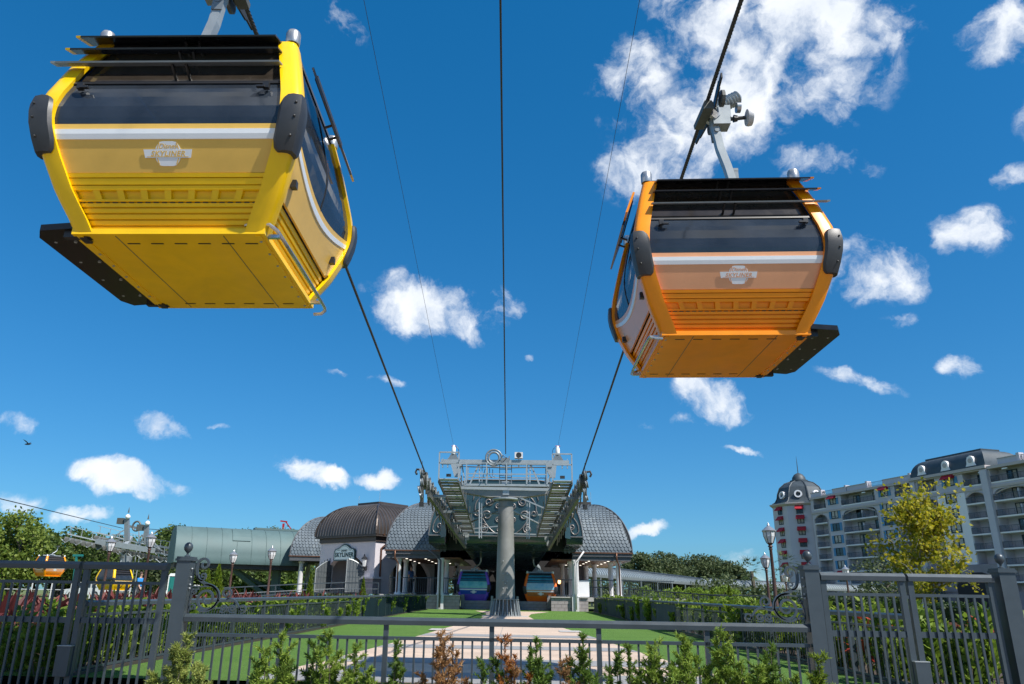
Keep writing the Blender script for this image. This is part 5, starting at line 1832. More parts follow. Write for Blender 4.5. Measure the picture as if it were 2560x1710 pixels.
# ---------------------------------------------------------------- second ropeway tower at the left
T2 = at(281, 1330, Y=84.5)
t2 = thing('ropeway_tower', 'distant grey ropeway tower with long sheave trains at left', 'tower', (T2.x, 84.5, gz(47)))
b4 = lambda m, n, ma=None, par=None, **k: m.build(n, ma or M['light_steel'], par or t2, **k)
l0, l1, l2 = at(150, 1229, Y=76.8), at(283, 1259, Y=81.9), at(400, 1281, Y=76.8)
b4(MB().lathe([(.75, gz(47)), (.7, 2.4), (.6, l1.z - .2)], (T2.x, 84.5, 0), 18), 'pole', M['grey_steel'], smooth=True)
b4(MB().bar((T2.x + 1.3, 84, .3), (T2.x + 1.3, 84, l1.z), .08, .08).bar((T2.x + 1.7, 84, .3), (T2.x + 1.7, 84, l1.z), .08, .08), 'ladder', M['light_steel'])
w2 = MB().lathe([(.06, -.07), (.2, -.07), (.27, -.05), (.2, 0), (.27, .05), (.2, .07), (.06, .07)], (0, 0, 0), 14).mesh('sheave', M['dull_steel'], 40)
for dz, dy in ((0, 0), (.55, 5.5)):
    P = [q + Vector((0, dy, dz)) for q in (l0, l1, l2)]
    for a, b in zip(P, P[1:]):
        b4(MB().bar(a + Vector((0, .2, .25)), b + Vector((0, .2, .25)), .14, .12), 'catwalk', M['light_steel'])
        b4(MB().bar(a + Vector((0, -.1, -.15)), b + Vector((0, -.1, -.15)), .1, .22), 'train_beam', M['grey_steel'])
        b4(MB().bar(a + Vector((0, .3, 1.0)), b + Vector((0, .3, 1.0)), .05, .05), 'railing')
        d = (b - a)
        for k in range(11):
            c = a + d * ((k + .5) / 11)
            yw = math.atan2(d.y, d.x)
            inst('sheave', w2, t2, T(c.x, c.y - .2, c.z - .28) @ Matrix.Rotation(yw, 4, 'Z') @ Matrix.Rotation(R(90), 4, 'X'))
            if k % 2 == 0:
                b4(MB().bar(c + Vector((0, .3, .3)), c + Vector((0, .3, 1.02)), .05, .05), 'railing_post')
                b4(MB().tube([c + Vector((-.5, -.32, -.25)), c + Vector((0, -.34, -.6)), c + Vector((.5, -.32, -.3))], .05, 6), 'rocker', M['light_steel'])
b4(MB().bar(at(222, 1241, Y=79.4), at(352, 1262, Y=78.1), .5, .5, (0, 0, 1)), 'cross_arm', M['light_steel'])
b4(MB().bar(at(283, 1258, Y=78.7), at(300, 1232, Y=80.6), .4, .35), 'arm_strut', M['light_steel'])
for x, yt, yb_, Y in ((291, 1189, 1240, 64), (336, 1204, 1248, 64)):
    a, b = at(x, yt, Y=Y), at(x, yb_, Y=Y)
    b4(MB().bar(b, a, .34, .3, (0, 1, 0)), 'mast', M['grey_steel'])
    b4(MB().lathe([(.001, -.22), (.15, -.15), (.22, 0), (.15, .15), (.001, .22)], a + Vector((.15, -.2, .15)), 14), 'mast_ball', M['white'], smooth='all')
    b4(MB().box(a + Vector((-.5, 0, -.2)), (.5, .4, .5)).lathe([(.08, 0), (.001, .5)], a + Vector((.1, -.1, .5)), 6), 'mast_head', M['dull_steel'])
b4(MB().bar(at(292, 1205, Y=81.9), at(336, 1216, Y=81.9), .2, .25), 'gantry_beam', M['grey_steel'])
c = at(313, 1206, Y=81.3)
b4(MB().tube([(c.x + .42 * math.cos(t), c.y, c.z + .5 * math.sin(t)) for t in np.linspace(0, 6.283, 21)[:-1]], .1, 6, closed=True), 'ring_light', M['dull_steel'], smooth='all')
for (xa_, ya_, xb_, yb_) in ((318, 1210, 320, 1262), (330, 1222, 318, 1262), (336, 1225, 370, 1262), (338, 1235, 362, 1215), (325, 1225, 345, 1250), (255, 1234, 288, 1212), (262, 1238, 300, 1236), (322, 1240, 352, 1243), (256, 1225, 300, 1228), (350, 1250, 372, 1262)):
    b4(MB().bar(at(xa_, ya_, Y=82.6), at(xb_, yb_, Y=82.6), .09, .09), 'lattice_bar')
rope('distant_rope', 'thin dark rope crossing the lower left sky to the distant tower', [at(-40, 1134, Y=42), at(0, 1143, Y=45), at(282, 1211, Y=81.9)], .03)
rope('distant_rope', 'thin dark rope running from the distant tower to the canopy', [at(336, 1212, Y=81.9), at(412, 1218, Y=79.4)], .03)

# ---------------------------------------------------------------- lamp posts
lp_parts = {}


def lamp(dx, dyt, Y, zb, label, k=1.0, lit=False):
    top = at(dx, dyt, Y=Y)
    h = top.z - zb
    t = thing('lamp_post', label, 'lamp post', (top.x, Y, zb), group='brown lamp posts with tapered lanterns')
    x = top.x
    B = lambda m, n, ma, **kk: m.build(n, ma, t, **kk)
    s = k
    zl_ = top.z - .95 * s
    B(MB().lathe([(.16 * s, zb), (.16 * s, zb + .12), (.11 * s, zb + .3), (.10 * s, zb + .7), (.075 * s, zb + .8), (.055 * s, zl_ - .1), (.075 * s, zl_ - .06), (.06 * s, zl_)], (x, Y, 0), 12), 'post', M['post_brown'], smooth=50)
    B(MB().lathe([(.05 * s, zl_), (.10 * s, zl_ + .04 * s), (.06 * s, zl_ + .1 * s), (.13 * s, zl_ + .17 * s)], (x, Y, 0), 12), 'lantern_base', M['post_brown'], smooth=50)
    B(MB().lathe([(.13 * s, zl_ + .172 * s), (.22 * s, zl_ + .42 * s), (.235 * s, zl_ + .60 * s)], (x, Y, 0), 8), 'lantern_glass', M['lamp_glass'])
    for a in range(8):
        t_ = 2 * math.pi * a / 8
        B(MB().tube([(x + r_ * math.cos(t_), Y + r_ * math.sin(t_), zl_ + z_) for r_, z_ in ((.132 * s, .17 * s), (.222 * s, .42 * s), (.238 * s, .60 * s))], .012 * s, 4), 'lantern_bar', M['dark_steel'])
    B(MB().lathe([(.26 * s, zl_ + .60 * s), (.27 * s, zl_ + .63 * s), (.15 * s, zl_ + .74 * s), (.06 * s, zl_ + .80 * s), (.05 * s, zl_ + .86 * s), (.02 * s, zl_ + .9 * s), (.001, zl_ + .97 * s)], (x, Y, 0), 12), 'lantern_roof', M['lamp_metal'], smooth=40)
    return t


lamp(1760, 1197, 30, .15, 'tallest lamp post at right standing in front of the hotel tower')
lamp(1752, 1265, 41, .2, 'middle lamp post just left of the tallest lamp at right')
lamp(1798, 1308, 58, .23, 'small far lamp post before the hotel tower base')
lamp(1936, 1294, 54, .23, 'small lamp post seen above the right gate leaf')
lamp(537, 1259, 47, .24, 'lamp post before the canopy leg, left of the gatehouse')
lamp(625, 1250, 45, .22, 'lamp post before the canopy, nearest the gatehouse')
lamp(257, 1228, 40, .2, 'left lamp post before the distant tower and yellow cabin')
lamp(349, 1217, 38, .2, 'right lamp post before the distant tower')

# ---------------------------------------------------------------- covered walkway at right
wp = [at(1375, 1318, Z=3.05), at(1620, 1340, Z=3.05), at(1862, 1349.5, Z=3.05), at(2010, 1354, Z=3.05)]
wk = thing('covered_walkway', 'long walkway canopy with ribbed grey barrel roof on slim posts at right', 'covered walkway', (wp[1].x, wp[1].y, .3))
M['wroof'] = mat('wroof', (.26, .30, .32), .4, .3, var=.1, scale=1)
wp[0] = wp[0] - (wp[1] - wp[0]) * .35
pm_ = MB().box((0, 0, -1.45), (.13, .13, 2.9)).mesh('post', M['grey_steel'])
for a, b in zip(wp, wp[1:]):
    d = b - a
    L = d.length
    d.normalize()
    nrm = Vector((-d.y, d.x, 0))
    sec = [(3.4 * (.5 - .5 * math.cos(t)), .95 * math.sin(t)) for t in np.linspace(0, math.pi, 13)]
    n_ = len(sec)
    q = [(3.4 * (.5 - .5 * math.cos(t)), .95 * math.sin(t) - .05) for t in np.linspace(math.pi, 0, 13)]
    ring_ = sec + q
    vs = [p + nrm * x + Vector((0, 0, z)) for p in (a, b) for x, z in ring_]
    N = len(ring_)
    MB().add(vs, [(i, (i + 1) % N, N + (i + 1) % N, N + i) for i in range(N)]).build('roof', M['wroof'], wk, smooth=50)
    m = int(L / .62)
    for k in range(m):
        o_ = a + d * (L * k / m)
        MB().tube([o_ + nrm * x + Vector((0, 0, z + .02)) for x, z in sec[:9]], .035, 4).build('roof_rib', M['fence'], wk)
    for off in (0.05, 3.35):
        MB().bar(a + nrm * off + Vector((0, 0, -.1)), b + nrm * off + Vector((0, 0, -.1)), .14, .24).build('edge_beam', M['grey_steel'], wk)
        for k in range(int(L / 6.2) + 1):
            p = a + d * (3 + 6.2 * k)
            inst('post', pm_, wk, T(*(p + nrm * off + Vector((0, 0, -.12)))))

# ---------------------------------------------------------------- hotel
HP0 = Vector((74, 187, 0))
hu = Vector((.292, -.956, 0)).normalized()
hn = Vector((-.956, -.292, 0)).normalized()      # outward
Z1 = Vector((0, 0, 1))
ht_ = thing('hotel_wing', 'long pale six storey hotel wing with arched balcony bays at right', 'hotel', tuple(HP0))
M['hotel'] = mat('hotel', (.47, .465, .525), .85, var=.06, scale=.3)
M['hotel_white'] = mat('hotel_white', (.74, .735, .76), .85, var=.04, scale=.3)
M['hotel_trim'] = mat('hotel_trim', (.44, .40, .40), .8, var=.06)
M['hotel_stone'] = mat('hotel_stone', (.25, .23, .25), .85, var=.15, scale=.5)
M['win_dark'] = mat('win_dark', (.014, .018, .022), .12, var=.3, spec=.6)
M['win_frame'] = mat('win_frame', (.02, .025, .03), .5)
M['curtain'] = mat('curtain', (.42, .40, .37), .7, var=.3, scale=1.2)
M['shutter'] = mat('shutter', (.06, .22, .42), .6, var=.12)
M['awning'] = mat('awning', (.35, .008, .022), .7, var=.15)
M['slate'] = mat('slate', (.045, .06, .072), .55, .1, var=.3, scale=.7, bump=.6, bscale=1.6)
b5 = lambda m, n, ma=None, par=None, **k: m.build(n, ma or M['hotel'], par or ht_, **k)


def hv(u, z, w=0):
    return HP0 + hu * u + hn * w + Z1 * z


def hbox(u0, u1, z0, z1, w0, w1, m=None):
    m = m or MB()
    return m.prism([(u0, z0), (u1, z0), (u1, z1), (u0, z1)], hv(0, 0, w0), hu, Z1, hn * (w1 - w0))


FLR = [4.9, 7.75, 10.6, 13.4, 16.2, 19.0]      # balcony floor levels
TOPF = 22.6
ROOF = 25.3
U0, U1 = -3.4, 66
# bays: (kind, u0, u1)
bays = [('B1', -2.3, 1.9), ('W', 2.6, 6.7), ('B2', 7.4, 18.0), ('W', 19.0, 23.0), ('B1', 23.9, 28.4), ('B1', 30.2, 34.6), ('P', 34.8, 41.2), ('B1', 41.25, 45.4), ('B2', 47.2, 55.8), ('W', 57, 61), ('B1', 61.6, 65.6)]
# core behind the loggias and the wall between bays
b5(hbox(U0, U1, 0, ROOF, -12, -2.0), 'core')
ops = [(a, b) for k, a, b in bays if k in ('B1', 'B2')]
edges = [U0] + [q for o in ops for q in o] + [U1]
for a, b in zip(edges[0::2], edges[1::2]):
    if b - a > .05:
        b5(hbox(a, b, 3.2, 21.6, -1.995, 0), 'pier')
b5(hbox(U0, U1, 0, 3.2, -1.99, .35), 'base', M['hotel_stone'])
b5(hbox(29.4, 46.0, 3.2, 8.0, .004, .5), 'base', M['hotel_stone'])
b5(hbox(U0, U1, 21.3, 21.75, -1.99, .22), 'string_course', M['hotel_trim'])
b5(hbox(U0, U1, 24.75, ROOF, -1.98, .35), 'cornice', M['hotel_trim'])
b5(hbox(U0, U1, 21.755, 22.35, -1.985, .04), 'band')
# parapet pieces and roof railings
for k, (a, b) in enumerate(((-3.3, .8), (4.6, 9.4), (9.5, 16.2), (20.6, 28.6), (49, 53.6), (58, 66))):
    b5(hbox(a, b, ROOF, ROOF + 1.05, -1.2, -.2), 'parapet')
    b5(hbox(a, b, ROOF + 1.055, ROOF + 1.2, -1.3, -.1), 'parapet_cap', M['hotel_trim'])
    b5(hbox(b - .6, b, ROOF, ROOF + 1.5, -1.19, -.05), 'parapet_pier')
for a, b in ((.9, 4.5), (16.3, 20.5), (53.7, 57.9)):
    m = MB()
    for z in (ROOF + .3, ROOF + 1.1):
        m.bar(hv(a, z, -.5), hv(b, z, -.5), .06, .07)
    for k in range(13):
        m.bar(hv(lerp(a, b, k / 12), ROOF, -.5), hv(lerp(a, b, k / 12), ROOF + 1.1, -.5), .05, .05, hn)
    b5(m, 'roof_railing', M['fence'])
_mesh = {}


def cached(key, fn, ma):
    if key not in _mesh:
        _mesh[key] = fn().mesh(key[0], ma)
    return _mesh[key]


HFR = lambda u, z, w: basis(hv(u, z, w), hu, hn, Z1)


def glass_door(u0, u1, z0, h, w):
    L = round(u1 - u0, 2)
    n_ = 2 if L > 1.4 else 1

    def frame():
        m = MB()
        for k in range(n_ + 1):
            m.box((L * k / n_, 0, h / 2), (.16, .12, h))
        return m.box((L / 2, 0, h - .08), (L, .118, .16)).box((L / 2, 0, .06), (L, .118, .12))
    f = inst('window', cached(('window', L, h), frame, M['win_frame']), ht_, HFR(u0, z0, w + .07))
    inst('pane', cached(('pane', L, h, n_), lambda: MB().box((L / 2, 0, h / 2), (L - .02, .04, h - .02)), M['win_dark']), f, HFR(u0, z0, w + .03))


    if random.random() < .7:
        k = random.choice((0, 1))
        inst('curtain', cached(('door_curtain', L, h, k), lambda: MB().box((L * (.2 if k else .75), .03, h / 2), (L * .32, .012, h - .3)), M['curtain']), f, HFR(u0, z0, w + .03))


def balcony(u0, u1, z, w0, w1):
    L = round(u1 - u0, 2)
    D_ = round(w1 - w0, 2)
    s_ = inst('balcony', cached(('balcony', L, D_), lambda: MB().box((L / 2, D_ / 2, -.13), (L, D_, .26)), M['hotel_white']), ht_, HFR(u0, z, w0))

    def rail():
        m = MB().box((L / 2, D_ - .06, 1.08), (L, .06, .07)).box((L / 2, D_ - .06, .12), (L, .05, .05))
        n = int(L / .17)
        for k in range(n + 1):
            m.box((L * k / n, D_ - .06, .58), (.03 if k % 7 else .07, .03, 1.0))
        return m
    inst('railing', cached(('railing', L, D_), rail, M['fence']), s_, HFR(u0, z, w0))


def window(u0, u1, z0, z1, shut=True, awn=False, w=.0, par=None, fr=None):
    F_ = fr or HFR
    par = par or ht_
    L = round(u1 - u0, 2)
    h = round(z1 - z0, 2)

    def frame():
        m = MB().box((L / 2, .03, h - .06), (L, .1, .12)).box((L / 2, .03, .06), (L, .1, .12)).box((L / 2, .03, h * .3), (L, .09, .07))
        for k in range(3):
            m.box((L * k / 2, .03, h / 2), (.13, .11, h))
        return m
    f = inst('window', cached(('window_small', L, h), frame, M['win_frame']), par, F_(u0, z0, w))
    f.name = 'window'
    inst('pane', cached(('pane_small', L, h), lambda: MB().box((L / 2, .01, h / 2), (L, .03, h)), M['win_dark']), f, F_(u0, z0, w))
    if random.random() < .8:
        inst('curtain', cached(('curtain', L, h), lambda: MB().box((L * .27, .027, h * .56), (L * .34, .006, h * .8)).box((L * .74, .027, h * .56), (L * .34, .006, h * .8)), M['curtain']), f, F_(u0, z0, w))
    if shut:
        for x in (u0 - .78, u1 + .06):
            inst('shutter', cached(('shutter', h), lambda: MB().box((.36, .05, h / 2), (.70, .09, h)), M['shutter']), par, F_(x, z0, w))
    if awn:
        def aw():
            return MB().prism([(0, .0), (.04, .9), (.95, .0), (.95, -.18), (.9, -.18), (.9, -.02)], (-.25, 0, 0), (0, 1, 0), (0, 0, 1), (L + .5, 0, 0))
        inst('awning', cached(('awning', L), aw, M['awning']), par, F_(u0, z1 - .25, w + .06))


for kind, a, b in bays:
    if kind == 'W':
        c = (a + b) / 2
        for i, z in enumerate(FLR):
            window(c - 1.15, c + 1.15, z + .55, z + 2.35, True, i in ((0,) if a < 10 else ()))
        window(c - 1.0, c + 1.0, TOPF + .25, TOPF + 1.9, True, True, .04)
    elif kind == 'P':
        b5(hbox(a, b, 8.0, 21.2, .0, .28), 'white_panel', M['hotel_white'])
        for z in FLR[2:]:
            window(a + 2.0, a + 4.4, z + .5, z + 2.3, False, False, .29)
        window(a + 2.2, a + 4.4, TOPF + .2, TOPF + 1.9, True, True, .04)
    else:
        L = b - a
        for i, z in enumerate(FLR):
            if a > 29 and a < 46 and z < 7.9:
                continue
            balcony(a - .02, b + .02, z, -1.99, .30)
            if kind == 'B1':
                glass_door(b - 2.1, b - .5, z, 2.25, -1.99)
            else:
                glass_door(a + 2.2, a + 4.3, z, 2.25, -1.99)
                glass_door(b - 3.0, b - .6, z, 2.25, -1.99)
                b5(hbox(a + L * .52, a + L * .56, z, z + 1.8, -1.98, -.3), 'divider')
        # arch spandrel over the top balcony of the bay
        zt_, zs_ = 21.3, 20.4
        r_ = min(1.6, L * .4)
        for s_, e_ in ((1, a), (-1, b)):
            pts = [(e_, zt_), (e_, zs_ - .6)] + [(e_ + s_ * r_ * (1 - math.cos(t)), zs_ - .6 + (zt_ - .25 - zs_ + .6) * math.sin(t)) for t in np.linspace(.15, math.pi / 2, 7)] + [((a + b) / 2, zt_ - .2), ((a + b) / 2, zt_)]
            b5(MB().prism(pts, hv(0, 0, -.5), hu, Z1, hn * .5), 'arch_spandrel')
        b5(MB().tube([hv(e, z, .03) for e, z in [(a - .25, 3.3), (a - .25, 19.6)] + [(lerp(a - .25, b + .25, k / 10), 19.6 + 1.45 * math.sin(math.pi * k / 10) ** .55) for k in range(1, 10)] + [(b + .25, 19.6), (b + .25, 3.3)]], .13, 4), 'arch_moulding', M['hotel_trim'])
        # top storey loggia
        balcony(a - .02, b + .02, TOPF - .25, -1.99, .12)
        glass_door(b - 2.6, b - .6, TOPF - .2, 2.0, -1.99)
        if kind == 'B2':
            glass_door(a + 1.8, a + 3.8, TOPF - .2, 2.0, -1.99)
ops_top = [(a, b) for k, a, b in bays if k in ('B1', 'B2')]
for a, b in zip(edges[0::2], edges[1::2]):
    if b - a > .05:
        b5(hbox(a, b, 22.352, 24.745, -1.99, .03), 'pier')
b5(hbox(45.6, 47.0, 3.2, 24.7, .035, .7), 'pilaster')
b5(hbox(28.6, 29.8, 3.2, 24.7, .035, .45), 'pilaster')
# portal at ground level, a near-black panel for its shaded opening
b5(MB().prism([(36, .1), (45.2, .1), (45.2, 4.6), (44, 5.9), (42, 6.6), (39.5, 6.6), (37.5, 5.9), (36, 4.6)], hv(0, 0, .51), hu, Z1, hn * .06), 'portal', M['deep_shade'])
# mansard over the centre
ms = []
MU0, MU1 = 28.9, 46.8
for t in np.linspace(0, 1, 8):
    i = 2.4 * (1 - math.cos(t * math.pi / 2))
    z = ROOF + .2 + 3.4 * math.sin(t * math.pi / 2)
    ms += [hv(MU0 + i, z, .25 - i), hv(MU1 - i, z, .25 - i), hv(MU1 - i, z, -9 + i), hv(MU0 + i, z, -9 + i)]
mr_ = b5(MB().add(ms, [(k * 4 + j, k * 4 + (j + 1) % 4, k * 4 + 4 + (j + 1) % 4, k * 4 + 4 + j) for k in range(7) for j in range(4)] + [(28, 29, 30, 31)]), 'mansard_roof', M['slate'], smooth=30)
b5(hbox(MU0 + 2.3, MU1 - 2.3, ROOF + 3.6, ROOF + 3.95, -6.5, -2.0), 'roof_curb', M['slate'])
b5(hbox(MU0 - .2, MU1 + .2, ROOF - .3, ROOF + .25, -1.97, .7), 'eave_moulding', M['hotel_trim'])
for u in (32.0, 37.9, 43.8):
    d_ = b5(MB().prism([(-1.15, 0), (1.15, 0), (.85, .5), (.75, 1.3), (.5, 1.75), (0, 1.95), (-.5, 1.75), (-.75, 1.3), (-.85, .5)], hv(u, ROOF + .55, .35), hu, Z1, -hn * 1.9), 'dormer', M['hotel_white'], mr_)
    b5(MB().lathe([(.45, 0), (.45, .06), (.001, .06)], hv(u, ROOF + 1.55, .36), 14, hn.to_track_quat('Z', 'Y').to_matrix()), 'round_window', M['hotel_trim'], d_)
for u in (5.5, 14.5, 45.0, 50.0):
    b5(hbox(u, u + 1.0, 24.3, 24.5, .05, .3), 'soffit_light', M['white'])
b5(hbox(U0, U1, 0, .4, .4, 3.0), 'apron', M['hotel_stone'])

# hotel tower
TC = hv(-11.0, 0, -3.2)
TR_ = 7.4
DOME = [(7.3, 24.6), (6.55, 25.05), (6.0, 26.0), (5.75, 27.2), (5.1, 28.7), (3.7, 29.9), (2.0, 30.5)]
to = thing('hotel_tower', 'round cornered hotel tower with slate dome, spire and red awnings', 'hotel tower', tuple(TC))
b6 = lambda m, n, ma=None, par=None, **k: m.build(n, ma or M['hotel'], par or to, **k)
rot8 = Matrix.Rotation(math.atan2(hn.y, hn.x) + R(2), 3, 'Z')
NT = 8
rot8b = rot8 @ Matrix.Rotation(math.pi / 8, 3, 'Z')
b6(MB().lathe([(TR_, 0), (TR_, 23.7)], TC, NT, rot8b), 'wall')
b6(MB().lathe([(TR_ + .1, 23.702), (TR_ + .7, 24.2), (TR_ + .7, 24.5), (TR_ - .2, 24.6)], TC, NT, rot8b), 'cornice', M['hotel_trim'])
b6(MB().lathe(DOME, TC, NT, rot8b), 'dome', M['slate'], smooth=20)
b6(MB().lathe([(2.2, 30.3), (2.2, 30.8), (1.75, 30.9), (1.6, 31.6), (1.1, 32.3), (.4, 32.7), (.11, 32.8), (.09, 35), (.02, 37.2)], TC, 12), 'spire', M['slate'], smooth=30)
for k in range(8):
    d = rot8b @ Vector((math.cos(k * math.pi / 4), math.sin(k * math.pi / 4), 0))
    b6(MB().tube([TC + d * (r_ + .05) + Z1 * z for r_, z in DOME], .16, 5), 'dome_rib', M['slate'])
for k in range(8):
    a = k * math.pi / 4
    d = rot8 @ Vector((math.cos(a), math.sin(a), 0))
    sdv = Vector((-d.y, d.x, 0))
    if d.dot(Vector((0, 0, 0)) - TC) < -3:
        continue
    ap = TR_ * math.cos(math.pi / 8)

    def TF(u, z, w, d=d, sdv=sdv, ap=ap):
        return basis(TC + sdv * (-u) + d * (ap + w) + Z1 * z, -sdv, d, Z1)
    kind = 'balc' if d.dot(hu) > .9 or d.dot(hu) < -.5 else 'awn'
    for i, z in enumerate([1.9] + FLR + [21.4]):
        if kind == 'awn':
            window(-.75, .75, z + .3, z + 1.75, False, True, 0, to, TF)
        else:
            L = 3.6
            s_ = inst('balcony', cached(('balcony', L, 1.2), lambda: MB().box((L / 2, .6, -.13), (L, 1.2, .26)), M['hotel_white']), to, TF(-1.8, z, .0))

            def rail2():
                m = MB().box((L / 2, 1.14, 1.08), (L, .06, .07))
                for q in range(21):
                    m.box((L * q / 20, 1.14, .55), (.04, .03, 1.05))
                for xx in (0.03, L - .03):
                    m.box((xx, .6, 1.08), (.06, 1.1, .07))
                return m
            inst('railing', cached(('railing_bow', L), rail2, M['fence']), s_, TF(-1.8, z, .0))
            inst('balcony_door', cached(('balcony_door', 1), lambda: MB().box((.55, .02, 1.05), (1.1, .1, 2.1)), M['win_frame']), to, TF(-1.3, z, .02))
    dn = b6(MB().lathe([(.6, -1), (.6, .32), (.95, .32), (.95, -1)], TC + d * (ap - 1.2) + Z1 * 26.7, 14, (d * 1 + Z1 * .12).to_track_quat('Z', 'Y').to_matrix(), cap=False), 'oculus', M['hotel_white'])
b6(MB().box(TC + hu * (TR_ * .98) + Z1 * 12, (1.2, 1.2, 24)), 'link_wall')
ch = hv(-21.2, 24.6, -1)


# ---------------------------------------------------------------- foliage
def leaf_mat(name, c1, c2, trans=.35, rough=.55):
    return mat(name, c1, rough, col2=c2, island=.75, scale=.9, trans=trans, spec=.3)


M['oak'] = leaf_mat('oak', (.036, .074, .016), (.135, .19, .042))
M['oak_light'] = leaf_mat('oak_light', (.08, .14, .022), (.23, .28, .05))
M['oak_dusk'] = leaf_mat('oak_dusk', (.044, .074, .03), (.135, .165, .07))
M['bark'] = mat('bark', (.10, .085, .07), .9, var=.35, scale=4, bump=.5)
M['bark_pale'] = mat('bark_pale', (.30, .28, .25), .85, var=.3, scale=6)
M['sycamore'] = leaf_mat('sycamore', (.14, .20, .015), (.58, .47, .03), .5)
M['yew_new'] = leaf_mat('yew_new', (.09, .18, .018), (.36, .46, .08), .35)
M['yew'] = leaf_mat('yew', (.04, .095, .012), (.20, .30, .05), .35)
M['yew_pale'] = leaf_mat('yew_pale', (.14, .21, .03), (.50, .53, .16), .4)
M['dead'] = leaf_mat('dead', (.22, .10, .03), (.46, .27, .12), .25)
M['rust'] = leaf_mat('rust', (.28, .09, .015), (.42, .17, .04), .25)
M['shrub'] = leaf_mat('shrub', (.07, .135, .016), (.28, .39, .05), .45)
M['shrub_bright'] = leaf_mat('shrub_bright', (.07, .14, .012), (.30, .38, .045), .4)  # slightly yellower green for some shrubs and shoots
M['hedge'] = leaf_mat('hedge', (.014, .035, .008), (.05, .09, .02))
M['cypress'] = leaf_mat('cypress', (.05, .10, .008), (.20, .27, .02), .3)
M['cordyline'] = leaf_mat('cordyline', (.055, .008, .014), (.26, .075, .06), .3)
M['red_leaf'] = leaf_mat('red_leaf', (.25, .02, .015), (.45, .08, .03), .3)
M['palm'] = leaf_mat('palm', (.03, .06, .015), (.09, .12, .03), .3)


def leaf_mesh(name, P, size, m, aspect=.5, up=.3, seed=1, align=None, fold=0):
    """one kite-shaped leaf per point; align gives each leaf a heading"""
    rs = np.random.RandomState(seed)
    n = len(P)
    P = np.asarray(P, float)
    if align is None:
        d = rs.normal(size=(n, 3))
        d[:, 2] = d[:, 2] * .7 + up * 0
    else:
        d = np.asarray(align, float) + rs.normal(size=(n, 3)) * .15
    d /= np.linalg.norm(d, axis=1)[:, None] + 1e-9
    r = rs.normal(size=(n, 3))
    r[:, 2] += up
    s = np.cross(d, r)
    s /= np.linalg.norm(s, axis=1)[:, None] + 1e-9
    L = size * rs.uniform(.65, 1.25, n)[:, None]
    w = L * aspect * .5
    V = np.empty((n, 4, 3))
    V[:, 0] = P - d * L * .5
    V[:, 1] = P + s * w - d * L * .05
    V[:, 2] = P + d * L * .5
    V[:, 3] = P - s * w - d * L * .05
    me = bpy.data.meshes.new(name)
    me.vertices.add(n * 4)
    me.vertices.foreach_set('co', V.reshape(-1).astype(np.float32))
    me.loops.add(n * 4)
    me.loops.foreach_set('vertex_index', np.arange(n * 4, dtype=np.int32))
    me.polygons.add(n)
    me.polygons.foreach_set('loop_start', np.arange(0, n * 4, 4, dtype=np.int32))
    me.materials.append(m)
    me.update(calc_edges=True)
    return me


def clumps(rs, cs, rads, n, shell=.55):
    """points scattered in the outer shells of clump balls"""
    cs = np.asarray(cs, float)
    rads = np.asarray(rads, float)
    w = rads ** 2
    idx = rs.choice(len(cs), n, p=w / w.sum())
    d = rs.normal(size=(n, 3))
    d /= np.linalg.norm(d, axis=1)[:, None]
    r = rs.uniform(shell ** 3, 1, n) ** (1 / 3)
    r *= 1 + .12 * rs.normal(size=n)
    q = d * (rads[idx] * r)[:, None]
    q[:, 2] *= .8
    return cs[idx] + q


def limb(m, p, q, r0, r1, rs, n=5, wob=.08):
    p, q = Vector(p), Vector(q)
    L = (q - p).length
    pts = [p.lerp(q, i / n) + Vector(rs.normal(size=3)) * (wob * L * (0 if i in (0, n) else 1) * .5) for i in range(n + 1)]
    m.tube(pts, [lerp(r0, r1, i / n) for i in range(n + 1)], 6)
    return pts


def tree(name, label, x, y, z, h, cr, leafm, nleaf, lsize, seed, trunk_h=.35, barkm=None, group=None, squash=1.0, nclump=26, cat='tree'):
    rs = np.random.RandomState(seed)
    t = thing(name, label, cat, (x, y, z), group=group)
    m = MB()
    top = Vector((x + rs.normal() * .03 * h, y, z + h * .62))
    base = Vector((x, y, z - .1))
    tr = limb(m, base, top, h * .035, h * .012, rs, 6, .05)
    cs, rd = [], []
    for k in range(nclump):
        a = rs.uniform(0, 6.283)
        u = rs.uniform(0, 1)
        zz = trunk_h + (1 - trunk_h) * (.12 + .78 * u)
        prof = math.sin(math.pi * min(1, .18 + .82 * u) ** 1.0) ** .6
        rr = cr * prof * rs.uniform(.35, .95)
        c = Vector((x + rr * math.cos(a), y + rr * math.sin(a) * squash, z + h * zz))
        cs.append(tuple(c))
        rd.append(cr * rs.uniform(.18, .36))
        if k % 2 == 0:
            s = tr[min(len(tr) - 1, 2 + int(u * 4))]
            limb(m, s, c, h * .011, h * .003, rs, 4, .1)
    m.build('trunk', barkm or M['bark'], t, smooth='all')
    P = clumps(rs, cs, rd, nleaf)
    inst('crown', leaf_mesh('crown', P - np.array([x, y, z]), lsize, leafm, .62, .4, seed), t, T(x, y, z))
    return t


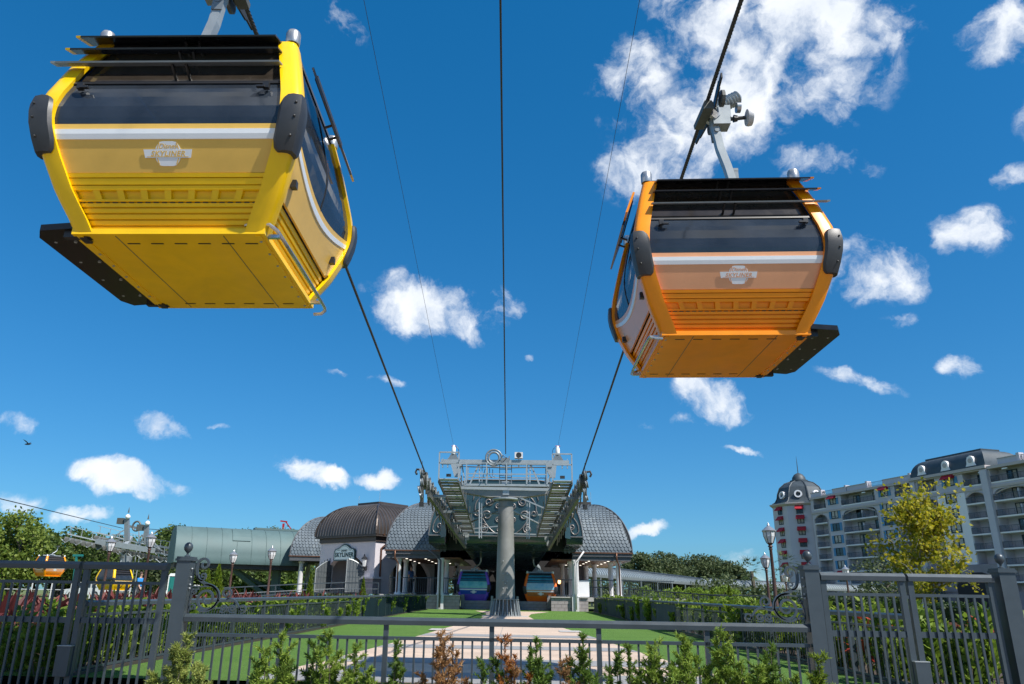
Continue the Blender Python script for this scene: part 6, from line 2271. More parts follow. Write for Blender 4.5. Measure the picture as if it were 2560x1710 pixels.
# --- big trees behind the left side
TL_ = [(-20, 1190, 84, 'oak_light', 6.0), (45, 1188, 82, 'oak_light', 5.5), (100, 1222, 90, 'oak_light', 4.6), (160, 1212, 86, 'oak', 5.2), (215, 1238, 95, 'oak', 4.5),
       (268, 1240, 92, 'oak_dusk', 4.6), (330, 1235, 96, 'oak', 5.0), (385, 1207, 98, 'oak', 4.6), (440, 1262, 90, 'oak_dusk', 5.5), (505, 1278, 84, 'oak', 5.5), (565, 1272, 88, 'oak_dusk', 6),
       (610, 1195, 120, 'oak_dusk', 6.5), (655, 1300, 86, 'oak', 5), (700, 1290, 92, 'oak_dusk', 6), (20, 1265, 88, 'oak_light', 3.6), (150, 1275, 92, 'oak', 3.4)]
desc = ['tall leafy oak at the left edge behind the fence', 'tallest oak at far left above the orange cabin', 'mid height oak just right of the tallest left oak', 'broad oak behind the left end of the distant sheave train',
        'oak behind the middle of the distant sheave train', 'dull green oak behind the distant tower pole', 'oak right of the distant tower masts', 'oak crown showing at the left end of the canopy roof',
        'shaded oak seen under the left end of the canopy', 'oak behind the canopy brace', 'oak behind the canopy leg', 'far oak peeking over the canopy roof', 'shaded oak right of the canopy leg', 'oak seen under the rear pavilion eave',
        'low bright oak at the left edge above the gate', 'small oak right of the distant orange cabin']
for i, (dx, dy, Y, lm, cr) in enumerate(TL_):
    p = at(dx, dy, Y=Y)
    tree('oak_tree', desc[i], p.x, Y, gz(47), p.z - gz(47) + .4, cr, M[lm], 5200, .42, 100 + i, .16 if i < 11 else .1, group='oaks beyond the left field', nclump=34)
# low tree line that closes the view under the crowns
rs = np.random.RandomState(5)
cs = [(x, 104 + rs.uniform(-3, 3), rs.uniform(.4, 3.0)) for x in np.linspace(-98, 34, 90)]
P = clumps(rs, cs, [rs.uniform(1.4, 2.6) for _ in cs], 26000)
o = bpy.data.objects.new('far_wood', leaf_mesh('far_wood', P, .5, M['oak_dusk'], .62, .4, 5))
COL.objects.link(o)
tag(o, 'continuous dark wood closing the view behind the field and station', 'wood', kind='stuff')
cs = [(x, 172 - .2 * x + rs.uniform(-3, 3), rs.uniform(.4, 3.0)) for x in np.linspace(14, 112, 76)]
P = clumps(rs, cs, [rs.uniform(1.4, 2.4) for _ in cs], 18000)
o = bpy.data.objects.new('far_wood', leaf_mesh('far_wood', P, .5, M['oak_dusk'], .62, .4, 6))
COL.objects.link(o)
tag(o, 'low dark wood behind the covered walkway at right', 'wood', kind='stuff')
# --- oaks behind the walkway at right
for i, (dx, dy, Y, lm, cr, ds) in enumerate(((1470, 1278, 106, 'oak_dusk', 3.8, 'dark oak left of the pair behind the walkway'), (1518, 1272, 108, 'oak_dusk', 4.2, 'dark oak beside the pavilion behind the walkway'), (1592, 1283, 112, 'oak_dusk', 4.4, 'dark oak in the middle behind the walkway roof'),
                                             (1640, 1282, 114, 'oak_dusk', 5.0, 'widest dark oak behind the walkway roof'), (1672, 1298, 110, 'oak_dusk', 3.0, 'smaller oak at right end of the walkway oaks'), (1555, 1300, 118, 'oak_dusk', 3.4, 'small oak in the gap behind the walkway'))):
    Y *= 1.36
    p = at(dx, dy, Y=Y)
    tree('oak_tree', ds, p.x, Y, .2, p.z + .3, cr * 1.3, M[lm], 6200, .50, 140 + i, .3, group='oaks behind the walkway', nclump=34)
for i, (dx, dy, Y, ds) in enumerate(((475, 1345, 66, 'bright rounded bush left of the canopy leg'), (560, 1338, 64, 'low bright bush just left of the canopy leg'), (600, 1338, 66, 'low bright bush right of the canopy leg'), (668, 1335, 70, 'bright bush behind the ramp railing near the rear pavilion'), (640, 1340, 68, 'rounded bush between the lamp and the rear pavilion'))):
    p = at(dx, dy, Y=Y)
    tree('round_bush', ds, p.x, Y, gz(47), p.z - .1, 1.5, M['shrub'], 1500, .22, 170 + i, .05, group='bushes by the ramp', nclump=16, cat='bush')
for i, (dx, dy, Y, ds) in enumerate(((1545, 1352, 74, 'bright bush under the walkway roof, left one'), (1600, 1350, 78, 'bright bush under the walkway roof, middle one'), (1655, 1345, 72, 'bright leafy tree right of the walkway bend'), (1480, 1350, 70, 'low bush beside the outer pavilion column'))):
    p = at(dx, dy, Y=Y)
    tree('round_bush', ds, p.x, Y, gz(47), max(1.2, p.z - .1), 1.7, M['shrub'], 1600, .24, 180 + i, .05, group='bushes by the walkway', nclump=16, cat='bush')


# --- palms
def palm(dx, dy, Y, s, label):
    p = at(dx, dy, Y=Y)
    t = thing('palm_tree', label, 'palm', (p.x, Y, .2), group='palms by the hotel')
    MB().tube([(p.x, Y, .1), (p.x + .1 * s, Y, p.z * .5), (p.x, Y, p.z)], [.22 * s, .17 * s, .15 * s], 7).build('trunk', M['bark'], t)
    rs = np.random.RandomState(int(dx))
    m = MB()
    for k in range(26):
        a = rs.uniform(0, 6.283)
        e = rs.uniform(-.7, 1.2)
        L = s * rs.uniform(1.1, 1.7)
        d = Vector((math.cos(a) * math.cos(e), math.sin(a) * math.cos(e), math.sin(e)))
        c = Vector((p.x, Y, p.z)) + d * L * .6
        sdv = d.cross(Vector((0, 0, 1))).normalized()
        for q in range(7):
            f = (q - 3) / 3 * .8
            dd = (d * math.cos(f) + sdv * math.sin(f))
            tip = c + dd * L * .55 + Vector((0, 0, -.18 * L * rs.uniform(.5, 1.5)))
            w = d.cross(sdv) * .0 + sdv * .05 * s
            m.add([c - w, c + w, tip], [(0, 1, 2)])
    m.build('crown', M['palm'], t, fix=False)


palm(1722, 1309, 120, 1.7, 'small cabbage palm alone on the skyline right of the oaks')
palm(1800, 1293, 150, 2.1, 'palm right behind the tallest lamp post')
palm(1790, 1320, 140, 1.6, 'lower palm between the lamp posts at right')


# --- narrow conical cypresses
def cypress(dx, dyt, Y, w, label, seed):
    p = at(dx, dyt, Y=Y)
    z0 = gz(Y)
    h = p.z - z0
    rs = np.random.RandomState(seed)
    t = thing('cypress', label, 'cypress', (p.x, Y, z0), group='narrow young cypresses')
    MB().tube([(p.x, Y, z0 - .1), (p.x, Y, z0 + h * .8)], [.04, .012], 6).build('trunk', M['bark'], t)
    n = 1700
    u = rs.uniform(0, 1, n) ** 1.3
    rad = w * .5 * (1 - u) ** .8 * (.6 + .4 * np.sin(np.minimum(1, u * 6) * 1.57)) * rs.uniform(.45, 1.12, n)
    a = rs.uniform(0, 6.283, n)
    P = np.stack([rad * np.cos(a), rad * np.sin(a), u * h], 1)
    al = np.stack([np.cos(a) * .35, np.sin(a) * .35, np.ones(n)], 1)
    inst('foliage', leaf_mesh('foliage', P, .17 * w, M['cypress'], .42, .2, seed, al), t, T(p.x, Y, z0))


cypress(713, 1317, 36, .62, 'slim cypress before the ramp railing left of the gatehouse', 1)
cypress(834, 1323, 40, .55, 'slim cypress beside the gatehouse plinth', 2)
cypress(503, 1295, 26, .75, 'tall cypress behind the left scrollwork bracket', 3)
cypress(478, 1305, 27, .7, 'broader cypress just right of the left pillar', 4)
cypress(262, 1352, 34, .5, 'small cypress before the yellow distant cabin', 5)
cypress(345, 1350, 36, .45, 'small cypress behind the middle of the left gate', 6)
cypress(0, 1340, 26, .9, 'cypress cut off at the left edge of the view', 7)
cypress(1670, 1340, 44, .6, 'slim cypress behind the right shrubs left of the tall lamp', 8)
cypress(1631, 1345, 48, .5, 'small cypress under the walkway bend', 9)


# --- clipped hedges
def hedge(p0, p1, h, d, label, seed):
    p0, p1 = Vector(p0), Vector(p1)
    rs = np.random.RandomState(seed)
    L = (p1 - p0).length
    e = (p1 - p0).normalized()
    nrm = Vector((-e.y, e.x, 0))
    n = int(L * 330)
    u = rs.uniform(0, L, n)
    f = rs.uniform(0, 1, n)
    v = np.where(f < .45, rs.uniform(-d / 2, d / 2, n), np.where(f < .8, -d / 2, d / 2) + rs.normal(size=n) * .05)
    z = np.where(f < .45, h + rs.normal(size=n) * .05, rs.uniform(0, h, n))
    P = np.array(p0) + np.outer(u, e) + np.outer(v, nrm) + np.outer(z, (0, 0, 1))
    t = thing('hedge', label, 'hedge', tuple(p0), group='clipped hedges')
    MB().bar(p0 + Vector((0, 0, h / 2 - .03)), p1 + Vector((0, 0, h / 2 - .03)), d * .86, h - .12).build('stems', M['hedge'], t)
    inst('foliage', leaf_mesh('foliage', P - np.array(p0), .13, M['hedge'], .6, .3, seed), t, T(*p0))


ha, hb_ = at(1895, 1386, Z=.35), at(2110, 1391, Z=.35)
hedge((at(1890, 1386, Y=30).x, 30, .15), (at(2120, 1386, Y=28).x, 28, .15), .95, 1.0, 'long dark clipped hedge behind the right gate', 3)
hedge((at(2130, 1386, Y=26).x, 26, .13), (at(2235, 1390, Y=25).x, 25, .13), .85, 1.0, 'short dark clipped hedge right of the yellowing tree', 4)
hedge((at(1700, 1380, Y=46).x, 46, .2), (at(1850, 1386, Y=44).x, 44, .2), .9, .9, 'dark hedge behind the lamp posts at right', 6)
# brown picket edging
we = thing('brown_fence', 'low brown picket fence below the hedge at far right', 'fence', (12.5, 23, .1))
wa, wb = at(1890, 1402, Y=27), at(2270, 1420, Y=21.5)
M['brown_wood'] = mat('brown_wood', (.11, .045, .025), .8, var=.3)
n_ = 70
me_ = MB().box((0, 0, .2), (.09, .02, .4)).mesh('paling', M['brown_wood'])
for k in range(n_):
    p = wa.lerp(wb, k / (n_ - 1))
    inst('paling', me_, we, T(p.x, p.y, gz(p.y)))
MB().bar((wa.x, wa.y + .03, gz(wa.y) + .3), (wb.x, wb.y + .03, gz(wb.y) + .3), .03, .06).build('rail', M['brown_wood'], we)

# --- the yellowing young tree behind the right gate
SY = 15.5
sp_ = at(2128, 1500, Y=SY)
st = thing('sycamore', 'young tree with yellow green leaves in front of the hotel', 'tree', (sp_.x, SY, gz(SY)))
rs = np.random.RandomState(11)
m = MB()
ztop = at(2110, 1145, Y=SY).z
bx_ = sp_.x
tr = limb(m, (bx_, SY, gz(SY)), (at(2104, 1165, Y=SY).x, SY, ztop - .15), .045, .008, rs, 9, .02)
tips = []
sx_ = at(2000, 1300, Y=SY).x, at(2222, 1300, Y=SY).x
for k in range(46):
    u = rs.uniform(.30, .98)
    s = tr[int(u * 9)].lerp(tr[min(9, int(u * 9) + 1)], (u * 9) % 1)
    a = rs.uniform(0, 6.283)
    R_ = .98 * (1 - abs((u - .50) / .55) ** 2.0) * rs.uniform(.55, 1.0)
    R_ = max(R_, .16)
    e = s + Vector((math.cos(a) * R_, math.sin(a) * R_, R_ * rs.uniform(.35, .9)))
    pts = limb(m, s, e, .012, .003, rs, 5, .08)
    tips += pts[1:]
    for q in range(3):
        o_ = pts[2 + q]
        e2 = o_ + Vector(rs.normal(size=3)) * .22 + Vector((0, 0, .1))
        p2 = limb(m, o_, e2, .005, .002, rs, 3, .1)
        tips += p2[1:]
m.build('trunk', M['bark_pale'], st, smooth='all')
tp = np.array([tuple(q) for q in tips])
P = tp[rs.randint(0, len(tp), 5200)] + rs.normal(size=(5200, 3)) * .062
# leaves are wide, toothed: a five-pointed card each
def lobed(P, size, m_, seed, org):
    rs = np.random.RandomState(seed)
    shape = [(0, -.5), (.18, -.28), (.5, -.2), (.3, .08), (.34, .34), (.1, .26), (0, .55), (-.1, .26), (-.34, .34), (-.3, .08), (-.5, -.2), (-.18, -.28)]
    V, F_ = [], []
    for i, p in enumerate(P):
        d = Vector(rs.normal(size=3)); d.z -= .5; d.normalize()
        s = d.cross(Vector(rs.normal(size=3))).normalized()
        L = size * rs.uniform(.6, 1.25)
        n0 = len(V)
        nn = d.cross(s)
        V += [tuple(Vector(p) - org + (s * a + d * b + nn * (abs(a) * .25)) * L) for a, b in shape]
        F_.append(tuple(range(n0, n0 + 12)))
    me = bpy.data.meshes.new('crown')
    me.from_pydata(V, [], F_)
    me.materials.append(m_)
    return me


org = Vector((sp_.x, SY, gz(SY)))
inst('crown', lobed(P, .076, M['sycamore'], 12, org), st, T(*org))
MB().tube([(sp_.x + .02, SY - .05, gz(SY)), (sp_.x + .03, SY - .05, gz(SY) + 1.0)], .012, 6).build('stake', M['white'], st)
for s in (-1, 1):
    MB().tube([(sp_.x, SY, gz(SY) + .95), (sp_.x + s * .75, SY - .2, gz(SY) + .02)], .007, 5).build('stay', M['white'], st)
p = at(2010, 1300, Y=30)
tree('olive_tree', 'thin grey green tree left behind the yellowing tree', p.x + .3, 30, .15, at(2010, 1285, Y=30).z, 1.5, M['oak_dusk'], 2200, .13, 77, .25, nclump=24)


# --- shrub rows along the side fences (a few builds, copied)
def shrub_mesh(kind, seed):
    rs = np.random.RandomState(seed)
    n = 900
    ns = 10
    base = rs.normal(size=(ns, 2)) * .17
    hgt = rs.uniform(.55, 1.0, ns)
    lean = rs.normal(size=(ns, 2)) * .16
    i = rs.randint(0, ns, n)
    u = rs.uniform(.08, 1, n) ** .8
    a = rs.uniform(0, 6.283, n)
    r = .11 * rs.uniform(.3, 1, n)
    P = np.stack([base[i, 0] + lean[i, 0] * u + r * np.cos(a), base[i, 1] + lean[i, 1] * u + r * np.sin(a), u * hgt[i]], 1)
    al = np.stack([np.cos(a), np.sin(a), .7 * np.ones(n)], 1)
    fo = leaf_mesh('foliage', P, .135, M[kind], .5, .3, seed, al)
    m = MB()
    for k in range(ns):
        m.tube([(base[k, 0], base[k, 1], -.05), (base[k, 0] + lean[k, 0] * .9, base[k, 1] + lean[k, 1] * .9, hgt[k] * .92)], [.012, .004], 5)
    return fo, m.mesh('stem', M['bark'])


SHR = [shrub_mesh('shrub', 301 + k) for k in range(3)] + [shrub_mesh('shrub_bright', 311 + k) for k in range(4)]


def shrub(x, y, s, label, group, k, sz=1.0):
    t = thing('leafy_shrub', label, 'shrub', (x, y, gz(y)), rot=random.uniform(0, 6.28), group=group)
    t.scale = (s, s, s * sz)
    for me, nm in zip(SHR[k], ('foliage', 'stem')):
        o = bpy.data.objects.new(nm, me)
        COL.objects.link(o)
        o.parent = t
    return t


rs = np.random.RandomState(21)
for y in np.arange(9.4, 45.5, .36):
    shrub(FL - .42 + rs.normal() * .06, y, rs.uniform(.70, .86), 'leafy green shrub in the clipped row behind the left lawn fence', 'shrubs behind the left lawn fence', rs.randint(0, 4))
for k in range(46):
    y = rs.uniform(9.4, 16)
    shrub(FL - .8 - rs.uniform(0, 3.2), y, rs.uniform(.5, .72), 'dense dark shrub low behind the left gate leaves', 'shrubs behind the left gates', rs.randint(0, 3))
for y in np.arange(9.5, 46, .78):
    shrub(FR + .45 + rs.normal() * .1, y, rs.uniform(.8, 1.0), 'bright green shrub in the row behind the right lawn fence', 'shrubs behind the right lawn fence', rs.randint(2, 7), 1.05)
for k in range(40):
    y = rs.uniform(10, 46)
    x = FR + 1.0 + rs.uniform(.1, 3.6) * (.4 + y / 46)
    shrub(x, y, rs.uniform(.5, 1.0), 'bright loose shrub scattered in the bed right of the lawn', 'loose shrubs in the right bed', rs.randint(3, 7), 1.1)
for k in range(70):
    y = rs.uniform(12, 44)
    shrub(FL - 1.4 - rs.uniform(0, 2), y, rs.uniform(.45, .7), 'low yellow green shrub between the red plants in the left bed', 'low shrubs in the left bed', rs.randint(3, 7))


# --- burgundy cordylines
def cordy_mesh(seed, mk):
    rs = np.random.RandomState(seed)
    m = MB()
    for st_ in range(3):
        b = Vector((rs.normal() * .12, rs.normal() * .12, 0))
        h = rs.uniform(.25, .5)
        for k in range(15):
            a = rs.uniform(0, 6.283)
            e = rs.uniform(.15, 1.25)
            L = rs.uniform(.28, .46)
            d = Vector((math.cos(a) * math.cos(e), math.sin(a) * math.cos(e), math.sin(e)))
            s = d.cross(Vector((0, 0, 1))).normalized() * rs.uniform(.022, .036)
            p = b + Vector((0, 0, h * rs.uniform(.5, 1)))
            mid = p + d * L * .5
            tip = p + d * L + Vector((0, 0, -.12 * math.cos(e)))
            m.add([p, mid + s, tip, mid - s], [(0, 1, 2, 3)])
    return m.mesh('leaves', M[mk])


CDM = [cordy_mesh(401 + k, 'cordyline') for k in range(5)]
CRD = cordy_mesh(420, 'red_leaf')
for k in range(150):
    y = rs.uniform(10.2, 40)
    x = FL - 1.0 - rs.uniform(0, 1) ** .8 * (2.6 + y * .22)
    t = thing('cordyline', 'burgundy strap leaved plant in the bed left of the lawn', 'plant', (x, y, gz(y)), rot=rs.uniform(0, 6.28), group='burgundy plants in the left bed')
    s = rs.uniform(1.0, 1.45)
    t.scale = (s, s, s)
    o = bpy.data.objects.new('leaves', CDM[k % 5])
    COL.objects.link(o)
    o.parent = t
for (dx, Y, ds) in ((1965, 11.5, 'red leaved plant left of the right pillar among green shrubs'), (2215, 11.2, 'red leaved plant behind the rightmost gate leaf'), (1870, 14, 'small red leaved plant behind the right scrollwork')):
    p = at(dx, 1440, Y=Y)
    t = thing('red_plant', ds, 'plant', (p.x, Y, gz(Y)))
    t.scale = (1.25, 1.25, 1.25)
    o = bpy.data.objects.new('leaves', CRD)
    COL.objects.link(o)
    o.parent = t


# --- foreground yews in front of the low fence
def yew(dx, Y, dyt, wid, mk, label, seed, ns=7, nl=1700, dead=None):
    p = at(dx, 1560, Y=Y)
    top = at(dx, dyt, Y=Y).z
    z0 = -.40
    h = top - z0
    rs = np.random.RandomState(seed)
    t = thing('yew_shrub', label, 'shrub', (p.x, Y, z0), group='young yews in front of the low fence')
    m = MB()
    P, A, DP, DA = [], [], [], []
    for k in range(ns):
        f = (k + .5) / ns - .5
        bx = f * wid * 1.25 + rs.normal() * .03
        by = rs.normal() * .07
        hh = h * (1 - .38 * abs(f * 2) ** 1.2) * rs.uniform(.82, 1.0) if k != ns // 2 else h
        tip = Vector((p.x + bx + rs.normal() * .05, Y + by + rs.normal() * .05, z0 + hh))
        pts = limb(m, (p.x + bx * .5, Y + by * .5, z0), tip, .010, .003, rs, 8, .03)
        tw = []
        for i in range(1, 9):
            for q in range(3):
                o_ = pts[i - 1].lerp(pts[i], rs.uniform())
                a = rs.uniform(0, 6.283)
                L = rs.uniform(.05, .13) * (1.15 - .5 * i / 8)
                e = o_ + Vector((math.cos(a) * L, math.sin(a) * L, L * .75))
                m.tube([o_, e], [.0035, .0015], 4)
                tw.append((o_, e))
        tw += [(pts[-3], pts[-1])] * 2
        isd = dead and rs.uniform() < dead[0]
        nn = int(nl * 2.8) // ns
        for q in range(nn):
            a_, b_ = tw[rs.randint(len(tw))]
            c = a_.lerp(b_, rs.uniform(.1, 1.08))
            d = (b_ - a_).normalized()
            al = (d * .75 + Vector(rs.normal(size=3)) * .55).normalized()
            (DP if isd else P).append(tuple(c + al * .018))
            (DA if isd else A).append(tuple(al))
    m.build('stems', M['bark'] if not dead or dead[0] < .5 else M['dead'], t)
    org = np.array((p.x, Y, z0))
    if P:
        inst('needles', leaf_mesh('needles', np.array(P) - org, .075, M[mk], .15, .2, seed, A), t, T(*org))
    if DP:
        inst('dry_needles', leaf_mesh('dry_needles', np.array(DP) - org, .056, M[dead[1]], .16, .2, seed, DA), t, T(*org))


yew(415, 8.05, 1462, .42, 'yew_pale', 'bushy pale yew at the foot of the left pillar', 501, 13, 6200)
yew(628, 8.2, 1462, .30, 'yew_new', 'upright yew right of the first fence post from the left', 502, 8, 3200)
yew(712, 8.25, 1478, .16, 'yew', 'thin yew between two fence posts left of the pavement', 503, 3, 1100)
yew(757, 8.2, 1450, .22, 'yew_new', 'tall yew with bright tips left of the pavement edge', 504, 5, 2300)
yew(825, 8.25, 1482, .26, 'yew_new', 'low spreading yew over the pavement edge at left', 505, 5, 2000)
yew(905, 8.25, 1478, .16, 'yew', 'thin dark yew on the left part of the pavement', 506, 3, 1000)
yew(1018, 8.2, 1452, .36, 'yew', 'dried brown yew left of the middle fence post', 507, 8, 2600, (1.1, 'dead'))
yew(1112, 8.25, 1520, .16, 'yew', 'very low yew just left of the middle fence post', 508, 3, 800)
yew(1164, 8.2, 1464, .22, 'yew', 'yew with a rust brown lower half right of the middle fence post', 509, 5, 1700, (.35, 'rust'))
yew(1222, 8.2, 1478, .26, 'yew', 'bushy dark yew with some dried tips on the pavement', 510, 7, 2600, (.15, 'dead'))
yew(1338, 8.2, 1462, .26, 'yew', 'full upright yew left of the fourth fence post', 511, 8, 3000, (.12, 'dead'))
yew(1432, 8.25, 1482, .26, 'yew', 'dark yew at the right edge of the pavement', 512, 6, 2100)
yew(1492, 8.25, 1475, .24, 'yew_new', 'loose yew on the turf right of the pavement', 513, 6, 2000)
yew(1580, 8.15, 1462, .44, 'yew_new', 'wide bright yew below the fifth fence post', 514, 13, 5600)
yew(1682, 8.1, 1444, .34, 'yew_new', 'tallest bright yew right of the fifth fence post', 515, 9, 4000)
yew(1760, 8.15, 1480, .30, 'yew', 'leaning yew in the right bay of the low fence', 516, 7, 2800)
yew(1878, 7.9, 1508, .30, 'shrub_bright', 'yellow green shoots at the foot of the right pillar', 517, 7, 2400)


# ---------------------------------------------------------------- people
M['skin'] = mat('skin', (.42, .25, .17), .55, var=.08)
M['hair'] = mat('hair', (.05, .03, .02), .7)
M['blue_shirt'] = mat('blue_shirt', (.02, .22, .55), .8, var=.12)
M['navy_shirt'] = mat('navy_shirt', (.03, .10, .28), .8, var=.12)
M['khaki'] = mat('khaki', (.50, .47, .42), .85, var=.1)
M['dark_cloth'] = mat('dark_cloth', (.03, .03, .035), .85)
M['cream_shirt'] = mat('cream_shirt', (.45, .40, .33), .85, var=.1)


def skin_obj(name, V, E_, rad, ma, par, root=0, sub=2):
    me = bpy.data.meshes.new(name)
    me.from_pydata(V, E_, [])
    me.materials.append(ma)
    o = bpy.data.objects.new(name, me)
    COL.objects.link(o)
    o.parent = par
    o.modifiers.new('skin', 'SKIN').use_smooth_shade = True
    for i, r_ in enumerate(rad):
        me.skin_vertices[0].data[i].radius = (r_, r_)
    me.skin_vertices[0].data[root].use_root = True
    sm = o.modifiers.new('smooth', 'SUBSURF')
    sm.levels = sm.render_levels = sub
    return o


def person(label, loc, rz, shirt, legs, stride=.0, arm=.0, shorts=False):
    t = thing('person', label, 'person', loc, rz, group='people around the station')
    s = stride
    V = [(0, 0, .93), (0, 0, 1.12), (0, 0, 1.36), (0, 0, 1.48), (0, -.01, 1.56), (0, -.02, 1.66), (0, -.01, 1.74)]
    E_ = [(0, 1), (1, 2), (2, 3), (3, 4), (4, 5), (5, 6)]
    rad = [.15, .13, .15, .07, .055, .095, .06]

    def chain(start, pts, rs):
        p = start
        for q, r_ in zip(pts, rs):
            V.append(q)
            rad.append(r_)
            E_.append((p, len(V) - 1))
            p = len(V) - 1
    for sd in (-1, 1):
        f = s * sd
        chain(0, [(sd * .10, 0, .86), (sd * .11, -.22 * f, .48), (sd * .11, -.36 * f + .06 * abs(f), .10), (sd * .115, -.36 * f - .02, .05), (sd * .12, -.36 * f - .16, .035)], [.10, .07, .048, .045, .035])
        a = -f
        if sd == 1 and arm:
            chain(2, [(.17, 0, 1.40), (.22, -.02, 1.13), (.18, -.26, 1.12), (.17, -.33, 1.13)], [.065, .048, .036, .034])
        else:
            chain(2, [(sd * .18, 0, 1.40), (sd * .23, -.12 * a, 1.12), (sd * .24, -.26 * a - .03, .88), (sd * .24, -.28 * a - .04, .79)], [.065, .048, .036, .034])
    skin_obj('body', V, E_, rad, M['skin'], t)
    n = len(V)
    idx = [0, 1, 2]
    sv = [V[0], V[1], V[2], (0, 0, 1.44)]
    se = [(0, 1), (1, 2), (2, 3)]
    sr = [.175, .158, .172, .075]
    for sd in (-1, 1):
        sh_ = [i for i, v in enumerate(V) if abs(v[0] - sd * (.17 if (sd == 1 and arm) else .18)) < .012 and abs(v[2] - 1.40) < .01][0]
        el = V[sh_ + 1]
        b = tuple(lerp(V[sh_][k], el[k], .75) for k in range(3))
        sv += [V[sh_], b]
        sr += [.085, .066]
        k = len(sv) - 2
        se += [(2, k), (k, k + 1)]
    skin_obj('shirt', sv, se, sr, shirt, t)
    lv = [V[0]]
    le, lr = [], [.165]
    for sd in (-1, 1):
        i0 = [i for i, v in enumerate(V) if abs(v[0] - sd * .10) < .004 and abs(v[2] - .86) < .01][0]
        ks = [V[i0], V[i0 + 1]] + ([] if shorts else [V[i0 + 2]])
        p = 0
        for q, r_ in zip(ks, (.125, .09, .065)):
            lv.append(q)
            lr.append(r_)
            le.append((p, len(lv) - 1))
            p = len(lv) - 1
    skin_obj('trousers', lv, le, lr, legs, t)
    MB().lathe([(.001, .11), (.06, .10), (.098, .04), (.102, -.02), (.09, -.05)], (0, .012, 1.70), 12).build('hair', M['hair'], t, world=False, smooth='all')
    MB().box((-.035, -.108, 1.675), (.02, .01, .01)).box((.035, -.108, 1.675), (.02, .01, .01)).build('eyes', M['hair'], t, world=False)
    return t


pp = at(313, 1387, Y=44)
person('walking person in a bright blue shirt and pale trousers behind the left gate', (pp.x, 44, .24), R(75), M['blue_shirt'], M['khaki'], .9, 1, False)
pp = at(1025, 1366, Y=51)
pp = at(1020.5, 1350, Y=51)
person('person in a blue shirt leaning by the columns left of the violet cabin', (at(1027 * 0 + (960 + 570 / 8.71) / K, 1360, Y=50.6).x, 50.6, PZ), R(60), M['navy_shirt'], M['dark_cloth'], .1, 1)
person('attendant in a pale top standing beside the violet cabin', (at((960 + 1545 / 8.71) / K, 1370, Y=50.2).x, 50.2, PZ), R(-60), M['cream_shirt'], M['dark_cloth'], .1, 1)

# ---------------------------------------------------------------- vehicles, cabin toilet, field fence, crane, bird
M['car_white'] = mat('car_white', (.72, .73, .74), .25, coat=.6, var=.03)
M['tyre'] = mat('tyre', (.02, .02, .02), .8)
M['teal'] = mat('teal', (.01, .16, .15), .5)


def car(label, dx, dy, Y, rz, ma):
    p = at(dx, dy, Y=Y)
    t = thing('parked_car', label, 'car', (p.x, Y, gz(47)), rz)
    prof = [(-2.1, .35), (2.15, .35), (2.2, .62), (2.05, .82), (1.2, .92), (.55, 1.38), (-.9, 1.42), (-1.6, 1.0), (-2.15, .92), (-2.2, .6)]
    MB().prism(prof, (0, -.85, 0), (1, 0, 0), (0, 0, 1), (0, 1.7, 0)).build('body', ma, t, world=False)
    MB().prism([(1.02, .95), (.5, 1.33), (-.85, 1.36), (-1.45, 1.0)], (0, -.862, 0), (1, 0, 0), (0, 0, 1), (0, 1.724, 0)).build('side_window', M['glass'], t, world=False)
    for x in (-1.35, 1.35):
        for y in (-.78, .78):
            w = MB().lathe([(.2, -.1), (.33, -.1), (.33, .1), (.2, .1)], (x, y, .33), 16, Matrix.Rotation(R(90), 3, 'X')).build('wheel', M['tyre'], t, world=False)
            MB().lathe([(.02, -.105), (.2, -.105), (.2, .105), (.02, .105)], (x, y, .33), 12, Matrix.Rotation(R(90), 3, 'X')).build('rim', M['lamp_metal'], w, world=False)
    for y in (-.6, .6):
        MB().box((2.15, y, .68), (.08, .3, .12)).build('headlight', M['lamp_glass'], t, world=False)
    return t


car('white car parked in the field behind the left gate post', 207, 1345, 76, R(170), M['car_white'])
car('white car parked beside the field right of the yellow distant cabin', 432, 1345, 78, R(185), M['car_white'])
p = at(400, 1350, Y=72)
tt = thing('portable_toilet', 'teal green portable toilet with pale roof behind the left gate', 'toilet', (p.x, 72, gz(47)), R(15))
MB().box((0, 0, 1.05), (1.1, 1.1, 2.1)).build('cabin', M['teal'], tt, world=False)
MB().prism([(-.6, 2.1), (.6, 2.1), (.45, 2.35), (-.45, 2.35)], (0, -.6, 0), (1, 0, 0), (0, 0, 1), (0, 1.2, 0)).build('roof', M['white'], tt, world=False)
MB().box((0, -.565, 1.0), (.7, .03, 1.8)).build('door', M['teal'], tt, world=False)
for x in (-.53, .53):
    MB().box((x, -.54, 1.05), (.08, .08, 2.1)).build('corner', M['white'], tt, world=False)
fx0, fx1 = at(-60, 1340, Y=64).x, at(300, 1340, Y=64).x
wf = thing('field_fence', 'thin pale rail fence along the field behind the left gate', 'fence', (fx0, 64, gz(47)))
for z in (.75, 1.35):
    MB().bar((fx0, 64, .24 + z), (fx1, 64, .24 + z), .04, .05).build('rail', M['column'], wf)
for k in range(9):
    MB().box((lerp(fx0, fx1, k / 8), 64, .9), (.07, .07, 1.5)).build('post', M['column'], wf)
p = at(180, 1272, Y=60)
tl = thing('teal_post', 'slim teal signal post left of the left gate post behind the orange cabin', 'post', (at(170, 1340, Y=60).x, 60, .24))
MB().bar((at(170, 1340, Y=60).x, 60, .2), (at(176, 1275, Y=60).x, 60, at(176, 1275, Y=60).z), .14, .14, (0, 1, 0)).build('pole', M['teal'], tl)
MB().bar(at(168, 1273, Y=60), at(190, 1273, Y=60), .18, .16).build('arm', M['teal'], tl)
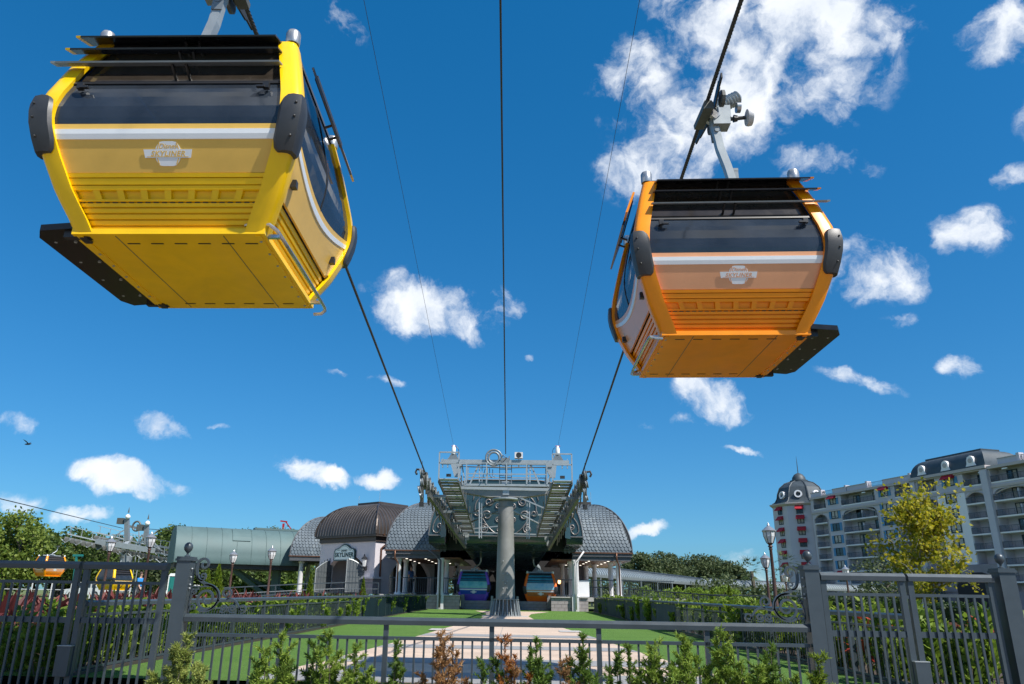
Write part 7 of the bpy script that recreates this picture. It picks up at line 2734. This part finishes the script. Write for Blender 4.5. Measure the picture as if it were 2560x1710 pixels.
# ramp railings on the left
rl = thing('ramp_railing', 'dark railing along the ramp rising to the gatehouse', 'railing', (-12, 42, .22))
for (a, b) in (((415, 1352, 44), (700, 1338, 47)), ((700, 1338, 47), (790, 1335, 48.5)), ((520, 1372, 39), (690, 1358, 42)), ((790, 1336, 48.5), (868, 1336, 47.5)), ((150, 1390, 36), (415, 1372, 38))):
    p, q = at(a[0], a[1], Y=a[2]), at(b[0], b[1], Y=b[2])
    MB().bar(p, q, .06, .06).build('handrail', M['fence'], rl)
    dn_ = Vector((0, 0, -.35))
    MB().bar(p + dn_, q + dn_, .04, .04).build('mid_rail', M['grey_steel'], rl)
    MB().bar(p + dn_ * 2.6, q + dn_ * 2.6, .04, .04).build('bottom_rail', M['fence'], rl)
    n = int((q - p).length / 1.6)
    for k in range(n + 1):
        c = p.lerp(q, k / max(1, n))
        MB().box(c + Vector((0, 0, -.5)), (.05, .05, 1.0)).build('post', M['fence'], rl)
    n = int((q - p).length / .16)
    m = MB()
    for k in range(n):
        c = p.lerp(q, (k + .5) / n)
        m.box(c + Vector((0, 0, -.66)), (.018, .018, .58))
    m.build('pickets', M['fence'], rl, kind='stuff')
rr = thing('walk_railing', 'dark railing beside the walk right of the pavilion', 'railing', (9, 52, .22))
for (a, b) in (((1350, 1346, 49), (1440, 1347, 50)), ((1440, 1350, 50), (1680, 1368, 40)), ((1600, 1362, 52), (1760, 1366, 50))):
    p, q = at(a[0], a[1], Y=a[2]), at(b[0], b[1], Y=b[2])
    MB().bar(p, q, .06, .06).build('handrail', M['fence'], rr)
    MB().bar(p + Vector((0, 0, -.9)), q + Vector((0, 0, -.9)), .04, .04).build('bottom_rail', M['fence'], rr)
    n = int((q - p).length / 1.6)
    for k in range(n + 1):
        c = p.lerp(q, k / max(1, n))
        MB().box(c + Vector((0, 0, -.5)), (.05, .05, 1.0)).build('post', M['fence'], rr)
    n = int((q - p).length / .16)
    m = MB()
    for k in range(n):
        c = p.lerp(q, (k + .5) / n)
        m.box(c + Vector((0, 0, -.5)), (.018, .018, .85))
    m.build('pickets', M['fence'], rr, kind='stuff')
cr0 = at(648, 1225, Y=190)
cn = thing('construction_crane', 'tiny red crane head far behind the canopy roof', 'crane', (cr0.x, 190, .2))
MB().bar((cr0.x, 190, .2), at(650, 1200, Y=190), .45, .45, (0, 1, 0)).build('mast', M['awning'], cn)
MB().bar(at(643, 1194, Y=190), at(658, 1196, Y=190), .4, .35).bar(at(655, 1196, Y=190), at(668, 1214, Y=190), .25, .25).build('jib', M['awning'], cn)
b0 = at(64, 1018, Y=60)
bd_ = thing('bird', 'small dark bird flying in the lower left sky', 'bird', tuple(b0))
m = MB().tube([(-.28, 0, -.01), (-.12, 0, .0), (.1, 0, .01), (.22, 0, .03), (.3, 0, .03)], [.02, .07, .08, .05, .015], 8)
m.add([(-.02, 0, .04), (.10, 0, .04), (.02, .35, .22), (-.12, .6, .3), (-.1, .35, .2)], [(0, 1, 2, 4), (4, 2, 3)])
m.add([(-.02, 0, .04), (.10, 0, .04), (.02, -.35, .22), (-.12, -.6, .3), (-.1, -.35, .2)], [(0, 1, 2, 4), (4, 2, 3)])
m.build('body', M['black'], bd_, world=False)
